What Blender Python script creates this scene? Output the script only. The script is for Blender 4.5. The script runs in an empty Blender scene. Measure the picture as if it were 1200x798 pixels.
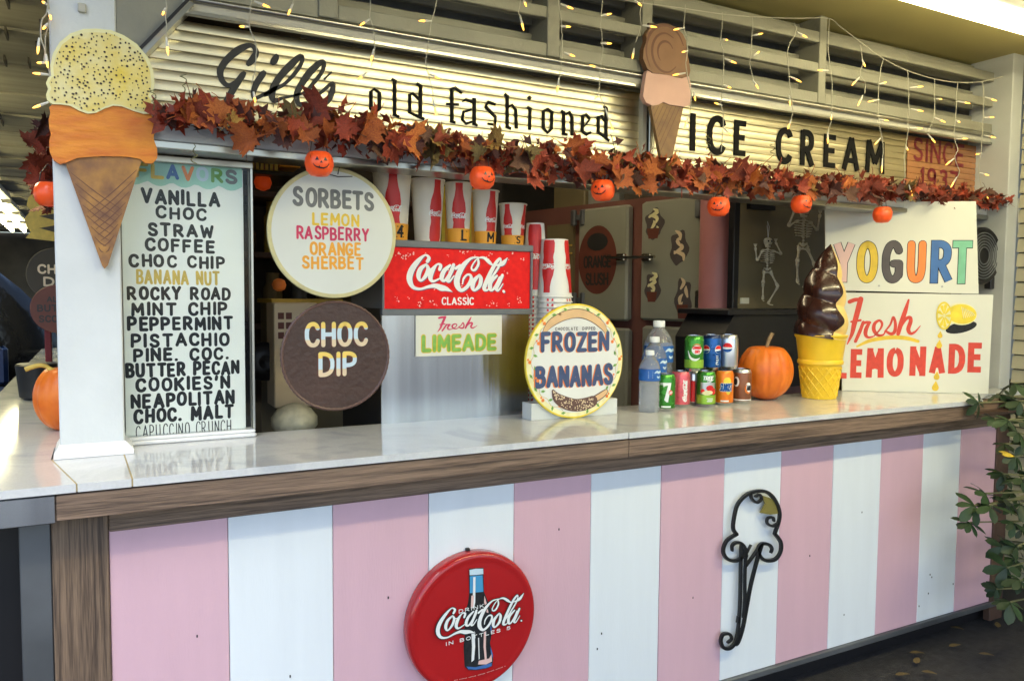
import bpy, bmesh, math, random
from math import sin, cos, pi, radians
from mathutils import Vector, Matrix, Quaternion
from mathutils.geometry import tessellate_polygon
random.seed(7)
S = bpy.context.scene
COL = S.collection

# ------------------------------------------------------------------ camera, world, sun, exposure
cam_d = bpy.data.cameras.new('camera'); cam = bpy.data.objects.new('camera', cam_d); COL.objects.link(cam)
cam_d.sensor_width = 36; cam_d.lens = 27.45; cam_d.clip_end = 500; cam_d.clip_start = .02
YAW, PIT, ROLL = .4875, -.059, .0082
_d = Vector((sin(YAW)*cos(PIT), cos(YAW)*cos(PIT), sin(PIT)))
_r = Vector((cos(YAW), -sin(YAW), 0)); _u = _r.cross(_d)
_r2 = _r*cos(ROLL)+_u*sin(ROLL); _u2 = -_r*sin(ROLL)+_u*cos(ROLL)
m = Matrix((_r2, _u2, -_d)).transposed().to_4x4()
m.translation = Vector((-0.0095, -1.833, 1.3295))
cam.matrix_world = m
S.camera = cam
W = bpy.data.worlds.new('World'); S.world = W; W.use_nodes = True
nt = W.node_tree; nt.nodes.clear()
sky = nt.nodes.new('ShaderNodeTexSky'); sky.sky_type = 'NISHITA'; sky.sun_disc = False
SUN_EL, SUN_ROT = radians(52), radians(205)
sky.sun_elevation = SUN_EL; sky.sun_rotation = SUN_ROT
bg = nt.nodes.new('ShaderNodeBackground'); bg.inputs[1].default_value = .15
wo = nt.nodes.new('ShaderNodeOutputWorld')
nt.links.new(sky.outputs[0], bg.inputs[0]); nt.links.new(bg.outputs[0], wo.inputs[0])
sd = bpy.data.lights.new('sun', 'SUN'); sd.energy = .6; sd.angle = radians(25); sd.color = (1, .97, .94)
so = bpy.data.objects.new('sun', sd); COL.objects.link(so)
sv = Vector((sin(SUN_ROT)*cos(SUN_EL), cos(SUN_ROT)*cos(SUN_EL), sin(SUN_EL)))
so.rotation_euler = sv.to_track_quat('Z', 'Y').to_euler(); so.location = (0, -6, 8)
S.view_settings.view_transform = 'Standard'; S.view_settings.look = 'None'
S.view_settings.exposure = 1.22; S.view_settings.gamma = 1
S.render.engine = 'CYCLES'
S.cycles.max_bounces = 8; S.cycles.transparent_max_bounces = 12; S.cycles.sample_clamp_indirect = 6

# ------------------------------------------------------------------ materials
def mat(name, c, rough=.6, metal=0, var=.0, vs=8, bump=0, bs=40, c2=None, stretch=None, emit=None, estr=0, trans=0, ior=1.45, alpha=1, coat=0, spec=.5, sub=0):
    m = bpy.data.materials.new(name); m.use_nodes = True
    t = m.node_tree; b = t.nodes['Principled BSDF']
    b.inputs['Base Color'].default_value = (*c, 1); b.inputs['Roughness'].default_value = rough
    b.inputs['Metallic'].default_value = metal; b.inputs['IOR'].default_value = ior
    b.inputs['Transmission Weight'].default_value = trans; b.inputs['Alpha'].default_value = alpha
    b.inputs['Coat Weight'].default_value = coat; b.inputs['Specular IOR Level'].default_value = spec
    if sub:
        b.inputs['Subsurface Weight'].default_value = sub; b.inputs['Subsurface Scale'].default_value = .01
    if emit:
        b.inputs['Emission Color'].default_value = (*emit, 1); b.inputs['Emission Strength'].default_value = estr
    vec = None
    if var or bump:
        tc = t.nodes.new('ShaderNodeTexCoord'); mp = t.nodes.new('ShaderNodeMapping')
        t.links.new(tc.outputs['Object'], mp.inputs[0])
        if stretch: mp.inputs['Scale'].default_value = stretch
        vec = mp.outputs[0]
    if var:
        n = t.nodes.new('ShaderNodeTexNoise'); n.inputs['Scale'].default_value = vs; n.inputs['Detail'].default_value = 6
        t.links.new(vec, n.inputs['Vector'])
        r = t.nodes.new('ShaderNodeValToRGB'); r.color_ramp.elements[0].position = .3; r.color_ramp.elements[1].position = .7
        d = c2 if c2 else tuple(max(0, x*(1-var)) for x in c)
        r.color_ramp.elements[0].color = (*d, 1); r.color_ramp.elements[1].color = (*(c if c2 else tuple(min(1, x*(1+var*.4)) for x in c)), 1)
        t.links.new(n.outputs['Fac'], r.inputs[0]); t.links.new(r.outputs[0], b.inputs['Base Color'])
        mr = t.nodes.new('ShaderNodeMapRange'); mr.inputs['To Min'].default_value = max(0.02, rough-.08); mr.inputs['To Max'].default_value = min(1, rough+.1)
        t.links.new(n.outputs['Fac'], mr.inputs[0]); t.links.new(mr.outputs[0], b.inputs['Roughness'])
    if bump:
        n2 = t.nodes.new('ShaderNodeTexNoise'); n2.inputs['Scale'].default_value = bs; n2.inputs['Detail'].default_value = 4
        t.links.new(vec, n2.inputs['Vector'])
        bp = t.nodes.new('ShaderNodeBump'); bp.inputs['Strength'].default_value = bump; bp.inputs['Distance'].default_value = .01
        t.links.new(n2.outputs['Fac'], bp.inputs['Height']); t.links.new(bp.outputs[0], b.inputs['Normal'])
    return m

def wood(name, c1, c2, axis, scale=1.0):
    m = bpy.data.materials.new(name); m.use_nodes = True; t = m.node_tree; b = t.nodes['Principled BSDF']
    tc = t.nodes.new('ShaderNodeTexCoord'); mp = t.nodes.new('ShaderNodeMapping')
    t.links.new(tc.outputs['Object'], mp.inputs[0])
    s = [95*scale]*3; s['xyz'.index(axis)] = 2.2*scale; mp.inputs['Scale'].default_value = s
    n = t.nodes.new('ShaderNodeTexNoise'); n.inputs['Scale'].default_value = 1; n.inputs['Detail'].default_value = 7; n.inputs['Roughness'].default_value = .65; n.inputs['Distortion'].default_value = .5
    t.links.new(mp.outputs[0], n.inputs['Vector'])
    mp2 = t.nodes.new('ShaderNodeMapping'); s2 = [650*scale]*3; s2['xyz'.index(axis)] = 14*scale; mp2.inputs['Scale'].default_value = s2
    t.links.new(tc.outputs['Object'], mp2.inputs[0])
    n3 = t.nodes.new('ShaderNodeTexNoise'); n3.inputs['Scale'].default_value = 1; t.links.new(mp2.outputs[0], n3.inputs['Vector'])
    mx = t.nodes.new('ShaderNodeMath'); mx.operation = 'ADD'; ml = t.nodes.new('ShaderNodeMath'); ml.operation = 'MULTIPLY'; ml.inputs[1].default_value = .5
    t.links.new(n3.outputs['Fac'], ml.inputs[0]); t.links.new(n.outputs['Fac'], mx.inputs[0]); t.links.new(ml.outputs[0], mx.inputs[1])
    r = t.nodes.new('ShaderNodeValToRGB'); r.color_ramp.elements[0].position = .6; r.color_ramp.elements[1].position = .9
    r.color_ramp.elements[0].color = (*c2, 1); r.color_ramp.elements[1].color = (*c1, 1)
    t.links.new(mx.outputs[0], r.inputs[0]); t.links.new(r.outputs[0], b.inputs['Base Color'])
    b.inputs['Roughness'].default_value = .55
    bp = t.nodes.new('ShaderNodeBump'); bp.inputs['Strength'].default_value = .35; bp.inputs['Distance'].default_value = .003
    t.links.new(mx.outputs[0], bp.inputs['Height']); t.links.new(bp.outputs[0], b.inputs['Normal'])
    return m

def marble():
    m = mat('marble', (.66, .68, .68), .14, spec=.6); t = m.node_tree; b = t.nodes['Principled BSDF']
    tc = t.nodes.new('ShaderNodeTexCoord')
    n = t.nodes.new('ShaderNodeTexNoise'); n.inputs['Scale'].default_value = 3.5; n.inputs['Detail'].default_value = 8; n.inputs['Distortion'].default_value = 2.5
    t.links.new(tc.outputs['Object'], n.inputs['Vector'])
    r = t.nodes.new('ShaderNodeValToRGB'); e = r.color_ramp.elements
    e[0].position = .34; e[0].color = (.56, .58, .59, 1); e[1].position = .5; e[1].color = (.70, .71, .70, 1)
    k = e.new(.7); k.color = (.64, .65, .64, 1)
    t.links.new(n.outputs['Fac'], r.inputs[0])
    n2 = t.nodes.new('ShaderNodeTexNoise'); n2.inputs['Scale'].default_value = 160; t.links.new(tc.outputs['Object'], n2.inputs['Vector'])
    mx = t.nodes.new('ShaderNodeMixRGB'); mx.blend_type = 'MULTIPLY'; mx.inputs[0].default_value = .18
    t.links.new(r.outputs[0], mx.inputs[1]); t.links.new(n2.outputs['Fac'], mx.inputs[2]); t.links.new(mx.outputs[0], b.inputs['Base Color'])
    mr = t.nodes.new('ShaderNodeMapRange'); mr.inputs['To Min'].default_value = .05; mr.inputs['To Max'].default_value = .13
    t.links.new(n.outputs['Fac'], mr.inputs[0]); t.links.new(mr.outputs[0], b.inputs['Roughness'])
    return m

M = {}
M['white'] = mat('white_paint', (.60, .63, .62), .45, var=.10, vs=5, bump=.08, bs=120)
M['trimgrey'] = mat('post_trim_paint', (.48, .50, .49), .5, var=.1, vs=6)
M['postgrey'] = mat('grey_post_paint', (.26, .27, .24), .5, var=.2, vs=6)  # grey tone shared by the right post and the header backing
M['header'] = mat('dimmed_header_paint', (.26, .255, .20), .5, var=.16, vs=5, bump=.12, bs=90)  # grimy white paint with the dimness of the upper zone mixed into its colour
M['cream'] = mat('cream_paint', (.46, .45, .38), .5, var=.14, vs=4, bump=.1, bs=90)
M['white_trim'] = mat('white_trim', (.76, .77, .76), .38, var=.07, vs=14)
M['pink'] = mat('pink_paint', (.65, .42, .485), .42, var=.035, vs=4, bump=.08, bs=60, stretch=(6, 6, .6))
M['pwhite'] = mat('panel_white_paint', (.75, .80, .83), .42, var=.03, vs=4, bump=.05, bs=60, stretch=(6, 6, .6))
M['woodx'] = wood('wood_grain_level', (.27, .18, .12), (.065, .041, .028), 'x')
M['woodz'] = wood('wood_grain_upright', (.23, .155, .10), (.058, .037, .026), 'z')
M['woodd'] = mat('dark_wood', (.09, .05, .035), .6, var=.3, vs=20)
M['marble'] = marble()
M['grout'] = mat('yellowed_caulk', (.42, .33, .16), .7, var=.3, vs=60)
M['steel'] = mat('brushed_steel_reflections', (.54, .56, .57), .22, metal=1, var=.35, vs=1.6, c2=(.33, .33, .33), stretch=(7, 1, .25), bump=.25, bs=3)  # vertical tone bands in the colour stand in for reflections
M['dsteel'] = mat('dull_steel_sheet', (.16, .17, .18), .45, metal=.6, var=.3, vs=4)
M['shutter'] = mat('shutter_aluminium', (.70, .64, .45), .34, metal=1, var=.2, vs=1, stretch=(1.2, 10, 30), bump=.03, bs=6)
M['alu'] = mat('anodised_trim', (.42, .42, .38), .3, metal=1)
M['black'] = mat('black_paint', (.012, .012, .014), .4)
M['concrete'] = mat('pale_bounce_concrete', (.24, .235, .23), .8, var=.2, vs=3, bump=.2, bs=60)
M['tubedim'] = mat('dim_fluorescent_tube', (1, 1, 1), .3, emit=(1, .82, .5), estr=11)
M['sblack'] = mat('sign_black', (.02, .022, .025), .6, var=.5, vs=80, spec=.3)
M['cutblack'] = mat('cut_letter_black', (.008, .008, .008), .75, spec=.15)
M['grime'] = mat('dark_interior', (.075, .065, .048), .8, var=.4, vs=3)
M['asphalt'] = mat('asphalt', (.032, .031, .033), .85, var=.4, vs=30, bump=.5, bs=150)
M['bluefloor'] = mat('blue_grey_floor', (.035, .04, .06), .5, var=.3, vs=6)
M['red'] = mat('enamel_red', (.40, .012, .014), .22, coat=.4, var=.08, vs=3)
M['litred'] = mat('printed_red', (.60, .012, .010), .55, var=.35, vs=55, c2=(.44, .006, .008), emit=(.9, .012, .008), estr=.10, spec=.2)
M['pred'] = mat('paint_red', (.62, .055, .03), .5, var=.15, vs=60)
M['cupred'] = mat('cup_red', (.58, .02, .02), .35)
M['cup'] = mat('cup_paper', (.72, .68, .58), .42, var=.05, vs=20)
M['cupw'] = mat('cup_white', (.76, .76, .72), .42)
M['orange'] = mat('label_orange', (.80, .36, .03), .5)
M['lwhite'] = mat('lettering_white', (.80, .82, .80), .4)
M['grey'] = mat('machine_grey', (.14, .15, .16), .4, var=.1, vs=20)
M['brown'] = mat('dip_brown', (.062, .032, .023), .35, var=.25, vs=8, bump=.25, bs=60)
M['brownrim'] = mat('rope_brown', (.11, .06, .05), .4)
M['board'] = mat('sign_board_white', (.68, .70, .64), .35, var=.05, vs=6)
M['board2'] = mat('flavour_board_white', (.84, .86, .80), .35, var=.05, vs=6)
M['rimy'] = mat('rim_yellow', (.62, .56, .28), .5, var=.15, vs=30)
M['bann'] = mat('banana_board', (.72, .73, .70), .4, var=.05, vs=10)
def pane(name, tint, rough=.03, ior=1.45, wave=0):
    m = bpy.data.materials.new(name); m.use_nodes = True; t = m.node_tree; t.nodes.clear()
    o = t.nodes.new('ShaderNodeOutputMaterial'); mx = t.nodes.new('ShaderNodeMixShader'); tr = t.nodes.new('ShaderNodeBsdfTransparent'); g = t.nodes.new('ShaderNodeBsdfGlossy'); f = t.nodes.new('ShaderNodeFresnel')
    tr.inputs[0].default_value = (*tint, 1); g.inputs['Roughness'].default_value = rough; f.inputs[0].default_value = ior
    if wave:
        n = t.nodes.new('ShaderNodeTexNoise'); n.inputs['Scale'].default_value = 60; b = t.nodes.new('ShaderNodeBump'); b.inputs['Strength'].default_value = wave; b.inputs['Distance'].default_value = .01
        tc = t.nodes.new('ShaderNodeTexCoord'); t.links.new(tc.outputs['Object'], n.inputs['Vector']); t.links.new(n.outputs['Fac'], b.inputs['Height'])
        t.links.new(b.outputs[0], g.inputs['Normal']); t.links.new(b.outputs[0], f.inputs['Normal'])
    t.links.new(f.outputs[0], mx.inputs[0]); t.links.new(tr.outputs[0], mx.inputs[1]); t.links.new(g.outputs[0], mx.inputs[2]); t.links.new(mx.outputs[0], o.inputs[0])
    return m
M['glass'] = pane('clear_glass', (.985, .995, .99), .03, 1.2)
M['water'] = mat('clear_plastic_bottle', (.93, .95, .96), .05, trans=.84, ior=1.33, bump=.2, bs=60)
M['label_blue'] = mat('bottle_label_blue', (.02, .12, .42), .35, var=.3, vs=60)
M['pumpkin'] = mat('pumpkin_skin', (.74, .19, .015), .38, var=.22, vs=18, c2=(.60, .11, .01), bump=.1, bs=30)
M['stem'] = mat('pumpkin_stem', (.30, .20, .10), .8, var=.4, vs=30, bump=.5, bs=60)
M['pail'] = mat('plastic_pumpkin', (.85, .10, .02), .3, emit=(1, .09, .012), estr=.05)  # faint emission brightens the plastic; the pails hold no lamp
M['bulb'] = mat('warm_bulb', (1, .7, .25), .3, emit=(1, .42, .04), estr=1.7)
M['wire'] = mat('cream_wire', (.42, .40, .32), .5)
M['socket'] = mat('white_socket', (.62, .62, .56), .4)
M['tube'] = mat('fluorescent_tube', (1, 1, 1), .3, emit=(1, .87, .50), estr=5)
M['tubeout'] = mat('outer_fluorescent_tube', (1, 1, 1), .3, emit=(1, .88, .50), estr=24)
M['tubefar'] = mat('far_fluorescent_tube', (1, 1, 1), .3, emit=(1, .90, .5), estr=16)
M['fridge'] = mat('fridge_door_enamel', (.29, .295, .235), .35, var=.12, vs=3)
M['fframe'] = mat('fridge_frame_maroon', (.20, .085, .07), .45, var=.2, vs=4)
M['fpink'] = mat('dusty_pink_post', (.48, .20, .20), .45, var=.15, vs=3)
M['chrome'] = mat('latch_metal', (.55, .52, .45), .25, metal=1)
M['slush'] = mat('slush_oval', (.15, .045, .03), .5, var=.2, vs=12)
M['dslush'] = mat('slush_letters', (.03, .03, .028), .5)
M['skull'] = mat('skeleton_plastic', (.70, .66, .52), .5, var=.3, vs=80, bump=.4, bs=90)
M['olive'] = mat('dim_olive_board', (.21, .17, .09), .5, var=.2, vs=3)
M['choc'] = mat('chocolate_gloss', (.036, .012, .008), .25, coat=.3, var=.2, vs=8)
M['vanilla'] = mat('vanilla_swirl', (.78, .56, .18), .4, sub=.05)
M['waferY'] = mat('wafer_yellow', (.85, .56, .03), .35, var=.12, vs=10)
M['lemY'] = mat('lemon_yellow', (.85, .66, .05), .5, var=.2, vs=25)
M['squash'] = mat('squash_skin', (.62, .56, .36), .6, var=.3, vs=30)
M['lemL'] = mat('lemon_pale', (.85, .80, .45), .5, var=.2, vs=25)
M['signw'] = mat('sign_cream', (.70, .70, .60), .42, var=.05, vs=4)
M['c_pink'] = mat('letter_pink', (.75, .50, .45), .5); M['c_yel'] = mat('letter_yellow', (.76, .52, .04), .5, var=.15, vs=30)
M['c_dk'] = mat('letter_charcoal', (.09, .075, .075), .5, var=.2, vs=20); M['c_or'] = mat('letter_orange', (.85, .24, .05), .5, var=.1, vs=20)
M['c_bl'] = mat('letter_blue', (.05, .15, .40), .5, var=.15, vs=20); M['c_gr'] = mat('letter_mint', (.20, .52, .33), .5, var=.15, vs=20)
M['c_tan'] = mat('letter_golden', (.62, .44, .08), .5, var=.2, vs=50)
M['c_gold'] = mat('letter_gold_top', (.82, .60, .14), .5); M['c_sky'] = mat('letter_pale_blue', (.55, .68, .75), .5); M['c_sand'] = mat('letter_sand', (.72, .58, .38), .5)
M['c_grey'] = mat('letter_grey', (.16, .17, .17), .55, var=.2, vs=60)
M['c_magenta'] = mat('letter_raspberry', (.55, .03, .10), .5); M['c_lime'] = mat('letter_lime', (.22, .46, .08), .5, var=.25, vs=50)
M['c_navy'] = mat('letter_navy', (.05, .08, .18), .5, var=.2, vs=30); M['neckblue'] = mat('print_bright_blue', (.06, .30, .55), .4); M['mint'] = mat('scallop_mint', (.38, .68, .55), .5)
M['c_leaf'] = mat('painted_leaf_green', (.15, .34, .07), .5)
M['c_tanb'] = mat('banana_tan', (.70, .46, .24), .5, var=.1, vs=30); M['c_choc'] = mat('painted_chocolate', (.12, .06, .05), .5)
M['gills'] = mat('script_dark', (.028, .029, .030), .6, var=.3, vs=12)
M['since'] = mat('since_red', (.15, .008, .014), .5); M['sinceb'] = mat('rust_gloss_panel', (.34, .15, .06), .2, coat=.5, var=.2, vs=3)
M['iron'] = mat('wrought_iron', (.012, .013, .015), .35, bump=.15, bs=60); M['brass'] = mat('olive_patch', (.20, .17, .04), .5)
M['scY'] = mat('painted_scoop_yellow', (.72, .66, .34), .5, var=.3, vs=20, c2=(.70, .52, .05), bump=.2, bs=30)
M['scEdge'] = mat('painted_scoop_edge', (.74, .70, .36), .5); M['chip'] = mat('painted_chip', (.04, .025, .015), .5)
M['scO'] = mat('painted_scoop_orange', (.72, .27, .02), .45, var=.5, vs=11, c2=(.52, .12, .01), stretch=(1, 1, 3.5), bump=.3, bs=25)
M['coneB'] = mat('painted_cone_brown', (.40, .20, .05), .6, var=.5, vs=24, c2=(.15, .07, .04), bump=.3, bs=40)
M['coneD'] = mat('cone_line', (.12, .05, .03), .6)
M['c2brown'] = mat('scoop_cocoa', (.22, .11, .055), .55, var=.3, vs=8); M['c2pink'] = mat('scoop_rose', (.58, .36, .30), .55, var=.1, vs=8)
M['c2cone'] = mat('small_cone_brown', (.25, .14, .05), .5, var=.45, vs=20, c2=(.14, .07, .035))
M['soff'] = mat('soffit_yellow', (.40, .35, .14), .6, var=.1, vs=4)
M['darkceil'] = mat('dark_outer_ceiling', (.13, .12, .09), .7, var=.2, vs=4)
M['plank'] = mat('grey_ceiling_plank', (.34, .31, .22), .7, var=.25, vs=5, stretch=(.3, 3, 1))
M['tarp'] = mat('black_plastic_sheet', (.01, .011, .014), .18, bump=.6, bs=12)
M['siding'] = mat('buff_siding', (.42, .385, .27), .55, var=.1, vs=6)
M['leafg'] = mat('shrub_leaf', (.016, .038, .012), .5, var=.35, vs=30); M['leafg2'] = mat('shrub_leaf_light', (.026, .060, .018), .5, var=.3, vs=30)
M['leafy'] = mat('yellow_leaf', (.6, .42, .04), .5, var=.3, vs=30); M['deadleaf'] = mat('dead_leaf', (.13, .09, .03), .7, var=.4, vs=40); M['twig'] = mat('green_twig', (.16, .16, .07), .7)
GL = []
for i, (c, c2) in enumerate([((.27, .045, .018), (.14, .024, .012)), ((.44, .12, .02), (.25, .05, .015)), ((.11, .035, .025), (.05, .018, .015)), ((.55, .18, .03), (.34, .07, .015)), ((.18, .14, .04), (.11, .06, .02)), ((.38, .055, .022), (.20, .03, .013)), ((.15, .065, .035), (.08, .035, .02)), ((.40, .26, .06), (.26, .12, .03))]):
    GL.append(mat('autumn_leaf_tone', c, .62, var=.3, vs=22, c2=c2, bump=.3, bs=50))

# ------------------------------------------------------------------ mesh building
class MB:
    def __init__(s): s.v = []; s.f = []; s.sm = False
    def add(s, vs, fs):
        o = len(s.v); s.v += [tuple(x) for x in vs]; s.f += [tuple(i+o for i in f) for f in fs]; return s
    def box(s, a, b, bev=0):
        x0, y0, z0 = a; x1, y1, z1 = b
        if bev:
            e = bev; pts = []
            for z, k in ((z0, e), (z0+e, 0), (z1-e, 0), (z1, e)):
                X0, X1, Y0, Y1 = x0+k, x1-k, y0+k, y1-k
                pts += [(X0+e, Y0, z), (X1-e, Y0, z), (X1, Y0+e, z), (X1, Y1-e, z), (X1-e, Y1, z), (X0+e, Y1, z), (X0, Y1-e, z), (X0, Y0+e, z)]
            fs = [tuple(range(7, -1, -1)), tuple(range(24, 32))]
            for r in range(3):
                for k in range(8): fs.append((r*8+k, r*8+(k+1) % 8, r*8+8+(k+1) % 8, r*8+8+k))
            return s.add(pts, fs)
        v = [(x0, y0, z0), (x1, y0, z0), (x1, y1, z0), (x0, y1, z0), (x0, y0, z1), (x1, y0, z1), (x1, y1, z1), (x0, y1, z1)]
        return s.add(v, [(3, 2, 1, 0), (4, 5, 6, 7), (0, 1, 5, 4), (1, 2, 6, 5), (2, 3, 7, 6), (3, 0, 4, 7)])
    def prism(s, pts, y0, y1, axis='y'):
        n = len(pts)
        def f(p, t): return {'y': (p[0], t, p[1]), 'z': (p[0], p[1], t), 'x': (t, p[0], p[1])}[axis]
        tr = tessellate_polygon([[Vector((p[0], p[1], 0)) for p in pts]])
        vs = [f(p, y0) for p in pts]+[f(p, y1) for p in pts]
        fs = [tuple(t) for t in tr]+[tuple(i+n for i in reversed(t)) for t in tr]
        for i in range(n): j = (i+1) % n; fs.append((i, j, j+n, i+n))
        return s.add(vs, fs)
    def lathe(s, prof, c=(0, 0, 0), n=24, ax='z', ripple=None, cap=True):
        vs = []
        for r, h in prof:
            for k in range(n):
                a = 2*pi*k/n; rr = r*(ripple(a, h) if ripple else 1)
                p = (rr*cos(a), rr*sin(a), h)
                if ax == 'y': p = (p[0], p[2], p[1])
                vs.append((c[0]+p[0], c[1]+p[1], c[2]+p[2]))
        fs = []
        for i in range(len(prof)-1):
            for k in range(n): fs.append((i*n+k, i*n+(k+1) % n, (i+1)*n+(k+1) % n, (i+1)*n+k))
        if cap: fs.append(tuple(range(n-1, -1, -1))); fs.append(tuple(range((len(prof)-1)*n, len(prof)*n)))
        return s.add(vs, fs)
    def tube(s, pts, r, n=6, rs=None):
        pts = [Vector(p) for p in pts]; vs = []; fs = []; up = None
        for i, p in enumerate(pts):
            d = (pts[min(i+1, len(pts)-1)]-pts[max(i-1, 0)]).normalized()
            if up is None: up = Vector((0, 0, 1)) if abs(d.z) < .9 else Vector((1, 0, 0))
            a = d.cross(up); 
            if a.length < 1e-4: a = d.cross(Vector((1, .3, .2)))
            a.normalize(); b = d.cross(a).normalized(); up = -b if b.dot(up) < 0 else b
            up = a.cross(d)
            rr = rs[i] if rs else r
            for k in range(n):
                t = 2*pi*k/n; q = p+(a*cos(t)+b*sin(t))*rr; vs.append(q)
        for i in range(len(pts)-1):
            for k in range(n): fs.append((i*n+k, i*n+(k+1) % n, (i+1)*n+(k+1) % n, (i+1)*n+k))
        fs.append(tuple(range(n-1, -1, -1))); fs.append(tuple(range((len(pts)-1)*n, len(pts)*n)))
        return s.add(vs, fs)
    def xf(s, M4):
        s.v = [tuple(M4 @ Vector(v)) for v in s.v]; return s

def put(name, mb, material, parent=None, smooth=False, world=True):
    """link a mesh; vertices are world coordinates and are made local to the parent's origin"""
    if isinstance(mb, MB):
        me = bpy.data.meshes.new(name)
        off = Vector((0, 0, 0))
        if parent is not None and world: off = Vector(parent.get('_o', (0, 0, 0)))
        vs = [(v[0]-off.x, v[1]-off.y, v[2]-off.z) for v in mb.v]
        me.from_pydata(vs, [], mb.f); me.validate(); me.update()
        bm = bmesh.new(); bm.from_mesh(me); bmesh.ops.recalc_face_normals(bm, faces=bm.faces); bm.to_mesh(me); bm.free()
        if smooth:
            for p in me.polygons: p.use_smooth = True
            me.set_sharp_from_angle(angle=radians(smooth if smooth is not True else 45))
        me.materials.append(M[material] if isinstance(material, str) else material)
    else: me = mb
    o = bpy.data.objects.new(name, me); COL.objects.link(o)
    if parent is not None:
        o.parent = parent
        o['_o'] = parent.get('_o', (0., 0., 0.))
    return o
def thing(name, label, cat, loc=(0, 0, 0), rz=0, group=None):
    o = bpy.data.objects.new(name, None); COL.objects.link(o); o.location = loc; o.rotation_euler = (0, 0, rz)
    o.empty_display_size = .05
    o['label'] = label; o['category'] = cat; o['_o'] = tuple(loc) if rz == 0 else (0., 0., 0.)
    if group: o['group'] = group
    return o
def single(name, mb, material, label, cat, smooth=False, group=None):
    o = put(name, mb, material, None, smooth); o['label'] = label; o['category'] = cat
    if group: o['group'] = group
    return o
def dup(root, loc, rz=0, label=None, group=None, skip=()):
    r = root.copy(); COL.objects.link(r); r.location = loc; r.rotation_euler = (0, 0, rz)
    if label: r['label'] = label
    if group: r['group'] = group
    for ch in list(root.children):
        if ch.name.split('.')[0] in skip: continue
        c = ch.copy(); COL.objects.link(c); c.parent = r
        for g in ch.children:
            d = g.copy(); COL.objects.link(d); d.parent = c
    return r
def structure(name, mb, material, smooth=False):
    o = put(name, mb, material, None, smooth); o['kind'] = 'structure'; return o
def box(a, b, bev=0): return MB().box(a, b, bev)

# ------------------------------------------------------------------ brush lettering (real flat paint, a hair proud of the board)
def flatmap(y, ox=0, oz=0): return lambda x, z, k: (ox+x, y-k, oz+z)
def cylmap(r, z0=0, taper=0, a0=-pi/2):
    def f(x, z, k):
        R = r+taper*z+k; a = a0+x/r
        return (R*cos(a), R*sin(a), z0+z)
    return f
class Ink:
    """strokes and fills through a mapping (x, z, lift) -> point"""
    DZ = 2e-5
    def __init__(s, fn, lift=3e-4): s.fn = fn; s.mb = MB(); s.k = 0; s.lift = lift
    def up(s): s.k += 1; return s.lift+(s.k % 40)*s.DZ
    def poly(s, pts):
        k = s.up(); tr = tessellate_polygon([[Vector((p[0], p[1], 0)) for p in pts]])
        s.mb.add([s.fn(p[0], p[1], k) for p in pts], tr)
    def ribbon(s, pts, caps=True):
        """pts (x,z,width)"""
        k = s.up(); L = []; R = []; n = len(pts)
        for i in range(n):
            a = pts[max(i-1, 0)]; b = pts[min(i+1, n-1)]; dx, dz = b[0]-a[0], b[1]-a[1]; d = math.hypot(dx, dz) or 1
            nx, nz = -dz/d, dx/d; w = pts[i][2]/2
            L.append((pts[i][0]+nx*w, pts[i][1]+nz*w)); R.append((pts[i][0]-nx*w, pts[i][1]-nz*w))
        vs = [s.fn(p[0], p[1], k) for p in L+R]; fs = [(i, i+1, n+i+1, n+i) for i in range(n-1)]
        s.mb.add(vs, fs)
        if caps:
            for i, j in ((0, 1), (n-1, n-2)):
                p = pts[i]; q = pts[j]; a = math.atan2(p[1]-q[1], p[0]-q[0]); w = p[2]/2
                if w < 1e-5: continue
                arc = [(p[0]+w*cos(a+t), p[1]+w*sin(a+t)) for t in [pi/2-pi*u/5 for u in range(6)]]
                s.mb.add([s.fn(x, z, k+s.DZ*.5) for x, z in arc], [tuple(range(6))])
    def smooth(s, pts, caps=True, sub=5):
        s.ribbon(spline(pts, sub), caps)
    def line(s, pts, w, square=False):
        for (a, b) in zip(pts[:-1], pts[1:]):
            if square:
                dx, dz = b[0]-a[0], b[1]-a[1]; d = math.hypot(dx, dz) or 1; e = (w/2 if min(abs(dx), abs(dz)) < .15*max(abs(dx), abs(dz)) else w*.18)/d
                s.ribbon([(a[0]-dx*e+(dx+2*dx*e)*u/4, a[1]-dz*e+(dz+2*dz*e)*u/4, w) for u in range(5)], False)
            else: s.ribbon([(a[0], a[1], w), ((a[0]+b[0])/2, (a[1]+b[1])/2, w), (b[0], b[1], w)])
    def fill(s, pts, rows=9, cols=5):
        """fill a shape row by row so that it follows a curved surface"""
        k = s.up(); z0 = min(p[1] for p in pts); z1 = max(p[1] for p in pts); vs = []
        for j in range(rows+1):
            z = z0+(z1-z0)*min(max(j/rows, .012), .988); xs = []
            for a, b in zip(pts, pts[1:]+pts[:1]):
                if (a[1] > z) != (b[1] > z): xs.append(a[0]+(b[0]-a[0])*(z-a[1])/(b[1]-a[1]))
            if not xs: xs = [pts[0][0]]
            vs += [s.fn(min(xs)+(max(xs)-min(xs))*i/cols, z, k) for i in range(cols+1)]
        s.mb.add(vs, [(j*(cols+1)+i, j*(cols+1)+i+1, (j+1)*(cols+1)+i+1, (j+1)*(cols+1)+i) for j in range(rows) for i in range(cols)])
    def disc(s, x, z, r, n=8, sx=1, rot=0):
        k = s.up(); s.mb.add([s.fn(x+r*sx*cos(rot+2*pi*i/n), z+r*sin(rot+2*pi*i/n), k) for i in range(n)], [tuple(range(n))])
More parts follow.
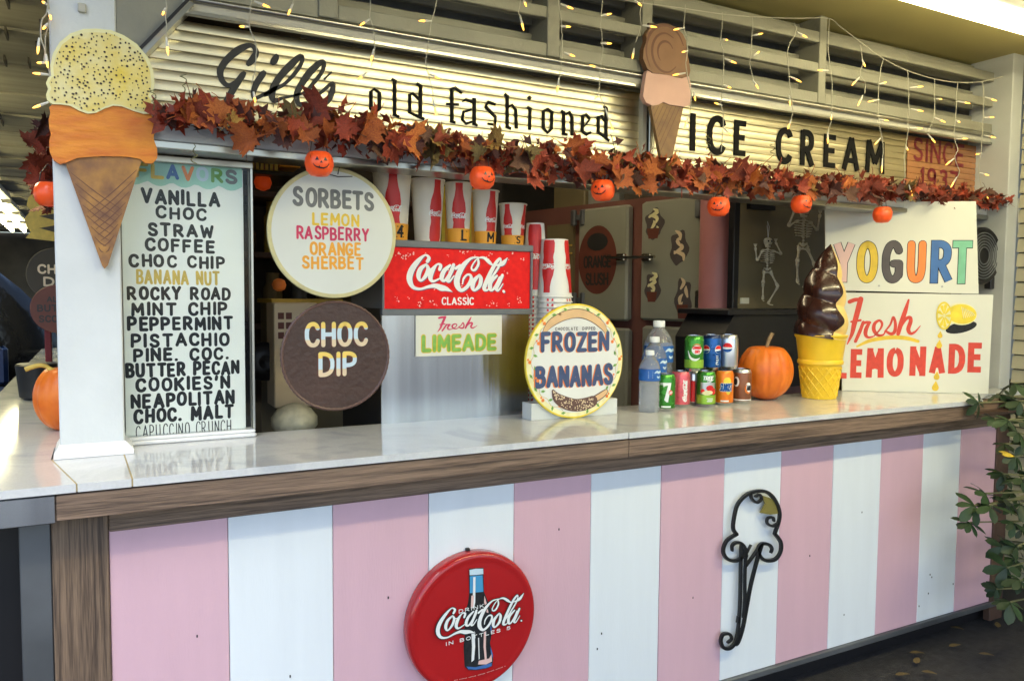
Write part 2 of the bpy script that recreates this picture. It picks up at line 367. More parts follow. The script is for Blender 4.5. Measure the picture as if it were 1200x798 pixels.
def spline(pts, sub=5):
    if len(pts) < 3: return list(pts)
    out = []; n = len(pts)
    for i in range(n-1):
        p0, p1, p2, p3 = pts[max(i-1, 0)], pts[i], pts[i+1], pts[min(i+2, n-1)]
        for u in range(sub):
            t = u/sub
            out.append(tuple(.5*((2*p1[c])+(-p0[c]+p2[c])*t+(2*p0[c]-5*p1[c]+4*p2[c]-p3[c])*t*t+(-p0[c]+3*p1[c]-3*p2[c]+p3[c])*t**3) for c in range(len(p1))))
    out.append(tuple(pts[-1])); return out
def _g(w, *st):
    o = []
    for t in st: o.append((t[0], [tuple(float(a) for a in p.split(',')) for p in t[1:].split()]))
    return (w, o)
GLY = {
 'A': _g(.68, 'l0,0 .34,1 .68,0', 'l.13,.3 .55,.3'), 'B': _g(.56, 'l0,0 0,1', 's0,1 .3,.99 .47,.9 .5,.76 .43,.6 .3,.54 0,.53', 's0,.53 .34,.52 .52,.42 .56,.27 .5,.1 .34,.01 0,0'),
 'C': _g(.58, 's.58,.8 .5,.94 .33,1 .14,.93 .02,.72 0,.5 .02,.28 .14,.07 .33,0 .5,.06 .58,.2'), 'D': _g(.6, 'l0,0 0,1', 's0,1 .26,.99 .48,.88 .59,.66 .6,.5 .59,.34 .48,.12 .26,.01 0,0'),
 'E': _g(.48, 'l0,0 0,1', 'l0,1 .48,1', 'l0,.52 .42,.52', 'l0,0 .48,0'), 'F': _g(.48, 'l0,0 0,1', 'l0,1 .48,1', 'l0,.52 .4,.52'),
 'G': _g(.62, 's.58,.82 .48,.95 .32,1 .14,.93 .02,.72 0,.5 .02,.28 .14,.07 .32,0 .5,.05 .6,.18', 'l.61,.12 .61,.45', 'l.61,.45 .36,.45'),
 'H': _g(.58, 'l0,0 0,1', 'l.58,0 .58,1', 'l0,.5 .58,.5'), 'I': _g(.02, 'l.01,0 .01,1'), 'J': _g(.4, 's.4,1 .4,.25 .3,.03 .12,.02 0,.16'),
 'K': _g(.58, 'l0,0 0,1', 'l0,.42 .54,1', 'l.18,.58 .58,0'), 'L': _g(.46, 'l0,1 0,0', 'l0,0 .46,0'), 'M': _g(.74, 'l0,0 .04,1', 'l.04,1 .37,.3', 'l.37,.3 .7,1', 'l.7,1 .74,0'),
 'N': _g(.58, 'l0,0 0,1', 'l0,1 .58,0', 'l.58,0 .58,1'), 'O': _g(.62, 's.31,1 .13,.93 .02,.72 0,.5 .02,.28 .13,.07 .31,0 .49,.07 .6,.28 .62,.5 .6,.72 .49,.93 .31,1'),
 'P': _g(.54, 'l0,0 0,1', 's0,1 .3,.99 .49,.89 .54,.72 .49,.54 .3,.44 0,.43'), 'R': _g(.58, 'l0,0 0,1', 's0,1 .3,.99 .48,.89 .52,.73 .47,.56 .3,.47 0,.46', 'l.24,.46 .58,0'),
 'S': _g(.54, 's.5,.83 .42,.95 .27,1 .1,.95 .03,.78 .09,.6 .27,.5 .45,.4 .53,.23 .45,.05 .27,0 .1,.05 0,.18'), 'T': _g(.6, 'l0,1 .6,1', 'l.3,1 .3,0'),
 'U': _g(.58, 's0,1 0,.6 .01,.28 .1,.06 .29,0 .48,.06 .57,.28 .58,.6 .58,1'), 'V': _g(.64, 'l0,1 .32,0', 'l.32,0 .64,1'), 'W': _g(.86, 'l0,1 .2,0', 'l.2,0 .43,.8', 'l.43,.8 .66,0', 'l.66,0 .86,1'),
 'Y': _g(.6, 'l0,1 .3,.48', 'l.6,1 .3,.48', 'l.3,.48 .3,0'), 'Z': _g(.54, 'l0,1 .54,1', 'l.54,1 0,0', 'l0,0 .54,0'), 'X': _g(.56, 'l0,0 .56,1', 'l0,1 .56,0'),
 '1': _g(.2, 'l0,.8 .14,1', 'l.14,1 .14,0'), '3': _g(.5, 's.02,.86 .14,.98 .3,1 .46,.9 .46,.65 .22,.54', 's.22,.54 .46,.46 .5,.25 .42,.06 .24,0 .08,.05 0,.16'), '4': _g(.5, 'l.36,0 .36,1', 'l.36,1 0,.32', 'l0,.32 .5,.32'),
 '5': _g(.5, 'l.46,1 .06,1', 'l.06,1 .03,.56', 's.03,.56 .22,.62 .42,.55 .5,.33 .42,.08 .22,0 0,.1'), '7': _g(.5, 'l0,1 .5,1', 'l.5,1 .16,0'), '9': _g(.5, 's.48,.72 .4,.5 .24,.43 .06,.52 0,.72 .06,.92 .24,1 .42,.92 .49,.7 .48,.3 .36,.04 .1,.0'),
 '.': _g(.06, 'l.03,.02 .05,.03'), "'": _g(.08, 'l.06,1 .02,.76'), '&': _g(.6, 's.58,0 .16,.7 .18,.92 .32,1 .44,.88 .36,.66 .1,.4 .04,.16 .2,0 .42,.08 .56,.36'), '-': _g(.3, 'l0,.5 .3,.5'), ' ': _g(.3),
 'o': _g(.5, 's.25,.6 .08,.5 0,.3 .08,.08 .25,0 .42,.08 .5,.3 .42,.5 .25,.6'), 'n': _g(.4, 'l0,0 0,.58', 's0,.4 .12,.56 .28,.57 .38,.44 .4,0'), 'c': _g(.42, 's.4,.5 .25,.6 .06,.48 0,.3 .06,.1 .25,0 .4,.1'), 'e': _g(.46, 'l0,.32 .46,.32', 's.46,.32 .38,.52 .22,.6 .05,.46 0,.3 .06,.1 .24,0 .42,.08')}
def text(ink, s, cx, z0, h, w, sp=.28, fit=None, sx=1, align='c', jit=0, slant=0, rnd=None, square=False, grad=None):
    """lay strokes of s: cap height h (centre lines), stroke width w"""
    rnd = rnd or random.Random(len(s)*7+int(abs(cx)*1000))
    ws = [GLY[c][0] for c in s]; sp_ = sp
    hh = h-w
    tot = sum(ws)*hh*sx+(len(s)-1)*sp*hh*sx
    if fit:
        k = (fit-w)/max(tot, 1e-6); sx *= k; tot *= k
    x = cx-tot/2 if align == 'c' else cx
    for c in s:
        jx, jz, js = rnd.uniform(-jit, jit)*h, rnd.uniform(-jit, jit)*h, 1+rnd.uniform(-jit, jit)
        wj = w*(1+rnd.uniform(-jit, jit)*1.5)
        tl = rnd.uniform(-jit, jit)*.6
        for kind, pts in GLY[c][1]:
            q = [(x+p[0]*hh*sx+(slant+tl)*p[1]*hh+jx, z0+w/2+p[1]*hh*js+jz, wj) for p in pts]
            if kind == 's': ink.smooth(q, caps=not square, sub=4)
            elif square: ink.line([(a[0], a[1]) for a in q], wj, True)
            else: ink.line([(a[0], a[1]) for a in q], wj)
        x += (GLY[c][0]+sp)*hh*sx
COKE = [[(262,175,36),(278,140,36),(240,112,18),(170,170,46),(105,260,62),(82,350,62),(115,430,40),(190,452,24),(270,430,30),(340,420,44),(400,440,60),(450,450,44),(512,480,4)],
 [(250,205,22),(195,250,46),(172,320,48),(195,368,24),(245,320,40),(270,250,40),(250,205,22)], [(262,228,12),(290,250,12),(320,240,12)],
 [(385,255,34),(395,215,34),(360,205,18),(310,270,50),(292,340,48),(320,375,26),(390,345,14)], [(490,215,24),(430,270,44),(405,340,46),(430,370,26),(480,320,40),(520,240,36)],
 [(525,210,34),(495,290,40),(465,360,40),(485,375,22),(530,320,12)], [(548,245,30),(590,218,30)],
 [(775,135,12),(700,145,24),(620,220,50),(565,330,60),(560,410,60),(600,465,36),(660,430,36),(700,360,36),(695,315,26),(660,310,20),(625,350,22),(615,400,12)],
 [(770,150,20),(775,200,26),(745,255,26),(715,262,20),(705,235,18),(735,180,14),(775,142,12),(830,140,26),(880,180,36),(915,210,18),(960,215,16),(1020,195,44),(1065,140,6)],
 [(785,310,20),(730,370,46),(715,430,46),(735,465,24),(785,420,40),(800,350,40),(785,310,20)], [(1000,170,16),(990,148,26),(950,190,34),(900,280,40),(850,390,44),(832,450,40),(865,462,18),(900,420,12)],
 [(1000,170,16),(975,235,24),(905,340,22),(860,400,14)], [(960,320,22),(900,380,40),(890,440,44),(910,465,22),(960,410,36),(990,340,30)], [(1015,315,30),(985,380,38),(955,445,38),(975,465,20),(1020,400,10)], [(1026,474,26),(1030,478,26)]]
def logo(ink, cx, cz, width, slope=0, wk=1, flip=1, part=None):
    k = width/1020
    for st in (COKE if part is None else COKE[part[0]:part[1]]):
        q = []
        for x, y, w in st:
            a, b = (x-560)*k*flip, (295-y)*k*flip
            q.append((cx+a, cz+b+a*slope, w*k*wk))
        ink.smooth(q, sub=4)
def disc_mesh(r, y0, y1, n=64, bev=.002, lip=0):
    prof = [(r-bev, 0), (r, bev), (r, (y1-y0)-bev), (r-bev, y1-y0)]
    mb = MB(); mb.lathe(prof, (0, y0, 0), n, ax='y'); return mb

# ================================================================== THE SETTING
ZC = 0.9491          # counter top
structure('ground', box((-60, -2.6, -.1), (60, .42, 0)), 'asphalt')
structure('bounce_yard', box((-60, -60, -.1), (60, -2.604, .0)), 'concrete')  # unseen pale ground added to bounce light into the stall
structure('courtyard_floor', box((-60, .424, -.1), (60, 60, .0)), 'bluefloor')
CEIL = 2.347
structure('canopy_ceiling', box((-.12, -.268, CEIL), (4.6, .45, CEIL+.06)), 'soff')
structure('shade_canopy', box((-.12, -2.6, CEIL+.002), (4.6, -.27, CEIL+.06)), 'darkceil')  # extended out of view to keep skylight off the stall front
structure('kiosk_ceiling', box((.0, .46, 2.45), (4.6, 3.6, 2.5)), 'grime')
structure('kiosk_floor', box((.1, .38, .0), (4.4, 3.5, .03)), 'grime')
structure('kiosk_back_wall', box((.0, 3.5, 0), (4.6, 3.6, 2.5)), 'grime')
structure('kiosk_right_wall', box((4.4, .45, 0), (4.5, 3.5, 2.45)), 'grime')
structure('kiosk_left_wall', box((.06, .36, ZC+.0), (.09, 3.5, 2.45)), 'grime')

# patio ceiling to the left of the kiosk, planks lying side by side
roof = thing('patio_roof', 'grey plank roof over the patio left of the white post', 'roof', (-.2, 2, 2.5))
y = -.3
k = 0
while y < 17:
    w = .34
    mb = box((-9, y, 2.5+.012*(k % 2)), (-.13, y+w-.008, 2.54+.012*(k % 2)))
    put('plank', mb, 'plank', roof); y += w; k += 1
nails = MB()
rr = random.Random(3)
for i in range(60):
    nx, ny = rr.uniform(-1.6, -.16), rr.uniform(0, 5)
    nails.box((nx, ny, 2.47), (nx+.008, ny+.12, 2.5))
o = put('batten', nails, 'grime', roof); o['kind'] = 'stuff'
beam = single('patio_end_wall', box((-9, 17.1, .01), (.4, 17.2, 2.5)), 'grime', 'dark end wall closing the patio far left', 'wall')  # end wall added down to the ground to shut out bright sky

# ================================================================== SERVING COUNTER
ct = thing('serving_counter', 'pink and white striped serving counter with a marble top and wood trim', 'counter', (1.5, .1, 0))
XS = [-.002, .2455, .4850, .7320, .9775, 1.2265, 1.4770, 1.7265, 1.9735, 2.2220, 2.4700, 2.7060, 2.9340, 3.1650]
XS = [0.0002, 0.2398, 0.479, 0.7262, 0.973, 1.2224, 1.4739, 1.7245, 1.9726, 2.2222, 2.4708, 2.7087, 2.937, 3.1652]
PT, PB = .8226, .1010
for i in range(13):
    put('stripe_panel', MB().box((XS[i]+.0007, (i % 3)*.0006, PB), (XS[i+1]-.0007, .02, PT), .0012), 'pink' if i % 2 == 0 else 'pwhite', ct)
XL = -0.1037; XR = XS[-1]
FT, FB = .9285, .8775      # fascia top, bottom
put('frame_board', MB().box((XL, -.006, .02), (XS[0], .022, FT), .002), 'woodz', ct)
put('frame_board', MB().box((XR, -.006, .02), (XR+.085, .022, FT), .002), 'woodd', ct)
put('frame_board', MB().box((XS[0]+.001, -.0065, PT), (XR-.001, .022, FT), .002), 'woodx', ct)
XF0, XF1, XF2 = -0.09, 1.2902, 2.881
put('fascia_board', MB().box((XF0, -.083, FB), (XF1-.0008, -.060, FT), .0015), 'woodx', ct)
put('fascia_board', MB().box((XF1+.0008, -.0828, FB+.0004), (XF2, -.060, FT), .0015), 'woodx', ct)
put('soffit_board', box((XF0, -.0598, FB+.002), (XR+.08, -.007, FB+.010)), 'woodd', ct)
put('corner_bracket', MB().box((-.42, -.0825, FB-.004), (XF0-.001, -.050, FT+.001), .002), 'steel', ct)
xa, xb = -0.1605, -0.1115
put('steel_corner', MB().box((xa, -.002, .02), (XL-.001, .024, FT), .002), 'dsteel', ct)
put('void_panel', box((xa-.35, .10, .0), (xa+.02, .13, FT)), 'black', ct)  # black sheet stands in for the dark void under the counter end
put('cabinet_back', box((xa+.02, .12, .0), (3.35, .14, FT-.002)), 'black', ct)
put('kick_strip', MB().box((-.12, -.012, .080), (XR+.085, .02, .1005), .002), 'dsteel', ct)
put('kick_board', box((-.12, .05, .006), (XR+.085, .07, .10)), 'black', ct)
# marble slabs, polygons in plan, butted with caulk between
MF = -.0875; MBK = .345; MT = .0165
sx1, sx2, sx3, sx4 = -0.0539, 0.0448, 1.2859, 2.3975
dx = sx1-.055
def slab(pts):
    return put('marble_slab', MB().prism(pts, ZC-MT, ZC, 'z'), 'marble', ct)
g_ = .0016
slab([(-.34, MF), (sx1-g_, MF), (dx-g_, .19), (dx-g_, .345), (.05, .345), (.05, 4.4), (-.34, 4.4)])
slab([(sx1+g_, MF), (sx2-g_, MF), (sx2-.012-g_, .344), (dx+g_, .344), (dx+g_, .19)])
slab([(sx2+g_, MF+.0006), (sx3-g_, MF+.0006), (sx3-.02, MBK), (sx2-.012+g_, MBK)])
slab([(sx3+g_, MF), (sx4-.0006, MF), (sx4, MBK), (sx3-.018, MBK)])
XE = 2.9211
slab([(sx4+.0006, MF+.0004), (XE, MF+.0004), (XE+.04, .0), (3.36, .02), (3.36, MBK), (sx4+.001, MBK)])
ck = MB()
for a, b in (((sx1, MF+.0012), (dx, .19)), ((sx2, MF+.0012), (sx2-.012, .344))):
    n = Vector((b[1]-a[1], a[0]-b[0])).normalized()*.0017
    ck.prism([(a[0]-n.x, a[1]-n.y), (a[0]+n.x, a[1]+n.y), (b[0]+n.x, b[1]+n.y), (b[0]-n.x, b[1]-n.y)], ZC-MT+.001, ZC-.0004, 'z')
put('caulk_joint', ck, 'grout', ct)

# ================================================================== KIOSK FRONT
kf = thing('kiosk_front', 'white painted kiosk front with louvred header, rolled metal shutter and corner posts', 'building', (1.5, .2, 0))
PY_ = .2
PX0, PX1 = -0.0925, 0.0399
po = put('post', MB().box((PX0, PY_, ZC+.001), (PX1, .34, 2.62), .003), 'white', kf)
sk = MB()
for (a, b) in (((PX0-.012, PY_-.018), (PX1+.018, .35)),):
    x0, y0 = a; x1, y1 = b
    v = [(x0, y0, ZC+.0008), (x1, y0, ZC+.0008), (x1, y1, ZC+.0008), (x0, y1, ZC+.0008), (x0, y0, ZC+.012), (x1, y0, ZC+.012), (x1, y1, ZC+.012), (x0, y1, ZC+.012),
         (PX0-.001, PY_-.001, ZC+.03), (PX1+.001, PY_-.001, ZC+.03), (PX1+.001, .341, ZC+.03), (PX0-.001, .341, ZC+.03)]
    sk.add(v, [(0, 1, 5, 4), (1, 2, 6, 5), (2, 3, 7, 6), (3, 0, 4, 7), (4, 5, 9, 8), (5, 6, 10, 9), (6, 7, 11, 10), (7, 4, 8, 11), (8, 9, 10, 11)])
put('post_skirt', sk, 'white_trim', kf)
put('bolt', MB().box((-0.0362, .192, 1.9493), (-0.0194, .2, 1.9695), .002), 'cream', kf)
# clipped corner board: from post diagonal to the header
HB = 2.028     # underside of the louvre frame
d1x, d1z, d2x = 0.0899, 1.8803, 0.2019
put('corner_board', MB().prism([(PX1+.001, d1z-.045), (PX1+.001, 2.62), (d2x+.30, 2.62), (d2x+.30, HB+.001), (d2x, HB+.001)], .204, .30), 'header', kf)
def bar(p, q, w, y0, y1):
    a = Vector((p[0], p[1])); b = Vector((q[0], q[1])); n = (b-a).normalized(); n = Vector((-n.y, n.x))*w
    return MB().prism([(a.x, a.y), (b.x, b.y), (b.x+n.x, b.y+n.y), (a.x+n.x, a.y+n.y)], y0, y1)
put('corner_trim', bar((PX1+.002, d1z-.075), (d2x+.003, HB-.022), .014, .188, .26), 'alu', kf)
put('corner_trim', bar((PX1+.002, d1z-.058), (d2x+.003, HB-.005), .007, .182, .20), 'black', kf)
# louvre: front boards, stiles, set-back boards
XH1 = 3.4307
LX0 = d2x+.301
BZ = [(2.034, 2.070), (2.1425, 2.176), (2.248, 2.286)]
ST = [(LX0, LX0+.05), (1.1776, 1.2202), (1.5233, 1.5635), (2.3186, 2.3561)]
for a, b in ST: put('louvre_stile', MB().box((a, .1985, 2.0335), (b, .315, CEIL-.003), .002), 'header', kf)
edges = [(ST[0][1], ST[1][0]), (ST[1][1], ST[2][0]), (ST[2][1], ST[3][0]), (ST[3][1], XH1)]
for a, b in edges:
    for j, (z0, z1) in enumerate(BZ):
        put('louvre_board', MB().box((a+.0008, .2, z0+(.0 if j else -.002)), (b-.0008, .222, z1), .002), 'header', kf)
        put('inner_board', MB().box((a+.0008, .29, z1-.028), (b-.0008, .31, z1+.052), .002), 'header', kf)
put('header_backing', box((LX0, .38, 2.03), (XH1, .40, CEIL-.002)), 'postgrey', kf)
put('half_round_rail', MB().tube([(d2x-.004, .196, 2.0205), (XH1, .196, 2.0205)], .0075, 10), 'alu', kf, True)
put('header_board', MB().box((d2x-.02, .203, 1.992), (XH1, .23, 2.0315), .001), 'cream', kf)
put('header_trim', MB().box((d2x-.03, .196, 1.984), (XH1, .212, 1.9935), .001), 'alu', kf)
put('shutter_hood', box((PX1+.002, .275, 1.976), (XH1, .36, 1.99)), 'cream', kf)
# rolled metal shutter: interlocking slats, three bays
BT, BB_ = 1.727, 1.666       # beam top, bottom
bays = [(PX1+.003, 1.5705), (1.6298, 2.9154), (2.9207, 3.4394)]
def slat_mesh(x0, x1, z0, h):
    prof = [(.2665, z0), (.2642, z0+.001), (.26385, z0+h*.12), (.26340, z0+h*.32), (.2632, z0+h*.5), (.26335, z0+h*.7), (.2638, z0+h*.88), (.2642, z0+h-.001), (.2665, z0+h)]
    mb = MB(); vs = [(x0, y, z) for y, z in prof]+[(x1, y, z) for y, z in prof]; n = len(prof)
    mb.add(vs, [(i, i+n, i+n+1, i+1) for i in range(n-1)])
    mb.add([(x0, .28, z0), (x1, .28, z0), (x1, .28, z0+h), (x0, .28, z0+h)], [(0, 3, 2, 1)])
    return mb
NS = 11; SH = (1.989-1.715)/NS
for bi, (a, b) in enumerate(bays):
    for i in range(NS): put('shutter_slat', slat_mesh(a, b, 1.715+i*SH, SH-.0004), 'sinceb' if bi == 2 else 'shutter', kf, 40)
gx = 1.563
put('shutter_guide', MB().box((gx+.001, .245, 1.69), (gx+.022, .30, 1.983), .002), 'cream', kf)
put('shutter_guide', MB().box((gx+.026, .238, 1.69), (gx+.046, .30, 1.983), .002), 'alu', kf)
gx2 = 3.4353
for q in range(3): put('shutter_guide', MB().box((gx2+.001+q*.022, .245-.006*(q % 2), 1.66), (gx2+.018+q*.022, .30, 1.983), .002), 'alu' if q != 1 else 'cream', kf)
# beam under the shutter
put('beam', MB().box((PX1+.003, .205, 1.684), (XH1, .30, BT), .003), 'white', kf)
put('beam_moulding', MB().box((PX1+.003, .198, BB_), (XH1, .302, 1.6835), .002), 'alu', kf)
put('beam_moulding', MB().box((PX1+.003, .19, 1.7275), (XH1, .24, 1.737), .002), 'white_trim', kf)
# right post: broad side board then bright edge
rx0, rx1, rx2 = 3.4862, 3.3798, 3.4538
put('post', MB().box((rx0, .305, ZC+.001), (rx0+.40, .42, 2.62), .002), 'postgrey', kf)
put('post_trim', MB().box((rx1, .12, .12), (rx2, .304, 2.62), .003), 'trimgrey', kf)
for k in range(40):
    z0 = .1+k*.062
    put('siding_board', MB().prism([(rx2+.002, z0), (rx2+.019, z0), (rx2+.019, z0+.056), (rx2+.010, z0+.056)], -2.2, .118, 'y'), 'siding', kf)
put('siding_backing', box((rx2+.020, -2.2, .0), (rx2+.12, .118, 2.62)), 'grime', kf)
put('outlet', box((rx1-.075, .297, ZC+.03), (rx1-.04, .304, ZC+.10)), 'white_trim', kf)

# fluorescent fixture under the canopy
def tube_light(x0, x1, label, ty=-.19, tm='tube', cz=CEIL):
    t = thing('fluorescent_light', label, 'light', ((x0+x1)/2, ty, cz-.03), 0, 'fluorescent lights under the canopy')
    put('housing', MB().box((x0, ty-.045, cz-.032), (x1, ty+.045, cz-.001), .004), 'white_trim', t)
    for dy in (-.023, .023):
        put('tube', MB().tube([(x0+.03, ty+dy, cz-.058), (x1-.03, ty+dy, cz-.058)], .019, 14), tm, t, True)
    for xx in (x0, x1-.03): put('end_cap', MB().box((xx, ty-.046, cz-.083), (xx+.029, ty+.046, cz-.03), .004), 'grime' , t)
tube_light(2.02, 3.35, 'bright twin tube fluorescent light under the canopy at top right')
tube_light(.78, 1.98, 'first twin tube light of the outer row whose glow the shutter mirrors', -1.15, 'tubeout')
tube_light(2.02, 3.22, 'second twin tube light of the outer row whose glow the shutter mirrors', -1.15, 'tubeout')
tube_light(.9, 2.2, 'dim tube light on the ceiling inside the kiosk', 1.3, 'tubedim', 2.44)

# far patio lights
for i, (ya_, yb_) in enumerate(((1.2, 2.4), (3.2, 4.4), (5.2, 6.4), (8.2, 9.4), (9.9, 11.1), (11.6, 12.8), (13.3, 14.5))):
    t = thing('ceiling_light', 'yellowish fluorescent strip under the patio roof at far left, ' + ('nearest of the row', 'second nearest of the row', 'third nearest of the row', 'fourth from the camera', 'fifth from the camera', 'sixth from the camera', 'farthest of the row')[i], 'light', (-1.3, ya_, 2.4), 0, 'strip lights under the patio roof')
    xa_ = -1.1448095108728167; xb_ = -1.265847905564587; Ya_ = 10.70203247096306; Yb_ = 17.31358617053326
    for dx_ in (-.10, .08):
        f = lambda y: xa_+(xb_-xa_)*(y-Ya_)/(Yb_-Ya_)+dx_
        put('tube', MB().tube([(f(ya_), ya_, 2.38), (f(yb_), yb_, 2.38)], .03, 8), 'tubefar', t, True)
    put('housing', box((f(ya_)-.25, ya_, 2.42), (f(ya_)+.1, yb_, 2.48)), 'cream', t)

# ================================================================== INTERIOR
# reach-in refrigerator along the right wall
FA = Vector((2.4501, 1.9574)); FD = Vector((0.2038, -0.979))
frz = math.atan2(FD.y, FD.x)
fr = thing('refrigerator', 'old reach-in refrigerator with buff enamel doors in a maroon frame', 'refrigerator', (FA.x, FA.y, 0), frz)
# local x along the face (to the camera), local y into the cabinet (away), outward = -y
def fbox(a, b, y0, y1, bev=.006): return MB().box((a[0], y0, a[1]), (b[0], y1, b[1]), bev)
put('frame', box((-.55, .02, .0), (1.0467, .6, 1.845)), 'fframe', fr)
for bi_, (pa_, pb_, pz_) in enumerate([(-0.312, -0.0483, 1.9963), (-0.0203, 0.2195, 2.0315), (0.2576, 0.7095, 2.0101)]):
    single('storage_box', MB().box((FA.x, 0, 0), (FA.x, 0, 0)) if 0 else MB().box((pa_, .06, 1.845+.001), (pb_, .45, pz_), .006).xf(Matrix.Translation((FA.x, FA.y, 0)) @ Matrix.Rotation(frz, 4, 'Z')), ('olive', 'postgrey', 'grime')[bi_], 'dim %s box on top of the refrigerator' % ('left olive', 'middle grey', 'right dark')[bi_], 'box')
doors = [((-0.0001, 1.1901), (0.3759, 1.8129)), ((0.4676, 1.1995), (0.8843, 1.8163)), ((-0.1785, 0.695), (0.3849, 1.1509)), ((0.4837, 0.7685), (0.9952, 1.1706))]
FD0 = doors[0]
for (a, b) in doors: put('door', fbox(a, b, -.035, .018, .012), 'fridge', fr)
# left lower doors continue to the floor
put('shelf_opening', fbox((-0.3003, 1.1916), (-0.0736, 1.742), .0, .019, .001), 'olive', fr)
for yy in (287, 296):  # golden strips painted as the tube's reflection along the shelf edges
    put('shelf_glint', fbox((-0.269, 1.6122) if yy == 287 else (-0.2682, 1.5663), (-0.0784, 1.6217) if yy == 287 else (-0.0776, 1.5748), -.01, -.001, .001), 'c_tan', fr)
lt = MB(); a = (0.3457, 1.5322); b = (0.5238, 1.5267)
lt.box((a[0]-.03, -.06, a[1]-.02), (a[0]+.03, -.036, a[1]+.02), .005); lt.box((b[0]-.03, -.06, b[1]-.02), (b[0]+.03, -.036, b[1]+.02), .005)
lt.tube([(a[0]-.09, -.07, a[1]), (b[0]+.07, -.07, b[1])], .008, 8)
put('latch', lt, 'chrome', fr)
hn = [(0.8711, 1.7516), (0.8833, 1.3122), (0.0028, 1.7662), (0.0118, 1.2984)]
for i, (hx, hz) in enumerate(hn):
    hb = MB().box((hx-.045, -.06, hz-.045), (hx-.008, -.034, hz+.045), .006); hb.box((hx+.02, -.05, hz-.045), (hx+.05, -.012, hz+.045), .006); hb.box((hx-.01, -.05, hz-.015), (hx+.02, -.038, hz+.015), .003)
    put('hinge', hb, 'chrome' if i == 1 else 'dsteel', fr)
post_p = [(0.9122, 1.523), (1.0279, 1.5193)]
fp = thing('pink_post', 'dusty pink rounded post at the right end of the refrigerator', 'post', (FA.x, FA.y, 0), frz)
put('column', MB().lathe([(.085, 0), (.085, 2.3)], ((post_p[0][0]+post_p[1][0])/2, -.06, 0), 20), 'fpink', fp, True)
def on_fridge(y): return lambda x, z, k: (x, y-k, z)
ov = thing('slush_sign', 'dark red oval orange slush sign on the left refrigerator door', 'sign', (FA.x, FA.y, 0), frz)
ink = Ink(on_fridge(-.0355)); oc = (0.1556, 1.5237); ow = (0.3028, 1.5196); oh = (0.1517, 1.7134)
ow = ow[0]-oc[0]; oh = oh[1]-oc[1]
ink.poly([(oc[0]+ow*cos(2*pi*i/40), oc[1]+oh*sin(2*pi*i/40)) for i in range(40)]); put('oval', ink.mb, 'slush', ov)
ink = Ink(on_fridge(-.0358)); text(ink, 'ORANGE', oc[0], oc[1]-.045, .07, .012, .2, fit=ow*1.45); text(ink, 'SLUSH', oc[0], oc[1]-.14, .07, .012, .2, fit=ow*1.2)
ink.poly([(oc[0]+.08*cos(2*pi*i/14), oc[1]+.10+.05*sin(2*pi*i/14)) for i in range(14)])
put('lettering', ink.mb, 'dslush', ov)
# halloween stickers: sweets in pots and a swirl
def sticker(c, w, h, seed, label, pot=True):
    t = thing('door_sticker', label, 'sticker', (FA.x, FA.y, 0), frz, 'candy stickers on the refrigerator door')
    r_ = random.Random(seed)
    ink = Ink(on_fridge(-.0355)); pts = [(c[0]+w*.5*(1+.18*sin(5*a+seed))*cos(a), c[1]+h*.5*(1+.14*cos(4*a+seed))*sin(a)) for a in [2*pi*i/30 for i in range(30)]]
    ink.poly(pts); put('outline', ink.mb, 'c_dk', t)
    ink = Ink(on_fridge(-.0358))
    for q in range(4):
        ink.ribbon(spline([(c[0]+r_.uniform(-.3, .3)*w, c[1]+(-.35+.2*q)*h, .012), (c[0]+r_.uniform(-.25, .25)*w, c[1]+(-.2+.2*q)*h, .022), (c[0]+r_.uniform(-.3, .3)*w, c[1]+(-.1+.2*q)*h, .008)], 4))
    put('highlight', ink.mb, 'lemL' if seed % 2 else 'c_sand', t)
    if pot:
        ink = Ink(on_fridge(-.0361)); ink.poly([(c[0]-.3*w, c[1]-.5*h), (c[0]+.2*w, c[1]-.5*h), (c[0]+.3*w, c[1]-.15*h), (c[0]-.4*w, c[1]-.15*h)]); put('pot', ink.mb, 'slush', t)
sticker((0.5595, 1.6971), .12, .15, 1, 'dark sticker high on the right refrigerator door'); sticker((0.7216, 1.5676), .11, .17, 2, 'striped sticker in the middle of the right refrigerator door', False)
sticker((0.5562, 1.371), .10, .15, 3, 'sticker low left on the right refrigerator door, with a dark pot'); sticker((0.7547, 1.3152), .10, .20, 4, 'sticker low right on the right refrigerator door, on a rust pot')

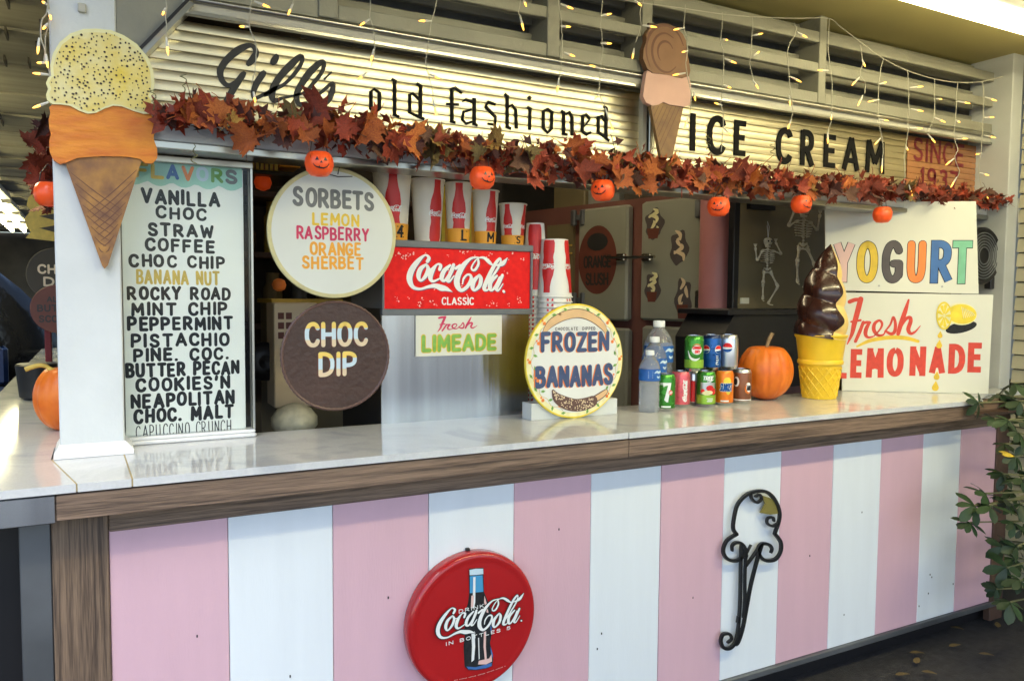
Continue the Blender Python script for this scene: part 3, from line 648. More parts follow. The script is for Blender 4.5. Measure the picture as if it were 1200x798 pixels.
# olive glass panel with skeletons hanging in front
bp_ = thing('backdrop_board', 'dim olive panel behind the hanging skeletons', 'panel', (2.8471, 0.84, 1.2591))
put('sheet', MB().box((2.5737, .84, 1.2631), (3.3705, .86, 1.8574), .003), 'olive', bp_)
put('frame', MB().box((2.5332, .83, 1.2631), (2.5667, .87, 1.8574), .003), 'black', bp_)
put('price_tag', box((2.5845, .834, 1.295), (2.6369, .8385, 1.3224)), 'signw', bp_)
put('clip_rail', box((2.6086, .81, 1.7243), (2.7626, .835, 1.7744)), 'black', bp_)
def bone(mb, a, b, r):
    a = Vector(a); b = Vector(b); pts = [a.lerp(b, t) for t in (0, .12, .3, .7, .88, 1)]
    r *= 1.35; mb.tube(pts, r, 6, [r*1.3, r*1.5, r*.8, r*.8, r*1.5, r*1.3])
def skeleton(c, h, label, arms, mir=1):
    """c: pelvis centre, h: overall height"""
    t = thing('skeleton', label, 'skeleton', c, 0, 'hanging plastic skeletons')
    u = h/7.; x, y, z = c; m_ = mir
    sk_ = MB().lathe([(0.02*u, 0), (.22*u, .02*u), (.26*u, .2*u), (.36*u, .42*u), (.40*u, .65*u), (.30*u, .88*u), (.02*u, .98*u)], (0, 0, 0), 12); sk_.v = [(x+a, y+b*.55, z+2.35*u+d) for a, b, d in sk_.v]
    put('skull', sk_, 'skull', t, True)
    ink = Ink(lambda a, b, k: (x+a, y-.23*u-k, z+2.35*u+b)); 
    for sx_ in (-.15, .15): ink.disc(sx_*u, .6*u, .09*u)
    ink.disc(0, .4*u, .05*u, 3); ink.line([(-.12*u, .2*u), (.12*u, .2*u)], .06*u); put('face', ink.mb, 'black', t)
    b = MB()
    for q in range(9): b.lathe([(.05*u, 0), (.09*u, .1*u), (.05*u, .2*u)], (x, y, z+.2*u+q*.24*u), 6)
    put('spine', b, 'skull', t, True)
    b = MB()
    for q in range(6):
        zz = z+1.95*u-q*.2*u; wd = (.42, .48, .5, .47, .42, .34)[q]*u
        for s_ in (-1, 1):
            b.tube([(x+s_*.05*u, y+.03, zz), (x+s_*wd*.8, y+.02, zz+.02*u), (x+s_*wd, y-.01, zz-.08*u), (x+s_*.12*u, y-.12*u, zz-.16*u)], .045*u, 5)
    put('rib_cage', b, 'skull', t, True)
    b = MB()
    for s_ in (-1, 1):
        b.tube([(x, y, z+.1*u), (x+s_*.3*u, y, z+.32*u), (x+s_*.42*u, y, z+.1*u), (x+s_*.2*u, y, z-.15*u), (x, y, z-.1*u)], .08*u, 6)
    put('pelvis', b, 'skull', t, True)
    for s_, el, ha in arms:
        b = MB(); sh = (x+s_*.5*u, y, z+2.05*u); e = (x+s_*el[0]*u, y, z+el[1]*u); hnd = (x+s_*ha[0]*u, y, z+ha[1]*u)
        bone(b, (x, y, z+2.15*u), sh, .05*u); bone(b, sh, e, .06*u); bone(b, e, hnd, .05*u)
        for f in range(4): b.tube([hnd, (hnd[0]+(f-1.5)*.07*u, y, hnd[2]+.2*u), (hnd[0]+(f-1.5)*.1*u, y, hnd[2]+.36*u)], .028*u, 4)
        put('arm', b, 'skull', t, True)
    for s_, kn, ft in ((-1, (.75, -1.2), (.35, -2.8)), (1, (.7, -1.5), (.15, -3.2))):
        b = MB(); hp = (x+s_*.3*u, y, z); kk = (x+s_*kn[0]*u, y-.02, z+kn[1]*u); fo = (x+s_*ft[0]*u, y, z+ft[1]*u)
        bone(b, hp, kk, .07*u); bone(b, kk, fo, .055*u); b.tube([fo, (fo[0]+s_*.12*u, y-.2*u, fo[2]-.12*u), (fo[0]+s_*.2*u, y-.35*u, fo[2]-.14*u)], .05*u, 5)
        put('leg', b, 'skull', t, True)
    b = MB().tube([(x, y, z+3.3*u), (x-.12*u, y, z+4.4*u), (x-.1*u, y, z+4.9*u), (x+.08*u, y, z+4.4*u), (x+.02*u, y, z+3.35*u)], .02*u, 5)
    put('string', b, 'lwhite', t); t.scale = (1.4, 1.2, 1.0)
skeleton((2.7, 0.79, 1.4442), 0.323, 'smaller plastic skeleton hanging on a white string on the left', ((-1, (1.0, 1.0), (1.2, 2.3)), (1, (1.35, 1.75), (.75, 2.9))))
skeleton((2.8255, 0.7, 1.553), 0.4, 'larger plastic skeleton hanging behind the orange pail nearer the yogurt sign', ((-1, (1.2, 1.6), (.7, 3.0)), (1, (1.1, 1.4), (1.3, 2.7))))

# black till box on the counter back
bb = single('black_box', MB().prism([(2.1899, ZC+.001), (2.84, ZC+.001), (2.84, 1.2642), (2.2533, 1.2642), (2.1806, 1.1564)], .52, .80), 'black', 'black cabinet behind the orange pumpkin on the right', 'cabinet')
put('top_ledge', MB().box((2.198, .50, 1.2543), (2.8265, .81, 1.2752), .002), 'black', bb); bb['_o'] = (0, 0, 0)

# shelf with dark jars and lit things behind the flavour board, popcorn machine
sh = thing('back_shelf', 'dark shelving behind the round signs with jars and orange packets', 'shelf', (.6, 1.1, 0))
for zz in (1.2, 1.45, 1.66): put('shelf', MB().box((.2, 1.0, zz), (1.15, 1.3, zz+.02), .002), 'woodd', sh)
put('back', box((.2, 1.31, .9), (1.6, 1.33, 2.0)), 'grime', sh)
rj = random.Random(5)
for zz in (1.22, 1.47):
    for q in range(9):
        xx = .27+q*.095; r_ = rj.uniform(.025, .04); hh = rj.uniform(.09, .19)
        mm_ = rj.choice(['olive', 'brown', 'slush', 'grey', 'c_tan', 'orange']); o = single('jar', MB().lathe([(r_*.9, 0), (r_, .01), (r_, hh*.7), (r_*.7, hh*.8), (r_*.7, hh)], (xx, 1.1, zz), 12), mm_, 'dim %s jar on the %s dark shelf behind the round signs' % ({'olive': 'olive', 'brown': 'brown', 'slush': 'maroon', 'grey': 'grey', 'c_tan': 'golden', 'orange': 'orange'}[mm_], 'lower' if zz < 1.3 else 'upper'), 'jar', True, 'jars on the back shelf')
pm = thing('popcorn_cabinet', 'buff metal cabinet with small windows behind the brown round sign', 'cabinet', (0.5259, 0.75, 0.9476))
x0, x1, z1 = 0.4927, 0.7844, 1.304
put('body', MB().box((x0, .75, .3), (x1, 1.0, z1), .006), 'olive', pm)
for q in range(3):
    for w_ in range(2): put('window', box((x0+.02+w_*.035, .745, z1-.07-q*.035), (x0+.045+w_*.035, .749, z1-.045-q*.035)), 'slush', pm)
put('top_edge', box((x0-.01, .74, z1-.01), (x1+.01, 1.0, z1+.004)), 'c_tan', pm)
gd = MB()
gc = (0.4986, 0.5, 0.9474)
def rib(a, h): return 1+.07*abs(cos(9*a+h*60))
gd.lathe([(.004, -.045), (.04, -.04), (.06, -.01), (.06, .015), (.045, .038), (.02, .052), (.004, .056)], (0, 0, 0), 40, ripple=rib)
gd.v = [(gc[0]+a*1.05, gc[1]+b, gc[2]+c) for a, b, c in gd.v]
tq = thing('turban_squash', 'pale ridged squash behind the counter under the brown round sign', 'squash', gc)
put('skin', gd, 'squash', tq, True)
dk = single('wheel_disc', MB().lathe([(.005, 0), (.02, -.012), (.024, -.012), (.055, -.004), (.062, .004), (.062, .012)], (0.4535, .7, 1.1107), 28, ax='y'), 'black', 'black disc with a bright hub in the dark left of the round signs', 'disc', True)
# striped halloween poster + orange lamp things up behind the cups
def XP(p): a, b = (1.0962, 1.3847); return a+(p-500)/80*(b-a)
ps = thing('striped_poster', 'orange, yellow and black striped poster behind the row of cups', 'poster', (1.3102, 0.95, 1.6778))
for (pa, pb, mm) in ((500, 512, 'orange'), (512, 517, 'grime'), (517, 521, 'lemY'), (521, 534, 'orange'), (534, 549, 'olive'), (549, 552, 'lemY'), (552, 560, 'orange'), (560, 566, 'black'), (566, 577, 'orange')):
    put('stripe', box((XP(pa), .95+(pa % 3)*.001, 1.3), (XP(pb)-.0005, .97, 1.74)), mm, ps)

# ================================================================== LETTERING ON THE SHUTTER
gs = thing('script_sign', 'dark flowing script name sign at the left of the metal shutter', 'sign', (0.398, 0.255, 1.8162))
def solid_ink(y0, depth, strokes, straight=False):
    """cut-out letters: brush strokes with a real thickness"""
    mb = MB()
    for i, st in enumerate(strokes):
        pts = st if straight or len(st) < 3 else spline(st, 5)
        n = len(pts); L = []; R = []
        for k in range(n):
            a = pts[max(k-1, 0)]; b = pts[min(k+1, n-1)]; dx, dz = b[0]-a[0], b[1]-a[1]; d = math.hypot(dx, dz) or 1
            w = pts[k][2]/2; nx, nz = -dz/d*w, dx/d*w
            if k == 0 and not straight: ex = (-dx/d*w*.6, -dz/d*w*.6)
            elif k == n-1 and not straight: ex = (dx/d*w*.6, dz/d*w*.6)
            else: ex = (0, 0)
            f = .55 if (ex != (0, 0)) else 1
            L.append((pts[k][0]+nx*f+ex[0], pts[k][1]+nz*f+ex[1])); R.append((pts[k][0]-nx*f+ex[0], pts[k][1]-nz*f+ex[1]))
        yf = y0-(i % 7)*.00012
        vs = [(p[0], yf, p[1]) for p in L+R]+[(p[0], y0+depth, p[1]) for p in L+R]; m2 = 2*n
        fs = [(k, k+1, n+k+1, n+k) for k in range(n-1)]
        fs += [(k, k+m2, k+1+m2, k+1) for k in range(n-1)]+[(n+k, n+k+1, n+k+1+m2, n+k+m2) for k in range(n-1)]
        fs += [(0, n, n+m2, m2), (n-1, n-1+m2, 2*n-1+m2, 2*n-1)]
        mb.add(vs, fs)
    return mb
gl = [[(0.3387, 1.9046, 0.01326), (0.3514, 1.921, 0.01654), (0.3585, 1.939, 0.01338), (0.3462, 1.9527, 0.01064), (0.3186, 1.9387, 0.01734), (0.2884, 1.9091, 0.01605), (0.2719, 1.8789, 0.01593), (0.2769, 1.8546, 0.01288), (0.293, 1.8455, 0.01142), (0.3149, 1.8624, 0.01154), (0.3288, 1.8812, 0.01319)], [(0.3274, 1.8796, 0.01424), (0.3093, 1.8505, 0.01621), (0.2927, 1.8203, 0.01505), (0.2761, 1.7903, 0.01081)], [(0.3775, 1.8893, 0.01512), (0.359, 1.8598, 0.01552), (0.3504, 1.8332, 0.01173), (0.3558, 1.8225, 0.00909), (0.3869, 1.8406, 0.00922)], [(0.4099, 1.9353, 0.0137), (0.4033, 1.9229, 0.01694), (0.3984, 1.9159, 0.01363)], [(0.3784, 1.8324, 0.0108), (0.404, 1.8514, 0.01093), (0.4271, 1.8659, 0.00828), (0.4534, 1.8954, 0.01006), (0.4726, 1.9271, 0.01015), (0.4713, 1.9443, 0.0124), (0.4448, 1.9174, 0.01837), (0.4157, 1.8817, 0.01703), (0.3983, 1.8478, 0.01635), (0.4009, 1.8223, 0.01364), (0.4239, 1.8308, 0.00717), (0.45, 1.8399, 0.00558)], [(0.45, 1.8399, 0.00614), (0.4794, 1.8523, 0.00735), (0.5033, 1.8788, 0.01029), (0.5275, 1.9144, 0.0104), (0.5291, 1.9382, 0.01272), (0.5035, 1.9169, 0.01772), (0.4796, 1.8844, 0.01697), (0.4603, 1.847, 0.01514), (0.4645, 1.8213, 0.01236), (0.4851, 1.8267, 0.00737)], [(0.5501, 1.9131, 0.00817), (0.5334, 1.8946, 0.00927)], [(0.494, 1.8307, 0.0074), (0.5271, 1.8613, 0.00867), (0.5546, 1.8855, 0.01053), (0.5514, 1.8584, 0.01519), (0.536, 1.8328, 0.01508), (0.5119, 1.824, 0.01205), (0.4971, 1.8487, 0.00684)]]
for grp in (gl[0:2], gl[2:4], gl[4:5], gl[5:6], gl[6:7], gl[7:8]): put('letter', solid_ink(.2600, .003, grp), 'gills', gs)
ofs = thing('blackletter_sign', 'black gothic lettering reading old fashioned on the bright shutter', 'sign', (1.0067, 0.255, 1.8402))
bl = [[[(0.6598, 1.8776, 0.00976), (0.6597, 1.8291, 0.00976)], [(0.6839, 1.8764, 0.00986), (0.6838, 1.8319, 0.00987)], [(0.6577, 1.8754, 0.00631), (0.6688, 1.8853, 0.00692), (0.6869, 1.8753, 0.00697)], [(0.6576, 1.8317, 0.00689), (0.6717, 1.8219, 0.00693), (0.6868, 1.8342, 0.00697)]], [[(0.7276, 1.9137, 0.01005), (0.7275, 1.8233, 0.01005)], [(0.719, 1.9189, 0.00707), (0.7332, 1.9132, 0.00711)], [(0.7226, 1.8239, 0.00767), (0.7406, 1.8181, 0.00714)]], [[(0.7718, 1.8816, 0.00904), (0.7718, 1.8333, 0.00904)], [(0.7681, 1.8805, 0.00602), (0.7797, 1.8878, 0.00725), (0.8019, 1.8721, 0.00732)], [(0.8041, 1.9106, 0.01038), (0.8029, 1.8221, 0.01038)], [(0.7923, 1.917, 0.0079), (0.8079, 1.9084, 0.00795)], [(0.7687, 1.835, 0.00602), (0.794, 1.827, 0.00791), (0.8148, 1.8202, 0.00798)]], [[(0.8994, 1.911, 0.0108), (0.8997, 1.8239, 0.01081)], [(0.895, 1.9125, 0.00761), (0.9093, 1.9204, 0.0083), (0.9311, 1.9063, 0.00644)], [(0.882, 1.8705, 0.00694), (0.9219, 1.8737, 0.00706)], [(0.8941, 1.8248, 0.00824), (0.9107, 1.8211, 0.00766)]], [[(0.9701, 1.8978, 0.01112), (0.9706, 1.8203, 0.01113)], [(0.9319, 1.8828, 0.00322), (0.943, 1.8908, 0.00776), (0.9678, 1.8862, 0.00784)], [(0.9618, 1.8642, 0.00652), (0.9364, 1.8543, 0.00774), (0.9325, 1.832, 0.00838), (0.945, 1.8218, 0.00777), (0.9705, 1.8325, 0.00654)], [(0.9689, 1.8269, 0.0085), (0.9809, 1.8196, 0.00657)]], [[(1.0396, 1.8878, 0.0074), (1.015, 1.8922, 0.00866), (1.0071, 1.8778, 0.00996), (1.0398, 1.8516, 0.00942), (1.039, 1.8283, 0.00875), (1.0137, 1.8293, 0.00666)]], [[(1.0783, 1.9198, 0.01025), (1.0791, 1.8247, 0.01025)], [(1.0693, 1.9224, 0.00817), (1.083, 1.9135, 0.00821)], [(1.0821, 1.886, 0.00684), (1.0946, 1.8931, 0.00825), (1.1074, 1.8795, 0.00899), (1.1105, 1.8249, 0.00969)], [(1.0755, 1.8275, 0.00819), (1.0917, 1.8233, 0.00756)]], [[(1.1566, 1.8916, 0.00987), (1.1554, 1.8265, 0.00986)], [(1.147, 1.893, 0.00772), (1.1618, 1.8874, 0.00847)], [(1.1539, 1.9279, 0.00211), (1.1544, 1.921, 0.01479), (1.1548, 1.9141, 0.00211)]], [[(1.2031, 1.8868, 0.01005), (1.2037, 1.8363, 0.01005)], [(1.2333, 1.8893, 0.01017), (1.2321, 1.8393, 0.01016)], [(1.2005, 1.8846, 0.00789), (1.2181, 1.8956, 0.00866), (1.2372, 1.8856, 0.00873)], [(1.2019, 1.8368, 0.00861), (1.219, 1.8244, 0.00867), (1.2351, 1.8403, 0.00872)]], [[(1.2754, 1.8925, 0.01107), (1.2764, 1.8251, 0.01108)], [(1.2665, 1.8954, 0.00809), (1.2805, 1.8899, 0.00813)], [(1.2832, 1.8863, 0.00666), (1.2967, 1.8956, 0.00893), (1.3067, 1.8798, 0.01046), (1.3075, 1.8244, 0.01046)], [(1.2705, 1.8271, 0.00884), (1.2907, 1.8259, 0.00742)]], [[(1.3459, 1.8891, 0.01061), (1.3448, 1.8396, 0.01061)], [(1.3432, 1.8872, 0.00833), (1.3578, 1.8954, 0.00914), (1.3728, 1.8819, 0.00919)], [(1.3728, 1.8819, 0.00536), (1.3505, 1.8557, 0.0038)], [(1.3439, 1.8419, 0.00833), (1.3608, 1.833, 0.00915), (1.3775, 1.8414, 0.00691)]], [[(1.4041, 1.8907, 0.01085), (1.4049, 1.8442, 0.01085)], [(1.4009, 1.8903, 0.00774), (1.417, 1.8971, 0.00856), (1.4337, 1.88, 0.0094)], [(1.4341, 1.9241, 0.01097), (1.4347, 1.8265, 0.01097)], [(1.4238, 1.9279, 0.0078), (1.437, 1.9218, 0.00863)], [(1.4346, 1.8288, 0.00784), (1.448, 1.8224, 0.00867)], [(1.4041, 1.8454, 0.00852), (1.4317, 1.8329, 0.00861)]]]
for g in bl: put('letter', solid_ink(.2600, .003, g, True), 'cutblack', ofs)
# ICE CREAM, block letters standing off the shutter
ic = thing('ice_cream_sign', 'black block letters reading ICE CREAM on the bright shutter', 'sign', (2.2406, 0.255, 1.8993))
IC = [('I', [1.7792, 1.8034, 1.9473, 1.8221]), ('C', [1.8546, 1.9397, 1.9492, 1.8202]), ('E', [1.9776, 2.0399, 1.947, 1.8243]), ('C', [2.1822, 2.2642, 1.9429, 1.8173]), ('R', [2.3064, 2.3804, 1.9462, 1.8181]), ('E', [2.4312, 2.5011, 1.9446, 1.8203]), ('A', [2.5323, 2.6314, 1.9433, 1.82]), ('M', [2.6665, 2.7774, 1.9456, 1.8197])]
for c, (xa_, xb_, zt, zb) in IC:
    w = .0225; h_ = zt-zb; st = []; gw = GLY[c][0]
    sx_ = (xb_-xa_-w)/max(gw, .02) if c != 'I' else .001
    for kind, pts in GLY[c][1]:
        q = [(xa_+w/2+p[0]*sx_, zb+w/2*.0+(.5*w if c in 'CEI' and 0 else 0)+p[1]*(h_-0), w) for p in pts]
        if kind == 's': st.append(spline([(a, zb+w*.35+(b-zb)*(1-w*.7/h_), w_) for a, b, w_ in q], 5))
        else:
            for a, b in zip(q[:-1], q[1:]):
                hz = abs(a[1]-b[1]) < .002
                if hz:
                    f = lambda p: min(max(p[1], zb+w*.42), zt-w*.42)
                    st.append([(a[0], f(a), w*.84), (b[0]+(.003 if c == 'E' else 0), f(b), w*.84)])
                else: st.append([a, b])
    put('letter', solid_ink(.2595, .0035, st, True), 'cutblack', ic)
sn = thing('since_sign', 'dark red painted lettering SINCE and a year on the rust coloured end slats', 'sign', (3.1108, 0.256, 1.9319))
ink = Ink(flatmap(.2625))
text(ink, 'SINCE', (2.9579+3.2888)/2, 1.8903, .095, .014, .32, fit=3.2948-2.9579, square=True)
text(ink, '1937', (3.0033+3.2614)/2, 1.7845, .085, .014, .32, fit=3.2614-3.0033, square=True)
put('lettering', ink.mb, 'since', sn)

# ================================================================== FLAVOUR BOARD
CY = .295
cx0, cx1 = PX1+.0015, 0.3533
cz0, cz1 = ZC+.001, 1.664
fl = thing('flavour_board', 'glazed flavour list board beside the white post', 'menu board', ((cx0+cx1)/2, CY, cz0))
bx1 = 0.3305
put('board', MB().box((cx0+.004, .31, cz0+.0195), (bx1, .318, cz1-.018), .001), 'board2', fl)
put('bottom_rail', MB().box((cx0, .283, cz0), (cx1, .34, cz0+.010), .003), 'white_trim', fl)
put('bottom_rail', MB().box((cx0, .288, cz0+.0105), (cx1-.002, .335, cz0+.019), .002), 'white_trim', fl)
put('frame_edge', MB().box((cx1-.0085, .290, cz0+.0195), (cx1-.0015, .305, cz1-.003), .001), 'alu', fl)
put('frame_edge', MB().box((cx1-.0085, .322, cz0+.0195), (cx1-.0015, .334, cz1-.003), .001), 'alu', fl)
put('top_rail', MB().box((cx0, .288, cz1-.016), (cx1, .334, cz1), .002), 'alu', fl)
put('glass_pane', box((cx0+.002, .2925, cz0+.0195), (cx1-.009, .2955, cz1-.017)), 'glass', fl)
LN = [('VANILLA', 0.1813, 0.18500000000000003, 1.5457, 1.5841), ('CHOC', 0.1817, 0.1195, 1.5095, 1.5415), ('STRAW', 0.1801, 0.15340000000000004, 1.4666, 1.5009), ('COFFEE', 0.1765, 0.1633, 1.4279, 1.4622), ('CHOC CHIP', 0.1714, 0.2239, 1.3881, 1.4214), ('BANANA NUT', 0.1717, 0.19619999999999999, 1.3462, 1.3828), ('ROCKY ROAD', 0.1761, 0.24300000000000002, 1.3074, 1.342), ('MINT CHIP', 0.1755, 0.22510000000000002, 1.2685, 1.3031), ('PEPPERMINT', 0.1769, 0.24769999999999998, 1.2306, 1.2664), ('PISTACHIO', 0.1763, 0.23379999999999998, 1.1894, 1.2252), ('PINE. COC.', 0.1772, 0.22509999999999997, 1.1534, 1.1882), ('BUTTER PECAN', 0.1821, 0.2693, 1.1139, 1.151), ("COOKIES'N", 0.1801, 0.22390000000000002, 1.0779, 1.114), ('NEAPOLITAN', 0.1805, 0.2464, 1.0373, 1.0746), ('CHOC. MALT', 0.1809, 0.23660000000000003, 0.9988, 1.0372), ('CAPUCCINO CRUNCH', 0.1803, 0.2247, 0.9625, 0.9955)]
rt = random.Random(11)
for s_, lx, lw, lz, lt_ in LN:
    ink = Ink(flatmap(.31)); h_ = lt_-lz
    thin = s_.startswith('CAPU'); nut = 'NUT' in s_
    text(ink, s_, lx, lz, h_, h_*(.07 if thin else .17 if nut else .218), .42, fit=lw, jit=.035, rnd=rt)
    put('lettering', ink.mb, 'c_tan' if nut else 'sblack', fl)
# scallop banner and FLAVORS
sz1, sz0 = 1.6555, 1.6022
ink = Ink(flatmap(.31)); pts = [(bx1-.002, sz1), (cx0+.006, sz1), (cx0+.006, sz0)]
for i in range(30):
    t = i/29; pts.append((cx0+.006+(bx1-.002-cx0-.006)*t, sz0-.012*abs(sin(pi*5*t))))
ink.poly(pts); put('scallop_banner', ink.mb, 'mint', fl)
FLc = ['c_tan', 'c_yel', 'c_bl', 'c_or', 'c_sky', 'c_leaf', 'c_grey']
fx0, fx1 = 0.0748, 0.3205
for i, c in enumerate('FLAVORS'):
    ink = Ink(flatmap(.31), 6e-4); text(ink, c, fx0+(fx1-fx0)*(i+.5)/7, sz0+.006, .038, .0085, 0, fit=.030, jit=.03); put('lettering', ink.mb, FLc[i], fl)

# ================================================================== ROUND HANGING SIGNS
def disc_thing(name, label, c, r, th, body, group=None):
    t = thing(name, label, 'sign', c, 0, group)
    mb = MB().lathe([(r-.002, 0), (r, .002), (r, th-.002), (r-.002, th)], (c[0], c[1], c[2]), 72, ax='y'); put('board', mb, body, t, 30)
    return t
Y1 = .265
sc = (0.5571, 0.265, 1.4909); sr = (0.7397-0.3881)/2
srb = disc_thing('sorbets_sign', 'white round sorbets list with a pale yellow rim hanging by a wire', sc, sr, .008, 'rimy')
ink = Ink(flatmap(Y1, sc[0], sc[2]), 4e-4); ink.poly([((sr-.011)*cos(2*pi*i/64), (sr-.011)*sin(2*pi*i/64)) for i in range(64)]); put('face', ink.mb, 'board', srb)
for s_, a, b, yt, yb, mm, tw in [('SORBETS', *[0.4477, 0.6704], *[1.6071, 1.5548], 'c_grey', .2), ('LEMON', *[0.4988, 0.6268], *[1.5434, 1.5091], 'c_yel', .19),
     ('RASPBERRY', *[0.4559, 0.6532], *[1.5068, 1.4703], 'c_magenta', .17), ('ORANGE', *[0.4915, 0.6314], *[1.4657, 1.429], 'orange', .19), ('SHERBET', *[0.4709, 0.6384], *[1.4279, 1.3923], 'orange', .19)]:
    ink = Ink(flatmap(Y1), 7e-4); text(ink, s_, (a+b)/2, yb, yt-yb, (yt-yb)*tw, .36, fit=b-a, jit=.03); put('lettering', ink.mb, mm, srb)
wz = sc[2]+sr
put('hanging_wire', MB().tube([(sc[0]+.01, Y1-.004, wz-.02), (sc[0]+.02, Y1-.006, wz+.03), (sc[0]+.005, Y1-.004, 1.70)], .0012, 5), 'black', srb)
put('hanging_wire', MB().tube([(sc[0]-.03, Y1-.003, wz-.018), (sc[0]+.01, Y1-.004, wz-.026), (sc[0]+.05, Y1-.003, wz-.022)], .0012, 5), 'black', srb)
cc = (0.5615, 0.262, 1.1586); cr = (0.7157-0.4194)/2
cd = disc_thing('choc_dip_sign', 'dark brown round choc dip sign hanging below the white round one', cc, cr, .010, 'brown')
rope = MB(); N = 120
rope.tube([((cr-.002)*cos(2*pi*i/N)+cc[0], cc[1]+.001, (cr-.002)*sin(2*pi*i/N)+cc[2]) for i in range(N+1)], .004, 6, [.0038+.0012*(i % 2) for i in range(N+1)])
put('rope_edge', rope, 'brownrim', cd, True)
for s_, a, b, yt, yb in [('CHOC', *[0.4755, 0.6491], *[1.2515, 1.1831]), ('DIP', *[0.5114, 0.6173], *[1.1703, 1.1027])]:
    h_ = yt-yb
    for li, (mm, of, w_) in enumerate((('slush', -.0022, .19), ('c_sky', 0, .165))):
        ink = Ink(flatmap(.262, of, of*.5), 3e-4+li*9e-4); text(ink, s_, (a+b)/2, yb, h_, h_*w_, .3, fit=b-a, rnd=random.Random(4)); put('lettering', ink.mb, mm, cd)
    # gold upper and sandy lower bands of the painted letters: the same strokes, cut to a band
    full = Ink(flatmap(.262), 2.1e-3); text(full, s_, (a+b)/2, yb, h_, h_*.165, .3, fit=b-a, rnd=random.Random(4))
    for lo, hi, mm in ((yb+h_*.74, yt+.01, 'c_gold'), (yb-.01, yb+h_*.3, 'c_sand')):
        me = bpy.data.meshes.new('lettering'); me.from_pydata(full.mb.v, [], full.mb.f)
        bm = bmesh.new(); bm.from_mesh(me)
        bmesh.ops.bisect_plane(bm, geom=bm.verts[:]+bm.edges[:]+bm.faces[:], plane_co=(0, 0, lo), plane_no=(0, 0, -1), clear_outer=True)
        bmesh.ops.bisect_plane(bm, geom=bm.verts[:]+bm.edges[:]+bm.faces[:], plane_co=(0, 0, hi), plane_no=(0, 0, 1), clear_outer=True)
        bm.to_mesh(me); bm.free(); mbb = MB(); mbb.v = [tuple(v.co) for v in me.vertices]; mbb.f = [tuple(p.vertices) for p in me.polygons]
        put('lettering', mbb, mm, cd)

# ================================================================== FOUNTAIN MACHINE
MY = .335
mx0, mx1 = 0.7127, 1.2078
mzt = 1.4839
fm = thing('drink_fountain', 'steel drink fountain with a lit red front panel', 'drink machine', ((mx0+mx1)/2, MY, .9))
put('body', MB().box((mx0+.002, MY+.012, .6), (mx1-.004, MY+.42, mzt-.004), .003), 'black', fm)
put('steel_front', MB().box((mx0, MY, .6), (mx1-.006, MY+.011, 1.2688), .002), 'steel', fm)
zr0, zr1 = 1.2842, 1.4636
put('frame', MB().box((mx0-.002, MY-.012, zr1), (mx1, MY+.30, mzt), .002), 'grey', fm)
put('frame', MB().box((mx0-.002, MY-.012, 1.2662), (mx1, MY+.011, zr0), .002), 'grey', fm)
put('frame', MB().box((mx1-.008, MY-.011, zr0+.0005), (mx1-.0005, MY+.30, zr1-.0005), .001), 'grey', fm)
put('frame', MB().box((mx0-.001, MY-.011, zr0+.0005), (mx0+.006, MY+.30, zr1-.0005), .001), 'grey', fm)
put('red_panel', box((mx0+.0062, MY-.004, zr0+.0006), (mx1-.0082, MY+.004, zr1-.0006)), 'litred', fm)
def coke_trace(y, lift, col, par, dx=0, dz=0, wk=1):
    ink = Ink(flatmap(y, dx, dz), lift)
    for st in CK: ink.smooth([(a, b, w*wk) for a, b, w in st], sub=4)
    put('lettering', ink.mb, col, par)
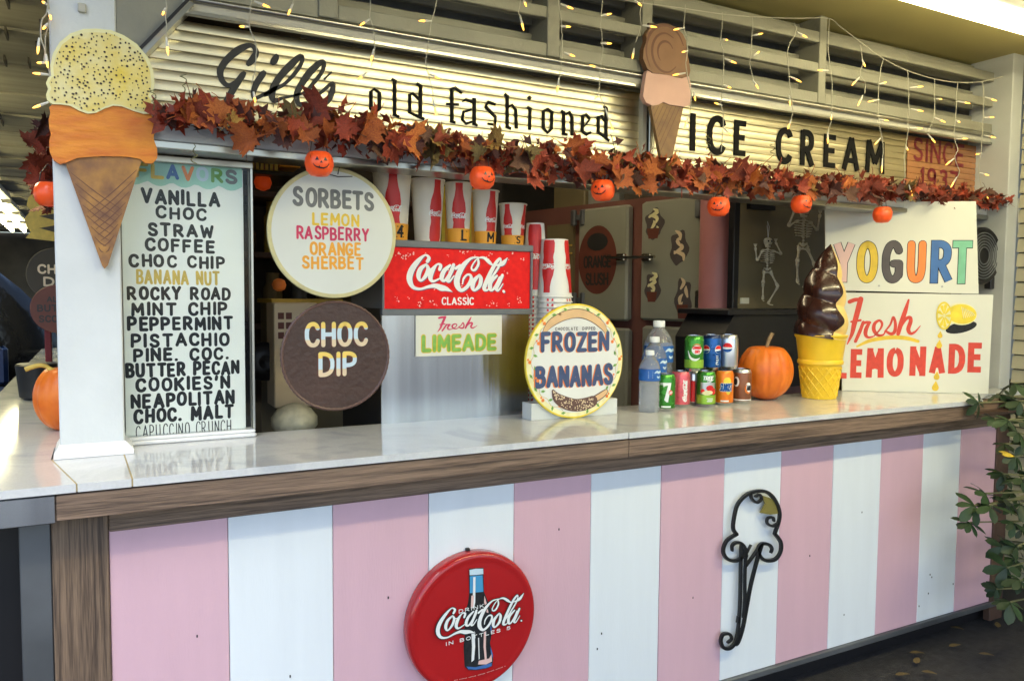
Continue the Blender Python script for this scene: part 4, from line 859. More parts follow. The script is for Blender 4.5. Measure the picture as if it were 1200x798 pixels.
CK = [[(0.8521, 1.4244, 0.01077), (0.8571, 1.4348, 0.01079), (0.8451, 1.4426, 0.00537), (0.8233, 1.4251, 0.0136), (0.8032, 1.3984, 0.01819), (0.7961, 1.3722, 0.01815), (0.8063, 1.3491, 0.01176), (0.8296, 1.3429, 0.00713), (0.8547, 1.3496, 0.009), (0.8769, 1.3529, 0.01332), (0.8961, 1.3472, 0.0183), (0.9122, 1.3444, 0.01351), (0.9324, 1.3356, 0.00124)], [(0.8483, 1.4155, 0.00657), (0.8311, 1.402, 0.01365), (0.824, 1.3814, 0.01421), (0.8312, 1.3675, 0.00713), (0.8468, 1.3818, 0.01195), (0.8546, 1.4025, 0.01198), (0.8483, 1.4155, 0.00657)], [(0.8521, 1.4089, 0.00359), (0.861, 1.4026, 0.0036), (0.8704, 1.4058, 0.00362)], [(0.8911, 1.4018, 0.01034), (0.8943, 1.4137, 0.01035), (0.8831, 1.4164, 0.00545), (0.8673, 1.3969, 0.01506), (0.8616, 1.3762, 0.01443), (0.8705, 1.366, 0.00785), (0.8928, 1.3753, 0.00426)], [(0.9249, 1.4145, 0.00739), (0.9056, 1.3977, 0.01346), (0.8976, 1.3768, 0.01403), (0.9057, 1.3681, 0.00796), (0.9218, 1.3832, 0.01232), (0.9347, 1.4073, 0.01114)], [(0.9363, 1.4162, 0.01052), (0.9266, 1.3922, 0.01234), (0.917, 1.3712, 0.0123), (0.9235, 1.3668, 0.00678), (0.938, 1.3835, 0.00372)], [(0.9438, 1.406, 0.00931), (0.9575, 1.4144, 0.00936)], [(1.0188, 1.441, 0.00384), (0.9938, 1.4372, 0.0076), (0.9674, 1.414, 0.01567), (0.9495, 1.3807, 0.01868), (0.948, 1.3567, 0.01868), (0.9612, 1.3404, 0.01127), (0.9809, 1.3511, 0.01136), (0.9941, 1.3724, 0.01141), (0.9924, 1.386, 0.00823), (0.9808, 1.3873, 0.0063), (0.9692, 1.375, 0.0069), (0.966, 1.36, 0.00376)], [(1.0172, 1.4364, 0.00639), (1.019, 1.4213, 0.00831), (1.009, 1.4044, 0.00828), (0.999, 1.4021, 0.00635), (0.9956, 1.4102, 0.0057), (1.0055, 1.427, 0.00445), (1.0189, 1.4389, 0.00384), (1.0374, 1.44, 0.00837), (1.0545, 1.4283, 0.01167), (1.0665, 1.4195, 0.00586), (1.082, 1.4183, 0.00524), (1.1027, 1.425, 0.01453), (1.1182, 1.4423, 0.00199)], [(1.0225, 1.3881, 0.00641), (1.0042, 1.3696, 0.01464), (0.9993, 1.3513, 0.01462), (1.006, 1.3408, 0.00765), (1.0228, 1.3546, 0.01283), (1.0277, 1.376, 0.01284), (1.0225, 1.3881, 0.00641)], [(1.0957, 1.4325, 0.00527), (1.0922, 1.4391, 0.00855), (1.0785, 1.4259, 0.01112), (1.0615, 1.398, 0.01301), (1.0447, 1.3641, 0.01423), (1.0387, 1.3457, 0.01291), (1.05, 1.3421, 0.00583), (1.0618, 1.3551, 0.00391)], [(1.0957, 1.4325, 0.00527), (1.0872, 1.4123, 0.00788), (1.0634, 1.3796, 0.00716), (1.0481, 1.3611, 0.00453)], [(1.0822, 1.3861, 0.00721), (1.0617, 1.3674, 0.01302), (1.0585, 1.349, 0.01431), (1.0654, 1.3414, 0.00717), (1.0824, 1.3585, 0.01181), (1.0926, 1.3801, 0.00988)], [(1.1013, 1.388, 0.00991), (1.091, 1.3678, 0.01251), (1.0808, 1.3477, 0.01246), (1.0878, 1.3416, 0.00658), (1.1032, 1.3618, 0.00331)], [(1.1055, 1.339, 0.00861), (1.1069, 1.3377, 0.00862)]]
coke_trace(MY-.004, 3e-4, 'c_navy', fm, .0022, -.0022); coke_trace(MY-.004, 1.6e-3, 'lwhite', fm)
ink = Ink(flatmap(MY-.004), 4e-4); ca, cb, cz_ = 0.8985, 1.004, 1.2959
text(ink, 'CLASSIC', (ca+cb)/2, cz_, .0235, .0036, .3, fit=cb-ca, square=True); text(ink, 'CLASSIC', (ca+cb)/2+.0012, cz_, .0235, .0030, .3, fit=cb-ca, square=True)
put('lettering', ink.mb, 'lwhite', fm)
rs_ = random.Random(9); ink = Ink(flatmap(MY-.004), 2e-4)
for q in range(46):
    px_ = rs_.uniform(mx0+.02, mx1-.02); pz_ = rs_.choice([rs_.uniform(zr0+.008, zr0+.04), rs_.uniform(zr1-.03, zr1-.006), rs_.uniform(zr0+.01, zr1-.01)])
    for w_ in range(3): ink.disc(px_+rs_.uniform(-.006, .006), pz_+rs_.uniform(-.005, .005), rs_.uniform(.0008, .0030), 6)
put('droplet_print', ink.mb, 'c_pink', fm)
# limeade card taped to the steel
la, lb = (0.8156, 0.33, 1.1435), (1.1005, 0.33, 1.2655)
lm = thing('limeade_card', 'cream limeade card fixed to the steel front', 'sign', (la[0], .33, la[2]))
put('card', MB().box((la[0], .328, la[2]), (lb[0], .3335, lb[2]), .0008), 'signw', lm)
FRESH = [[(0.0, 0.9642857142857143, 0.055248618784530384), (0.07734806629834254, 1.0089285714285714, 0.055248618784530384), (0.16574585635359115, 1.0178571428571428, 0.04861878453038674)], [(0.1569060773480663, 1.0267857142857142, 0.07292817679558011), (0.11049723756906077, 0.7321428571428571, 0.0707182320441989), (0.06629834254143646, 0.4642857142857143, 0.06629834254143646), (0.03314917127071823, 0.23214285714285715, 0.05082872928176796), (-0.03314917127071823, 0.0, 0.015469613259668509)], [(0.022099447513812154, 0.5089285714285714, 0.028729281767955802), (0.15469613259668508, 0.5446428571428571, 0.03314917127071823)], [(0.19337016574585636, 0.5, 0.04419889502762431), (0.143646408839779, 0.2857142857142857, 0.04861878453038674), (0.08287292817679558, 0.0625, 0.04419889502762431)], [(0.19337016574585636, 0.4732142857142857, 0.039779005524861875), (0.23756906077348067, 0.49642857142857144, 0.039779005524861875), (0.2850828729281768, 0.49107142857142855, 0.039779005524861875)], [(0.281767955801105, 0.49642857142857144, 0.039779005524861875), (0.23204419889502761, 0.3392857142857143, 0.055248618784530384), (0.2265193370165746, 0.21428571428571427, 0.04861878453038674), (0.26519337016574585, 0.15178571428571427, 0.03314917127071823), (0.3425414364640884, 0.17857142857142858, 0.017679558011049725)], [(0.3425414364640884, 0.17857142857142858, 0.015469613259668509), (0.430939226519337, 0.3392857142857143, 0.026519337016574586), (0.4585635359116022, 0.4642857142857143, 0.03314917127071823), (0.4198895027624309, 0.5392857142857143, 0.03314917127071823), (0.35359116022099446, 0.4642857142857143, 0.04640883977900553), (0.3425414364640884, 0.32142857142857145, 0.05082872928176796), (0.39779005524861877, 0.20535714285714285, 0.039779005524861875), (0.47513812154696133, 0.21428571428571427, 0.02430939226519337), (0.5082872928176796, 0.30357142857142855, 0.017679558011049725)], [(0.4972375690607735, 0.2857142857142857, 0.022099447513812154), (0.574585635359116, 0.44642857142857145, 0.028729281767955802), (0.6165745856353592, 0.6160714285714286, 0.03314917127071823), (0.6464088397790055, 0.4642857142857143, 0.041988950276243095), (0.6353591160220995, 0.2857142857142857, 0.04861878453038674), (0.585635359116022, 0.23214285714285715, 0.04419889502762431), (0.5193370165745856, 0.2857142857142857, 0.03314917127071823)], [(0.8342541436464088, 1.0089285714285714, 0.026519337016574586), (0.7845303867403315, 0.75, 0.057458563535911604), (0.7182320441988951, 0.42857142857142855, 0.061878453038674036), (0.6850828729281768, 0.23214285714285715, 0.04861878453038674)], [(0.6961325966850829, 0.30357142857142855, 0.022099447513812154), (0.7845303867403315, 0.5535714285714286, 0.04419889502762431), (0.850828729281768, 0.6071428571428571, 0.04861878453038674), (0.861878453038674, 0.5178571428571429, 0.055248618784530384), (0.8287292817679558, 0.3392857142857143, 0.055248618784530384), (0.861878453038674, 0.24107142857142858, 0.04419889502762431), (0.9281767955801105, 0.2857142857142857, 0.028729281767955802), (1.0, 0.41964285714285715, 0.008839779005524863)]]
def fresh(ink, x0, z0, w, h, wk=1):
    for st in FRESH: ink.smooth([(x0+a*w, z0+b*h, c*w*wk) for a, b, c in st])
ink = Ink(flatmap(.328), 3e-4); fa, fb = (0.8887, 0.33, 1.2181), (1.0154, 0.33, 1.2607)
fresh(ink, fa[0], fa[2]-.002, fb[0]-fa[0], (fb[2]-fa[2]), .85); put('lettering', ink.mb, 'c_magenta', lm)
for li, (mm, w_) in enumerate((('c_yel', .0155), ('c_lime', .0105))):
    ink = Ink(flatmap(.328), 3e-4+li*9e-4); a, b = (0.8317, 0.33, 1.1532), (1.0831, 0.33, 1.2099)
    text(ink, 'LIMEADE', (a[0]+b[0])/2, a[2]+(0 if li == 0 else .0025), (b[2]-a[2])-(0 if li == 0 else .005), w_, .34, fit=(b[0]-a[0])-(0 if li == 0 else .005)); put('lettering', ink.mb, mm, lm)

# ================================================================== PAPER CUPS
def bottle_half(t):
    """half width of the printed bottle at height t (0..1), in units of its height"""
    P_ = [(0, .115), (.06, .135), (.2, .13), (.32, .105), (.42, .118), (.55, .128), (.66, .11), (.78, .075), (.88, .058), (1, .058)]
    for (a, b), (c, d) in zip(P_[:-1], P_[1:]):
        if t <= c: u = (t-a)/(c-a); u = u*u*(3-2*u); return b+(d-b)*u
    return .058
def cam_a(c): return -math.atan2(c[0]-(-0.0095), c[1]-(-1.833))
def make_cup(c, rt_, rb_, h, label, angs, price=None, invert=False, group='paper cups on the drink fountain', plain=False, pink=False):
    t = thing('paper_cup', label, 'cup', c, 0, group)
    x, y, z = c; ca0 = cam_a(c); angs = [a+ca0 for a in angs]
    s_ = lambda q: (h-q) if invert else q
    if invert: prof = [(rb_*.9, h-.004), (rb_, h-.001), (rb_, h-.006), (rt_, .004)]
    else: prof = [(rb_, 0), (rt_, h-.003)]
    mb = MB(); n = 32
    if invert: mb.lathe([(rt_-.001, .003), (rb_, h), (rb_-.003, h), (rb_-.004, h-.008), (.002, h-.008)], (x, y, z), n)
    else: mb.lathe([(rb_-.001, 0), (rb_, .001), (rt_, h-.003), (rt_-.0015, h-.003), (rt_-.003, h-.03)], (x, y, z), n, cap=False)
    put('body', mb, 'cupw' if invert else 'cup', t, 40)
    rz_ = 0 if invert else h
    rm = MB(); rm.tube([(x+(rt_+.0008)*cos(2*pi*i/n), y+(rt_+.0008)*sin(2*pi*i/n), z+(.003 if invert else h-.003)) for i in range(n+1)], .0024, 6)
    put('rim', rm, 'cupw' if invert else 'cup', t, True)
    def fn(x_, z_, k):
        f = (h-z_)/h if invert else z_/h
        zz = z_
        R = (rb_+(rt_-rb_)*((1-z_/h) if invert else z_/h))+k
        a = x_; return (x+R*cos(a), y+R*sin(a), z+zz)
    if plain:
        ink = Ink(fn, 3e-4)
        for a_ in angs: ink.poly([(a_-.22, .006), (a_+.16, .006), (a_+.16, .014), (a_-.22, .014)])
        put('print', ink.mb, 'cupred', t); return t
    for bi, a_ in enumerate(angs):
        H = h*.97; ink = Ink(fn, 3e-4); NY, NX = 18, 6; vs = []
        k = ink.up()
        for j in range(NY+1):
            v = j/NY; zz = (.01*h+v*H) if not invert else h-(.02*h+v*H*.92)
            hw = bottle_half(v)*h*.92/((rt_+rb_)/2)
            for i in range(NX+1): vs.append(fn(a_+(-hw+2*hw*i/NX), zz, k))
        ink.mb.add(vs, [(j*(NX+1)+i, j*(NX+1)+i+1, (j+1)*(NX+1)+i+1, (j+1)*(NX+1)+i) for j in range(NY) for i in range(NX)])
        put('printed_bottle', ink.mb, 'cupred', t)
        fr_ = lambda x_, z_, k: fn(x_/((rt_+rb_)/2), z_, k)
        ink = Ink(lambda x_, z_, k: fn(a_+x_/((rt_+rb_)/2), z_, k), 8e-4)
        logo(ink, 0, h*(.45 if not invert else .53), h*.27, 0, 1.1, -1 if invert else 1); put('lettering', ink.mb, 'lwhite', t)
    if price:
        ink = Ink(fn, 1.4e-3); NX = 14; k = ink.up(); vs = []
        for zz in (.001, h*.24):
            for i in range(NX+1): vs.append(fn(-pi/2+ca0-1.5+3.0*i/NX, zz, k))
        ink.mb.add(vs, [(i, i+1, NX+2+i, NX+1+i) for i in range(NX)]); put('price_band', ink.mb, 'orange', t)
        ink = Ink(lambda x_, z_, k: fn(-pi/2+ca0+.55+x_/rb_, z_, k), 1.9e-3); text(ink, price, 0, h*.04, h*.18, h*.032, .3, square=True); 
        ink.ribbon([(-.012, h*.05, .003), (.012, h*.05, .003)], False); ink.ribbon([(-.01, h*.195, .003), (.01, h*.195, .003)], False)
        put('lettering', ink.mb, 'sblack', t)
    return t
CUPS = [((0.7678, 0.4, 1.4837), 0.0571, 0.2057), ((0.8806, 0.4, 1.4854), 0.0506, 0.1896), ((0.9827, 0.4, 1.488), 0.0424, 0.1868), ((1.0754, 0.4, 1.4902), 0.0418, 0.1699), ((1.1731, 0.4, 1.4939), 0.0439, 0.1346)]
LAB = ['largest paper cup, leftmost, half hidden by the white round sign', 'tall plain paper cup without a price band, second from left', 'paper cup with an orange band marked L', 'paper cup with an orange band marked M', 'smallest paper cup, orange band marked S']
for i, (c, r_, h_) in enumerate(CUPS):
    angs = [-pi/2+(.05, .66, .05, .6, -.42)[i]]+([-pi/2+1.15] if i == 4 else [])
    make_cup((c[0], c[1], mzt+.0005), r_, r_*.76, h_+.012*0, LAB[i], angs, (('4'), None, 'L', 'M', 'S')[i])
SK = [((1.2482, 0.3855, 0.9491), 0), ((1.3122, 0.3559, 0.9491), 0)]
for si, (cx_, cy_, top, bot, ttop, tbot) in enumerate([(1.2685, 0.42, 1.5628, 1.3244, 0.05810000000000004, 0.10070000000000001), (1.3079, 0.36, 1.5078, 1.3194, 0.08729999999999993, 0.1171000000000002)]):
    h_ = top-bot; r1, r2 = tbot/2, ttop/2
    make_cup((cx_, cy_, bot), r1, r2, h_, ('paper cup on top of the rear upturned stack, between fountain and second stack', 'paper cup on top of the nearer upturned stack behind the round banana sign')[si], [-pi/2+(-.05, -.45)[si]]+([-pi/2+1.2] if si else []), None, True, 'stacked upturned cups')
    gap = (.0145, .0165)[si]; z = bot-gap; proto = None; k = 0
    while z > ZC+.001:
        if proto is None:
            proto = make_cup((cx_, cy_, z), r1, r1-.0035, gap+.004, 'upturned paper cup nested in the lower part of %s stack beside the fountain' % ('the rear' if si == 0 else 'the nearer'), [-pi/2-.2, -pi/2+1.], None, True, 'nested cups in the %s stack' % ('rear', 'nearer')[si], plain=True)
        else: dup(proto, (cx_, cy_, z), (k*.9) % 1.1 if 0 else 0)
        z -= gap; k += 1

# ================================================================== FROZEN BANANAS SIGN
bc = (1.287, 0.225, 1.1211); br = 0.1769
blk = single('sign_block', MB().prism([(1.1393, .205), (1.454, .205), (1.454, .262), (1.1393, .262)], ZC+.0008, 1.0, 'z'), 'white', 'chipped white block the round banana sign stands against', 'block')
tb = thing('banana_sign', 'round frozen bananas sign with a leafy yellow border standing on the counter', 'sign', (bc[0], .192, ZC+br))
bc = (bc[0], .192, ZC+br)
put('board', MB().lathe([(br-.001, 0), (br, .0015), (br, .009), (br-.001, .010)], bc, 72, ax='y'), 'lemY', tb, 30)
ink = Ink(flatmap(.192, bc[0], bc[2]), 3e-4); ink.poly([(.985*br*cos(2*pi*i/64), .968*br*sin(2*pi*i/64)) for i in range(64)]); put('face_rim', ink.mb, 'lemL', tb)
ink = Ink(flatmap(.192, bc[0], bc[2]), 7e-4); ink.poly([(.90*br*cos(2*pi*i/64), .90*br*sin(2*pi*i/64)) for i in range(64)]); put('face', ink.mb, 'bann', tb)
rb2 = random.Random(2)
inkv = Ink(flatmap(.192, bc[0], bc[2]), 1.1e-3); inkg = Ink(flatmap(.192, bc[0], bc[2]), 1.6e-3); inko = Ink(flatmap(.192, bc[0], bc[2]), 1.8e-3)
for sg in (-1, 1):
    vp = []
    for i in range(40):
        a = pi/2+sg*(.15+i*2.7/39); q = br*(.875+.025*sin(i*1.3)); vp.append((q*cos(a), q*sin(a), .0016))
    inkv.smooth(vp, sub=2)
    for i in range(22):
        a = pi/2+sg*(.12+i*2.75/21); q = br*(.875+.05*(1 if i % 2 else -1)); x_, z_ = q*cos(a), q*sin(a)
        if i % 3 == 2: inko.disc(x_, z_, br*.032, 9); inko.disc(x_-.006*sg, z_+.008, br*.02, 8)
        else:
            r_ = rb2.uniform(0, 6); L_ = br*.05; ca_, sa_ = cos(r_), sin(r_)
            inkg.poly([(x_+ca_*L_, z_+sa_*L_), (x_-sa_*L_*.5, z_+ca_*L_*.5), (x_-ca_*L_, z_-sa_*L_), (x_+sa_*L_*.5, z_-ca_*L_*.5)])
put('painted_vine', inkv.mb, 'c_tan', tb); put('painted_leaves', inkg.mb, 'c_leaf', tb); put('painted_berries', inko.mb, 'c_or', tb)
def bn(pts, w, col, lift, closed=False):
    ink = Ink(flatmap(.192, bc[0], bc[2]), lift); ink.smooth([(a*br, b*br, c*br*w) for a, b, c in pts]); put('painted_banana', ink.mb, col, tb)
top_b = [(-.66, .50, .05), (-.52, .66, .12), (-.25, .79, .14), (.05, .83, .14), (.33, .75, .13), (.55, .60, .11), (.62, .48, .04)]
bn(top_b, 1.18, 'c_choc', 1.2e-3); bn(top_b, 1, 'c_tanb', 2.1e-3)
bb_ = [(-.46, -.50, .06), (-.38, -.62, .17), (-.2, -.72, .22), (0, -.77, .22), (.2, -.76, .22), (.36, -.72, .20)]
bn([(.36, -.71, .10), (.55, -.62, .10), (.64, -.56, .07)], 1.3, 'c_choc', 1.2e-3); bn([(.36, -.71, .10), (.55, -.62, .10), (.64, -.56, .07)], .9, 'c_tanb', 2.1e-3); bn(bb_, 1, 'c_choc', 2.4e-3)
ink = Ink(flatmap(.192, bc[0], bc[2]), 3.2e-3)
for i in range(150):
    u = rb2.uniform(0, 1); j = min(int(u*5), 4); t = u*5-j; p, q = bb_[j], bb_[j+1]
    x_ = p[0]+(q[0]-p[0])*t; z_ = p[1]+(q[1]-p[1])*t+rb2.uniform(-.42, .42)*(p[2]+(q[2]-p[2])*t); ink.disc(x_*br, z_*br, br*rb2.uniform(.008, .014), 5)
put('painted_nuts', ink.mb, 'c_sand', tb)
for s_, z_, h_, fw in (('FROZEN', .16, .36, 1.40), ('BANANAS', -.45, .39, 1.60)):
    for li, (mm, dxx) in enumerate((('c_or', -.022), ('c_navy', 0))):
        ink = Ink(flatmap(.192, bc[0]+dxx*br, bc[2]-abs(dxx)*.3*br), 1.3e-3+li*9e-4); text(ink, s_, -.01*br, z_*br, h_*br, h_*br*.205, .36, fit=fw*br, jit=.02, rnd=random.Random(8)); put('lettering', ink.mb, mm, tb)
ink = Ink(flatmap(.192, bc[0], bc[2]), 1.3e-3); text(ink, 'CHOCOLATE  DIPPED', -.02*br, .535*br, .06*br, .010*br, .5, fit=.82*br); put('lettering', ink.mb, 'c_dk', tb)

# ================================================================== BOTTLES OF WATER
def make_bottle(c, s, label):
    t = thing('water_bottle', label, 'water bottle', c, .0, 'water bottles beside the cans')
    x, y, z = c
    prof = [(.026, 0), (.033, .003), (.0345, .012)]
    for q in range(7): prof += [(.0345, .016+q*.012), (.032, .021+q*.012), (.032, .024+q*.012)]
    prof += [(.0345, .104), (.0345, .142), (.033, .150), (.028, .163), (.019, .176), (.0125, .184), (.0125, .190)]
    put('bottle_body', MB().lathe([(r*s, h*s) for r, h in prof], c, 28), 'water', t, 60)
    put('cap', MB().lathe([(.0135*s, .186*s), (.014*s, .188*s), (.014*s, .199*s), (.013*s, .201*s)], c, 20), 'lwhite', t, 40)
    mb = MB().lathe([(0.0352*s, .104*s), (0.0352*s, .142*s)], c, 32, cap=False); put('label', mb, 'label_blue', t, True)
    fn = lambda x_, z_, k: (x+(0.0352*s+k)*cos(-pi/2+x_/(0.0352*s)), y+(0.0352*s+k)*sin(-pi/2+x_/(0.0352*s)), z+z_)
    ink = Ink(fn, 3e-4); ink.smooth([(-.006*s, .130*s, .003*s), (.002*s, .134*s, .007*s), (.010*s, .131*s, .007*s), (.020*s, .133*s, .006*s), (.03*s, .13*s, .003*s)])
    ink.smooth([(.004*s, .118*s, .004*s), (.010*s, .115*s, .006*s), (.018*s, .118*s, .004*s)])
    for q in range(5): ink.ribbon([(-.028*s, (.135-.005*q)*s, .0012*s), (-.012*s, (.135-.005*q)*s, .0012*s)], False)
    put('lettering', ink.mb, 'c_sky', t)
make_bottle((1.578, .20, ZC+.0006), 1.0, 'smallest clear water bottle at the front beside the cans')
make_bottle((1.6238-.0+.02, .26, ZC+.0006), 1.20, 'middle clear water bottle between the small one and the tall one')
make_bottle((1.705, .315, ZC+.0006), 1.46, 'tallest clear water bottle at the back of the three')

# ================================================================== SODA CANS
CR, CH = .0325, .1225
def make_can(c, rot, label, colours, art, group='soda cans on the counter'):
    t = thing('soda_can', label, 'soda can', c, 0, group)
    x, y, z = c; a0 = -pi/2-math.atan2(C_[0]-x, -(C_[1]-y)) if 0 else -pi/2-math.atan2(x-C_[0], y-C_[1])*.85
    put('can_end', MB().lathe([(.024, .004), (.026, 0), (.0275, .002), (CR-.0005, .010)], c, 32), 'steel', t, True)
    put('body', MB().lathe([(CR-.0005, .0101), (CR, .012), (CR, CH-.016), (CR-.001, CH-.013)], c, 40, cap=False), colours[0], t, True)
    put('can_shoulder', MB().lathe([(CR-.001, CH-.0129), (.0285, CH-.003), (.0275, CH-.002)], c, 40, cap=False), colours[1], t, True)
    put('can_lid', MB().lathe([(.0275, CH-.002), (.0278, CH), (.0262, CH), (.0255, CH-.004), (.004, CH-.004)], c, 32, cap=True), 'steel', t, True)
    fn = lambda x_, z_, k: (x+(CR+k)*cos(a0+rot+x_/CR), y+(CR+k)*sin(a0+rot+x_/CR), z+z_)
    for i, (mm, f) in enumerate(art):
        ink = Ink(fn, 3e-4+i*6e-4); f(ink); put('print', ink.mb, mm, t)['kind'] = 'stuff'
C_ = (-0.0095, -1.833, 1.3295)
def band(z0, z1, a=-.05, b=.05):
    def f(ink):
        k = ink.up(); N = 16; vs = [ink.fn(a+(b-a)*i/N, z, k) for z in (z0, z1) for i in range(N+1)]
        ink.mb.add(vs, [(i, i+1, N+2+i, N+1+i) for i in range(N)])
    return f
def blob(cx_, cz_, rx_, rz_, rot=0, n=26):
    def f(ink):
        ink.fill([(cx_+rx_*cos(2*pi*i/n)*cos(rot)-rz_*sin(2*pi*i/n)*sin(rot), cz_+rx_*cos(2*pi*i/n)*sin(rot)+rz_*sin(2*pi*i/n)*cos(rot)) for i in range(n)], 12, 8)
    return f
def many(*fs):
    def f(ink):
        for g in fs: g(ink)
    return f
def st(*pts): return lambda ink: ink.smooth(list(pts))
def tx(s, x_, z_, h, w, fit=None, **k): return lambda ink: text(ink, s, x_, z_, h, w, .25, fit=fit, **k)
M['k_green'] = mat('can_green', (.05, .26, .03), .25, metal=.5, var=.15, vs=30); M['k_lime'] = mat('can_lime', (.30, .52, .05), .3, metal=.4)
M['k_silver'] = mat('can_silver', (.62, .64, .66), .28, metal=.9); M['k_blue'] = mat('can_blue', (.01, .09, .33), .28, metal=.4, var=.3, vs=60); M['k_navy'] = mat('can_navy', (.01, .025, .09), .3, metal=.3)
M['k_pink'] = mat('can_pinkred', (.72, .12, .15), .3, metal=.3, var=.2, vs=120); M['k_orange'] = mat('can_orange', (.82, .20, .01), .3, metal=.2, var=.15, vs=40); M['k_brown'] = mat('can_brown', (.24, .09, .04), .3, metal=.4, var=.2, vs=30)
M['k_red'] = mat('can_red', (.68, .02, .02), .3, metal=.2)
def pepsi_ball(x_, z_, r):
    up_ = lambda ink: ink.fill([(x_+r*cos(a), z_+r*sin(a)) for a in [pi*.02+pi*.96*i/14 for i in range(15)]]+[(x_-r*.5, z_+r*.22), (x_+r*.1, z_+r*.1), (x_+r*.5, z_+r*.28)])
    lo_ = lambda ink: ink.fill([(x_+r*cos(a), z_+r*sin(a)) for a in [-pi*.06-pi*.84*i/14 for i in range(15)]]+[(x_-r*.3, z_-r*.5), (x_+r*.35, z_-r*.42)])
    return up_, lo_
canpos = [(1.6655, 0.2247, 0.9491), (1.7557, 0.2604, 0.9491), (1.815, 0.2675, 0.9491), (1.8545, 0.2379, 0.9491), (1.9429, 0.2442, 0.9491), (2.0261, 0.2423, 0.9491)]
can_x = [1.668, 1.728, 1.798, 1.872, 1.958, 2.052]
can_x = [1.6488, 1.7544, 1.8375, 1.8379, 1.9245, 2.0159]
can_y = [.205, .255, .285, .22, .225, .232]
ZB = ZC+.0006
make_can((can_x[0], can_y[0], ZB), 0, 'green can with a white 7 and a red dot, leftmost in the front row', ('k_green', 'k_green'), [('lwhite', many(lambda i: [i.fill([(-.012, .095), (.016, .095), (.014, .084), (-.010, .081)], 3), i.fill([(.006, .090), (.016, .092), (.006, .030), (-.008, .032)], 8)], band(.013, .018, -.016, .016), band(.092, .094, -.02, .004), band(.088, .090, -.02, .0))), ('k_red', blob(.014, .062, .0075, .0085)), ('lwhite', tx('UP', .014, .057, .010, .0018))])
make_can((can_x[1], can_y[1], ZB), 0, 'pinkish red can with white script up it, second from left in the front row', ('k_pink', 'k_pink'), [('lwhite', many(lambda i: [i.smooth([(.010+(b-.5)*-.02*1.1, .02+a*.075, w*.05)for a, b, w in [((x-50)/1020, (470-y)/470, w/1020*2) for x, y, w in s_]]) for s_ in COKE]))])
make_can((can_x[2], can_y[2], ZB), 0, 'white and red can with a large droplet mark, third from left in the front row', ('k_silver', 'k_silver'), [('k_red', many(band(.012, .085, -.012, .004), blob(.017, .035, .006, .016))), ('black', blob(.014, .095, .004, .010))])
make_can((can_x[3], can_y[3], ZB), 0, 'green juice can with apples printed on it, in the middle of the front row', ('k_green', 'k_green'), [('k_lime', band(.012, .042, -.05, .05)), ('k_silver', band(.045, .085, -.022, .03)), ('k_red', many(blob(.010, .066, .013, .010), blob(.024, .055, .010, .012), blob(-.014, .055, .007, .008))), ('lemL', blob(.002, .050, .018, .008, .1)), ('lwhite', many(tx('TREE', .002, .092, .016, .0035, .034, slant=.2), tx('TOP', .006, .086, .006, .001, .014), st((-.016, .084, .001), (.005, .086, .0022), (.022, .096, .001)), band(.030, .032, -.002, .02), band(.026, .028, .002, .02), band(.020, .023, .0, .018)))])
make_can((can_x[4], can_y[4], ZB), 0, 'bright orange can with blue lettering, second from right in the front row', ('k_orange', 'k_orange'), [('lemY', many(blob(.008, .085, .014, .014), blob(.012, .06, .010, .022))), ('lwhite', many(tx('SUNKIST', .004, .049, .030, .0060, .046, slant=.1), band(.014, .019, -.014, .014))), ('k_blue', tx('SUNKIST', .004, .050, .028, .0034, .043, slant=.1))])
make_can((can_x[5], can_y[5], ZB), 0, 'brown root beer can with a white ringed monogram, rightmost in the front row', ('k_brown', 'k_silver'), [('lwhite', many(blob(-.024, .078, .011, .018), blob(.020, .056, .013, .020), band(.012, .016, -.04, .04))), ('k_orange', blob(.018, .054, .012, .018)), ('lwhite', blob(.021, .058, .010, .016)), ('black', many(blob(-.026, .078, .007, .013), tx('A&W', .021, .048, .018, .003, .017)))])
ZT2 = ZB+CH+.0004
tx_ = [1.7946, 1.8869, 1.9529]
make_can((tx_[0], .235, ZT2), 0, 'green ginger ale can with a red lettered badge, left of the three on top', ('k_green', 'k_green'), [('k_lime', band(.0125, .040, -.05, .05)), ('lwhite', many(blob(.006, .074, .018, .016), st((-.024, .07, .002), (-.016, .048, .007), (.0, .040, .008), (.016, .046, .002)))), ('k_red', many(tx('CANADA', .006, .076, .011, .0026, .030), tx('DRY', .008, .062, .011, .0026, .018))), ('c_or', st((-.006, .091, .001), (.006, .093, .004), (.018, .09, .001)))])
u1, l1 = pepsi_ball(-.024, .072, .0135); u2, l2 = pepsi_ball(.022, .072, .0135)
make_can((tx_[1], .250, ZT2), 0, 'deep blue cola can with round tricolour marks, middle of the three on top', ('k_blue', 'k_navy'), [('lwhite', many(blob(-.024, .072, .0145, .0145), blob(.022, .072, .0145, .0145), lambda i: [i.line([(a, b) for a, b in sg], .0022) for sg in [[(.013, .020), (.023, .020)], [(.013, .020), (.013, .026)], [(.013, .026), (.018, .026)], [(.013, .030), (.021, .030)], [(.013, .036), (.023, .036)], [(.013, .043), (.021, .043)], [(.013, .049), (.021, .049)]]])), ('k_red', many(u1, u2)), ('k_blue', many(l1, l2))])
u3, l3 = pepsi_ball(-.008, .078, .0165)
make_can((tx_[2], .236, ZT2), 0, 'silver diet cola can with a big tricolour ball, right of the three on top', ('k_silver', 'k_silver'), [('lwhite', blob(-.008, .078, .0175, .0175)), ('k_red', u3), ('k_blue', l3)])

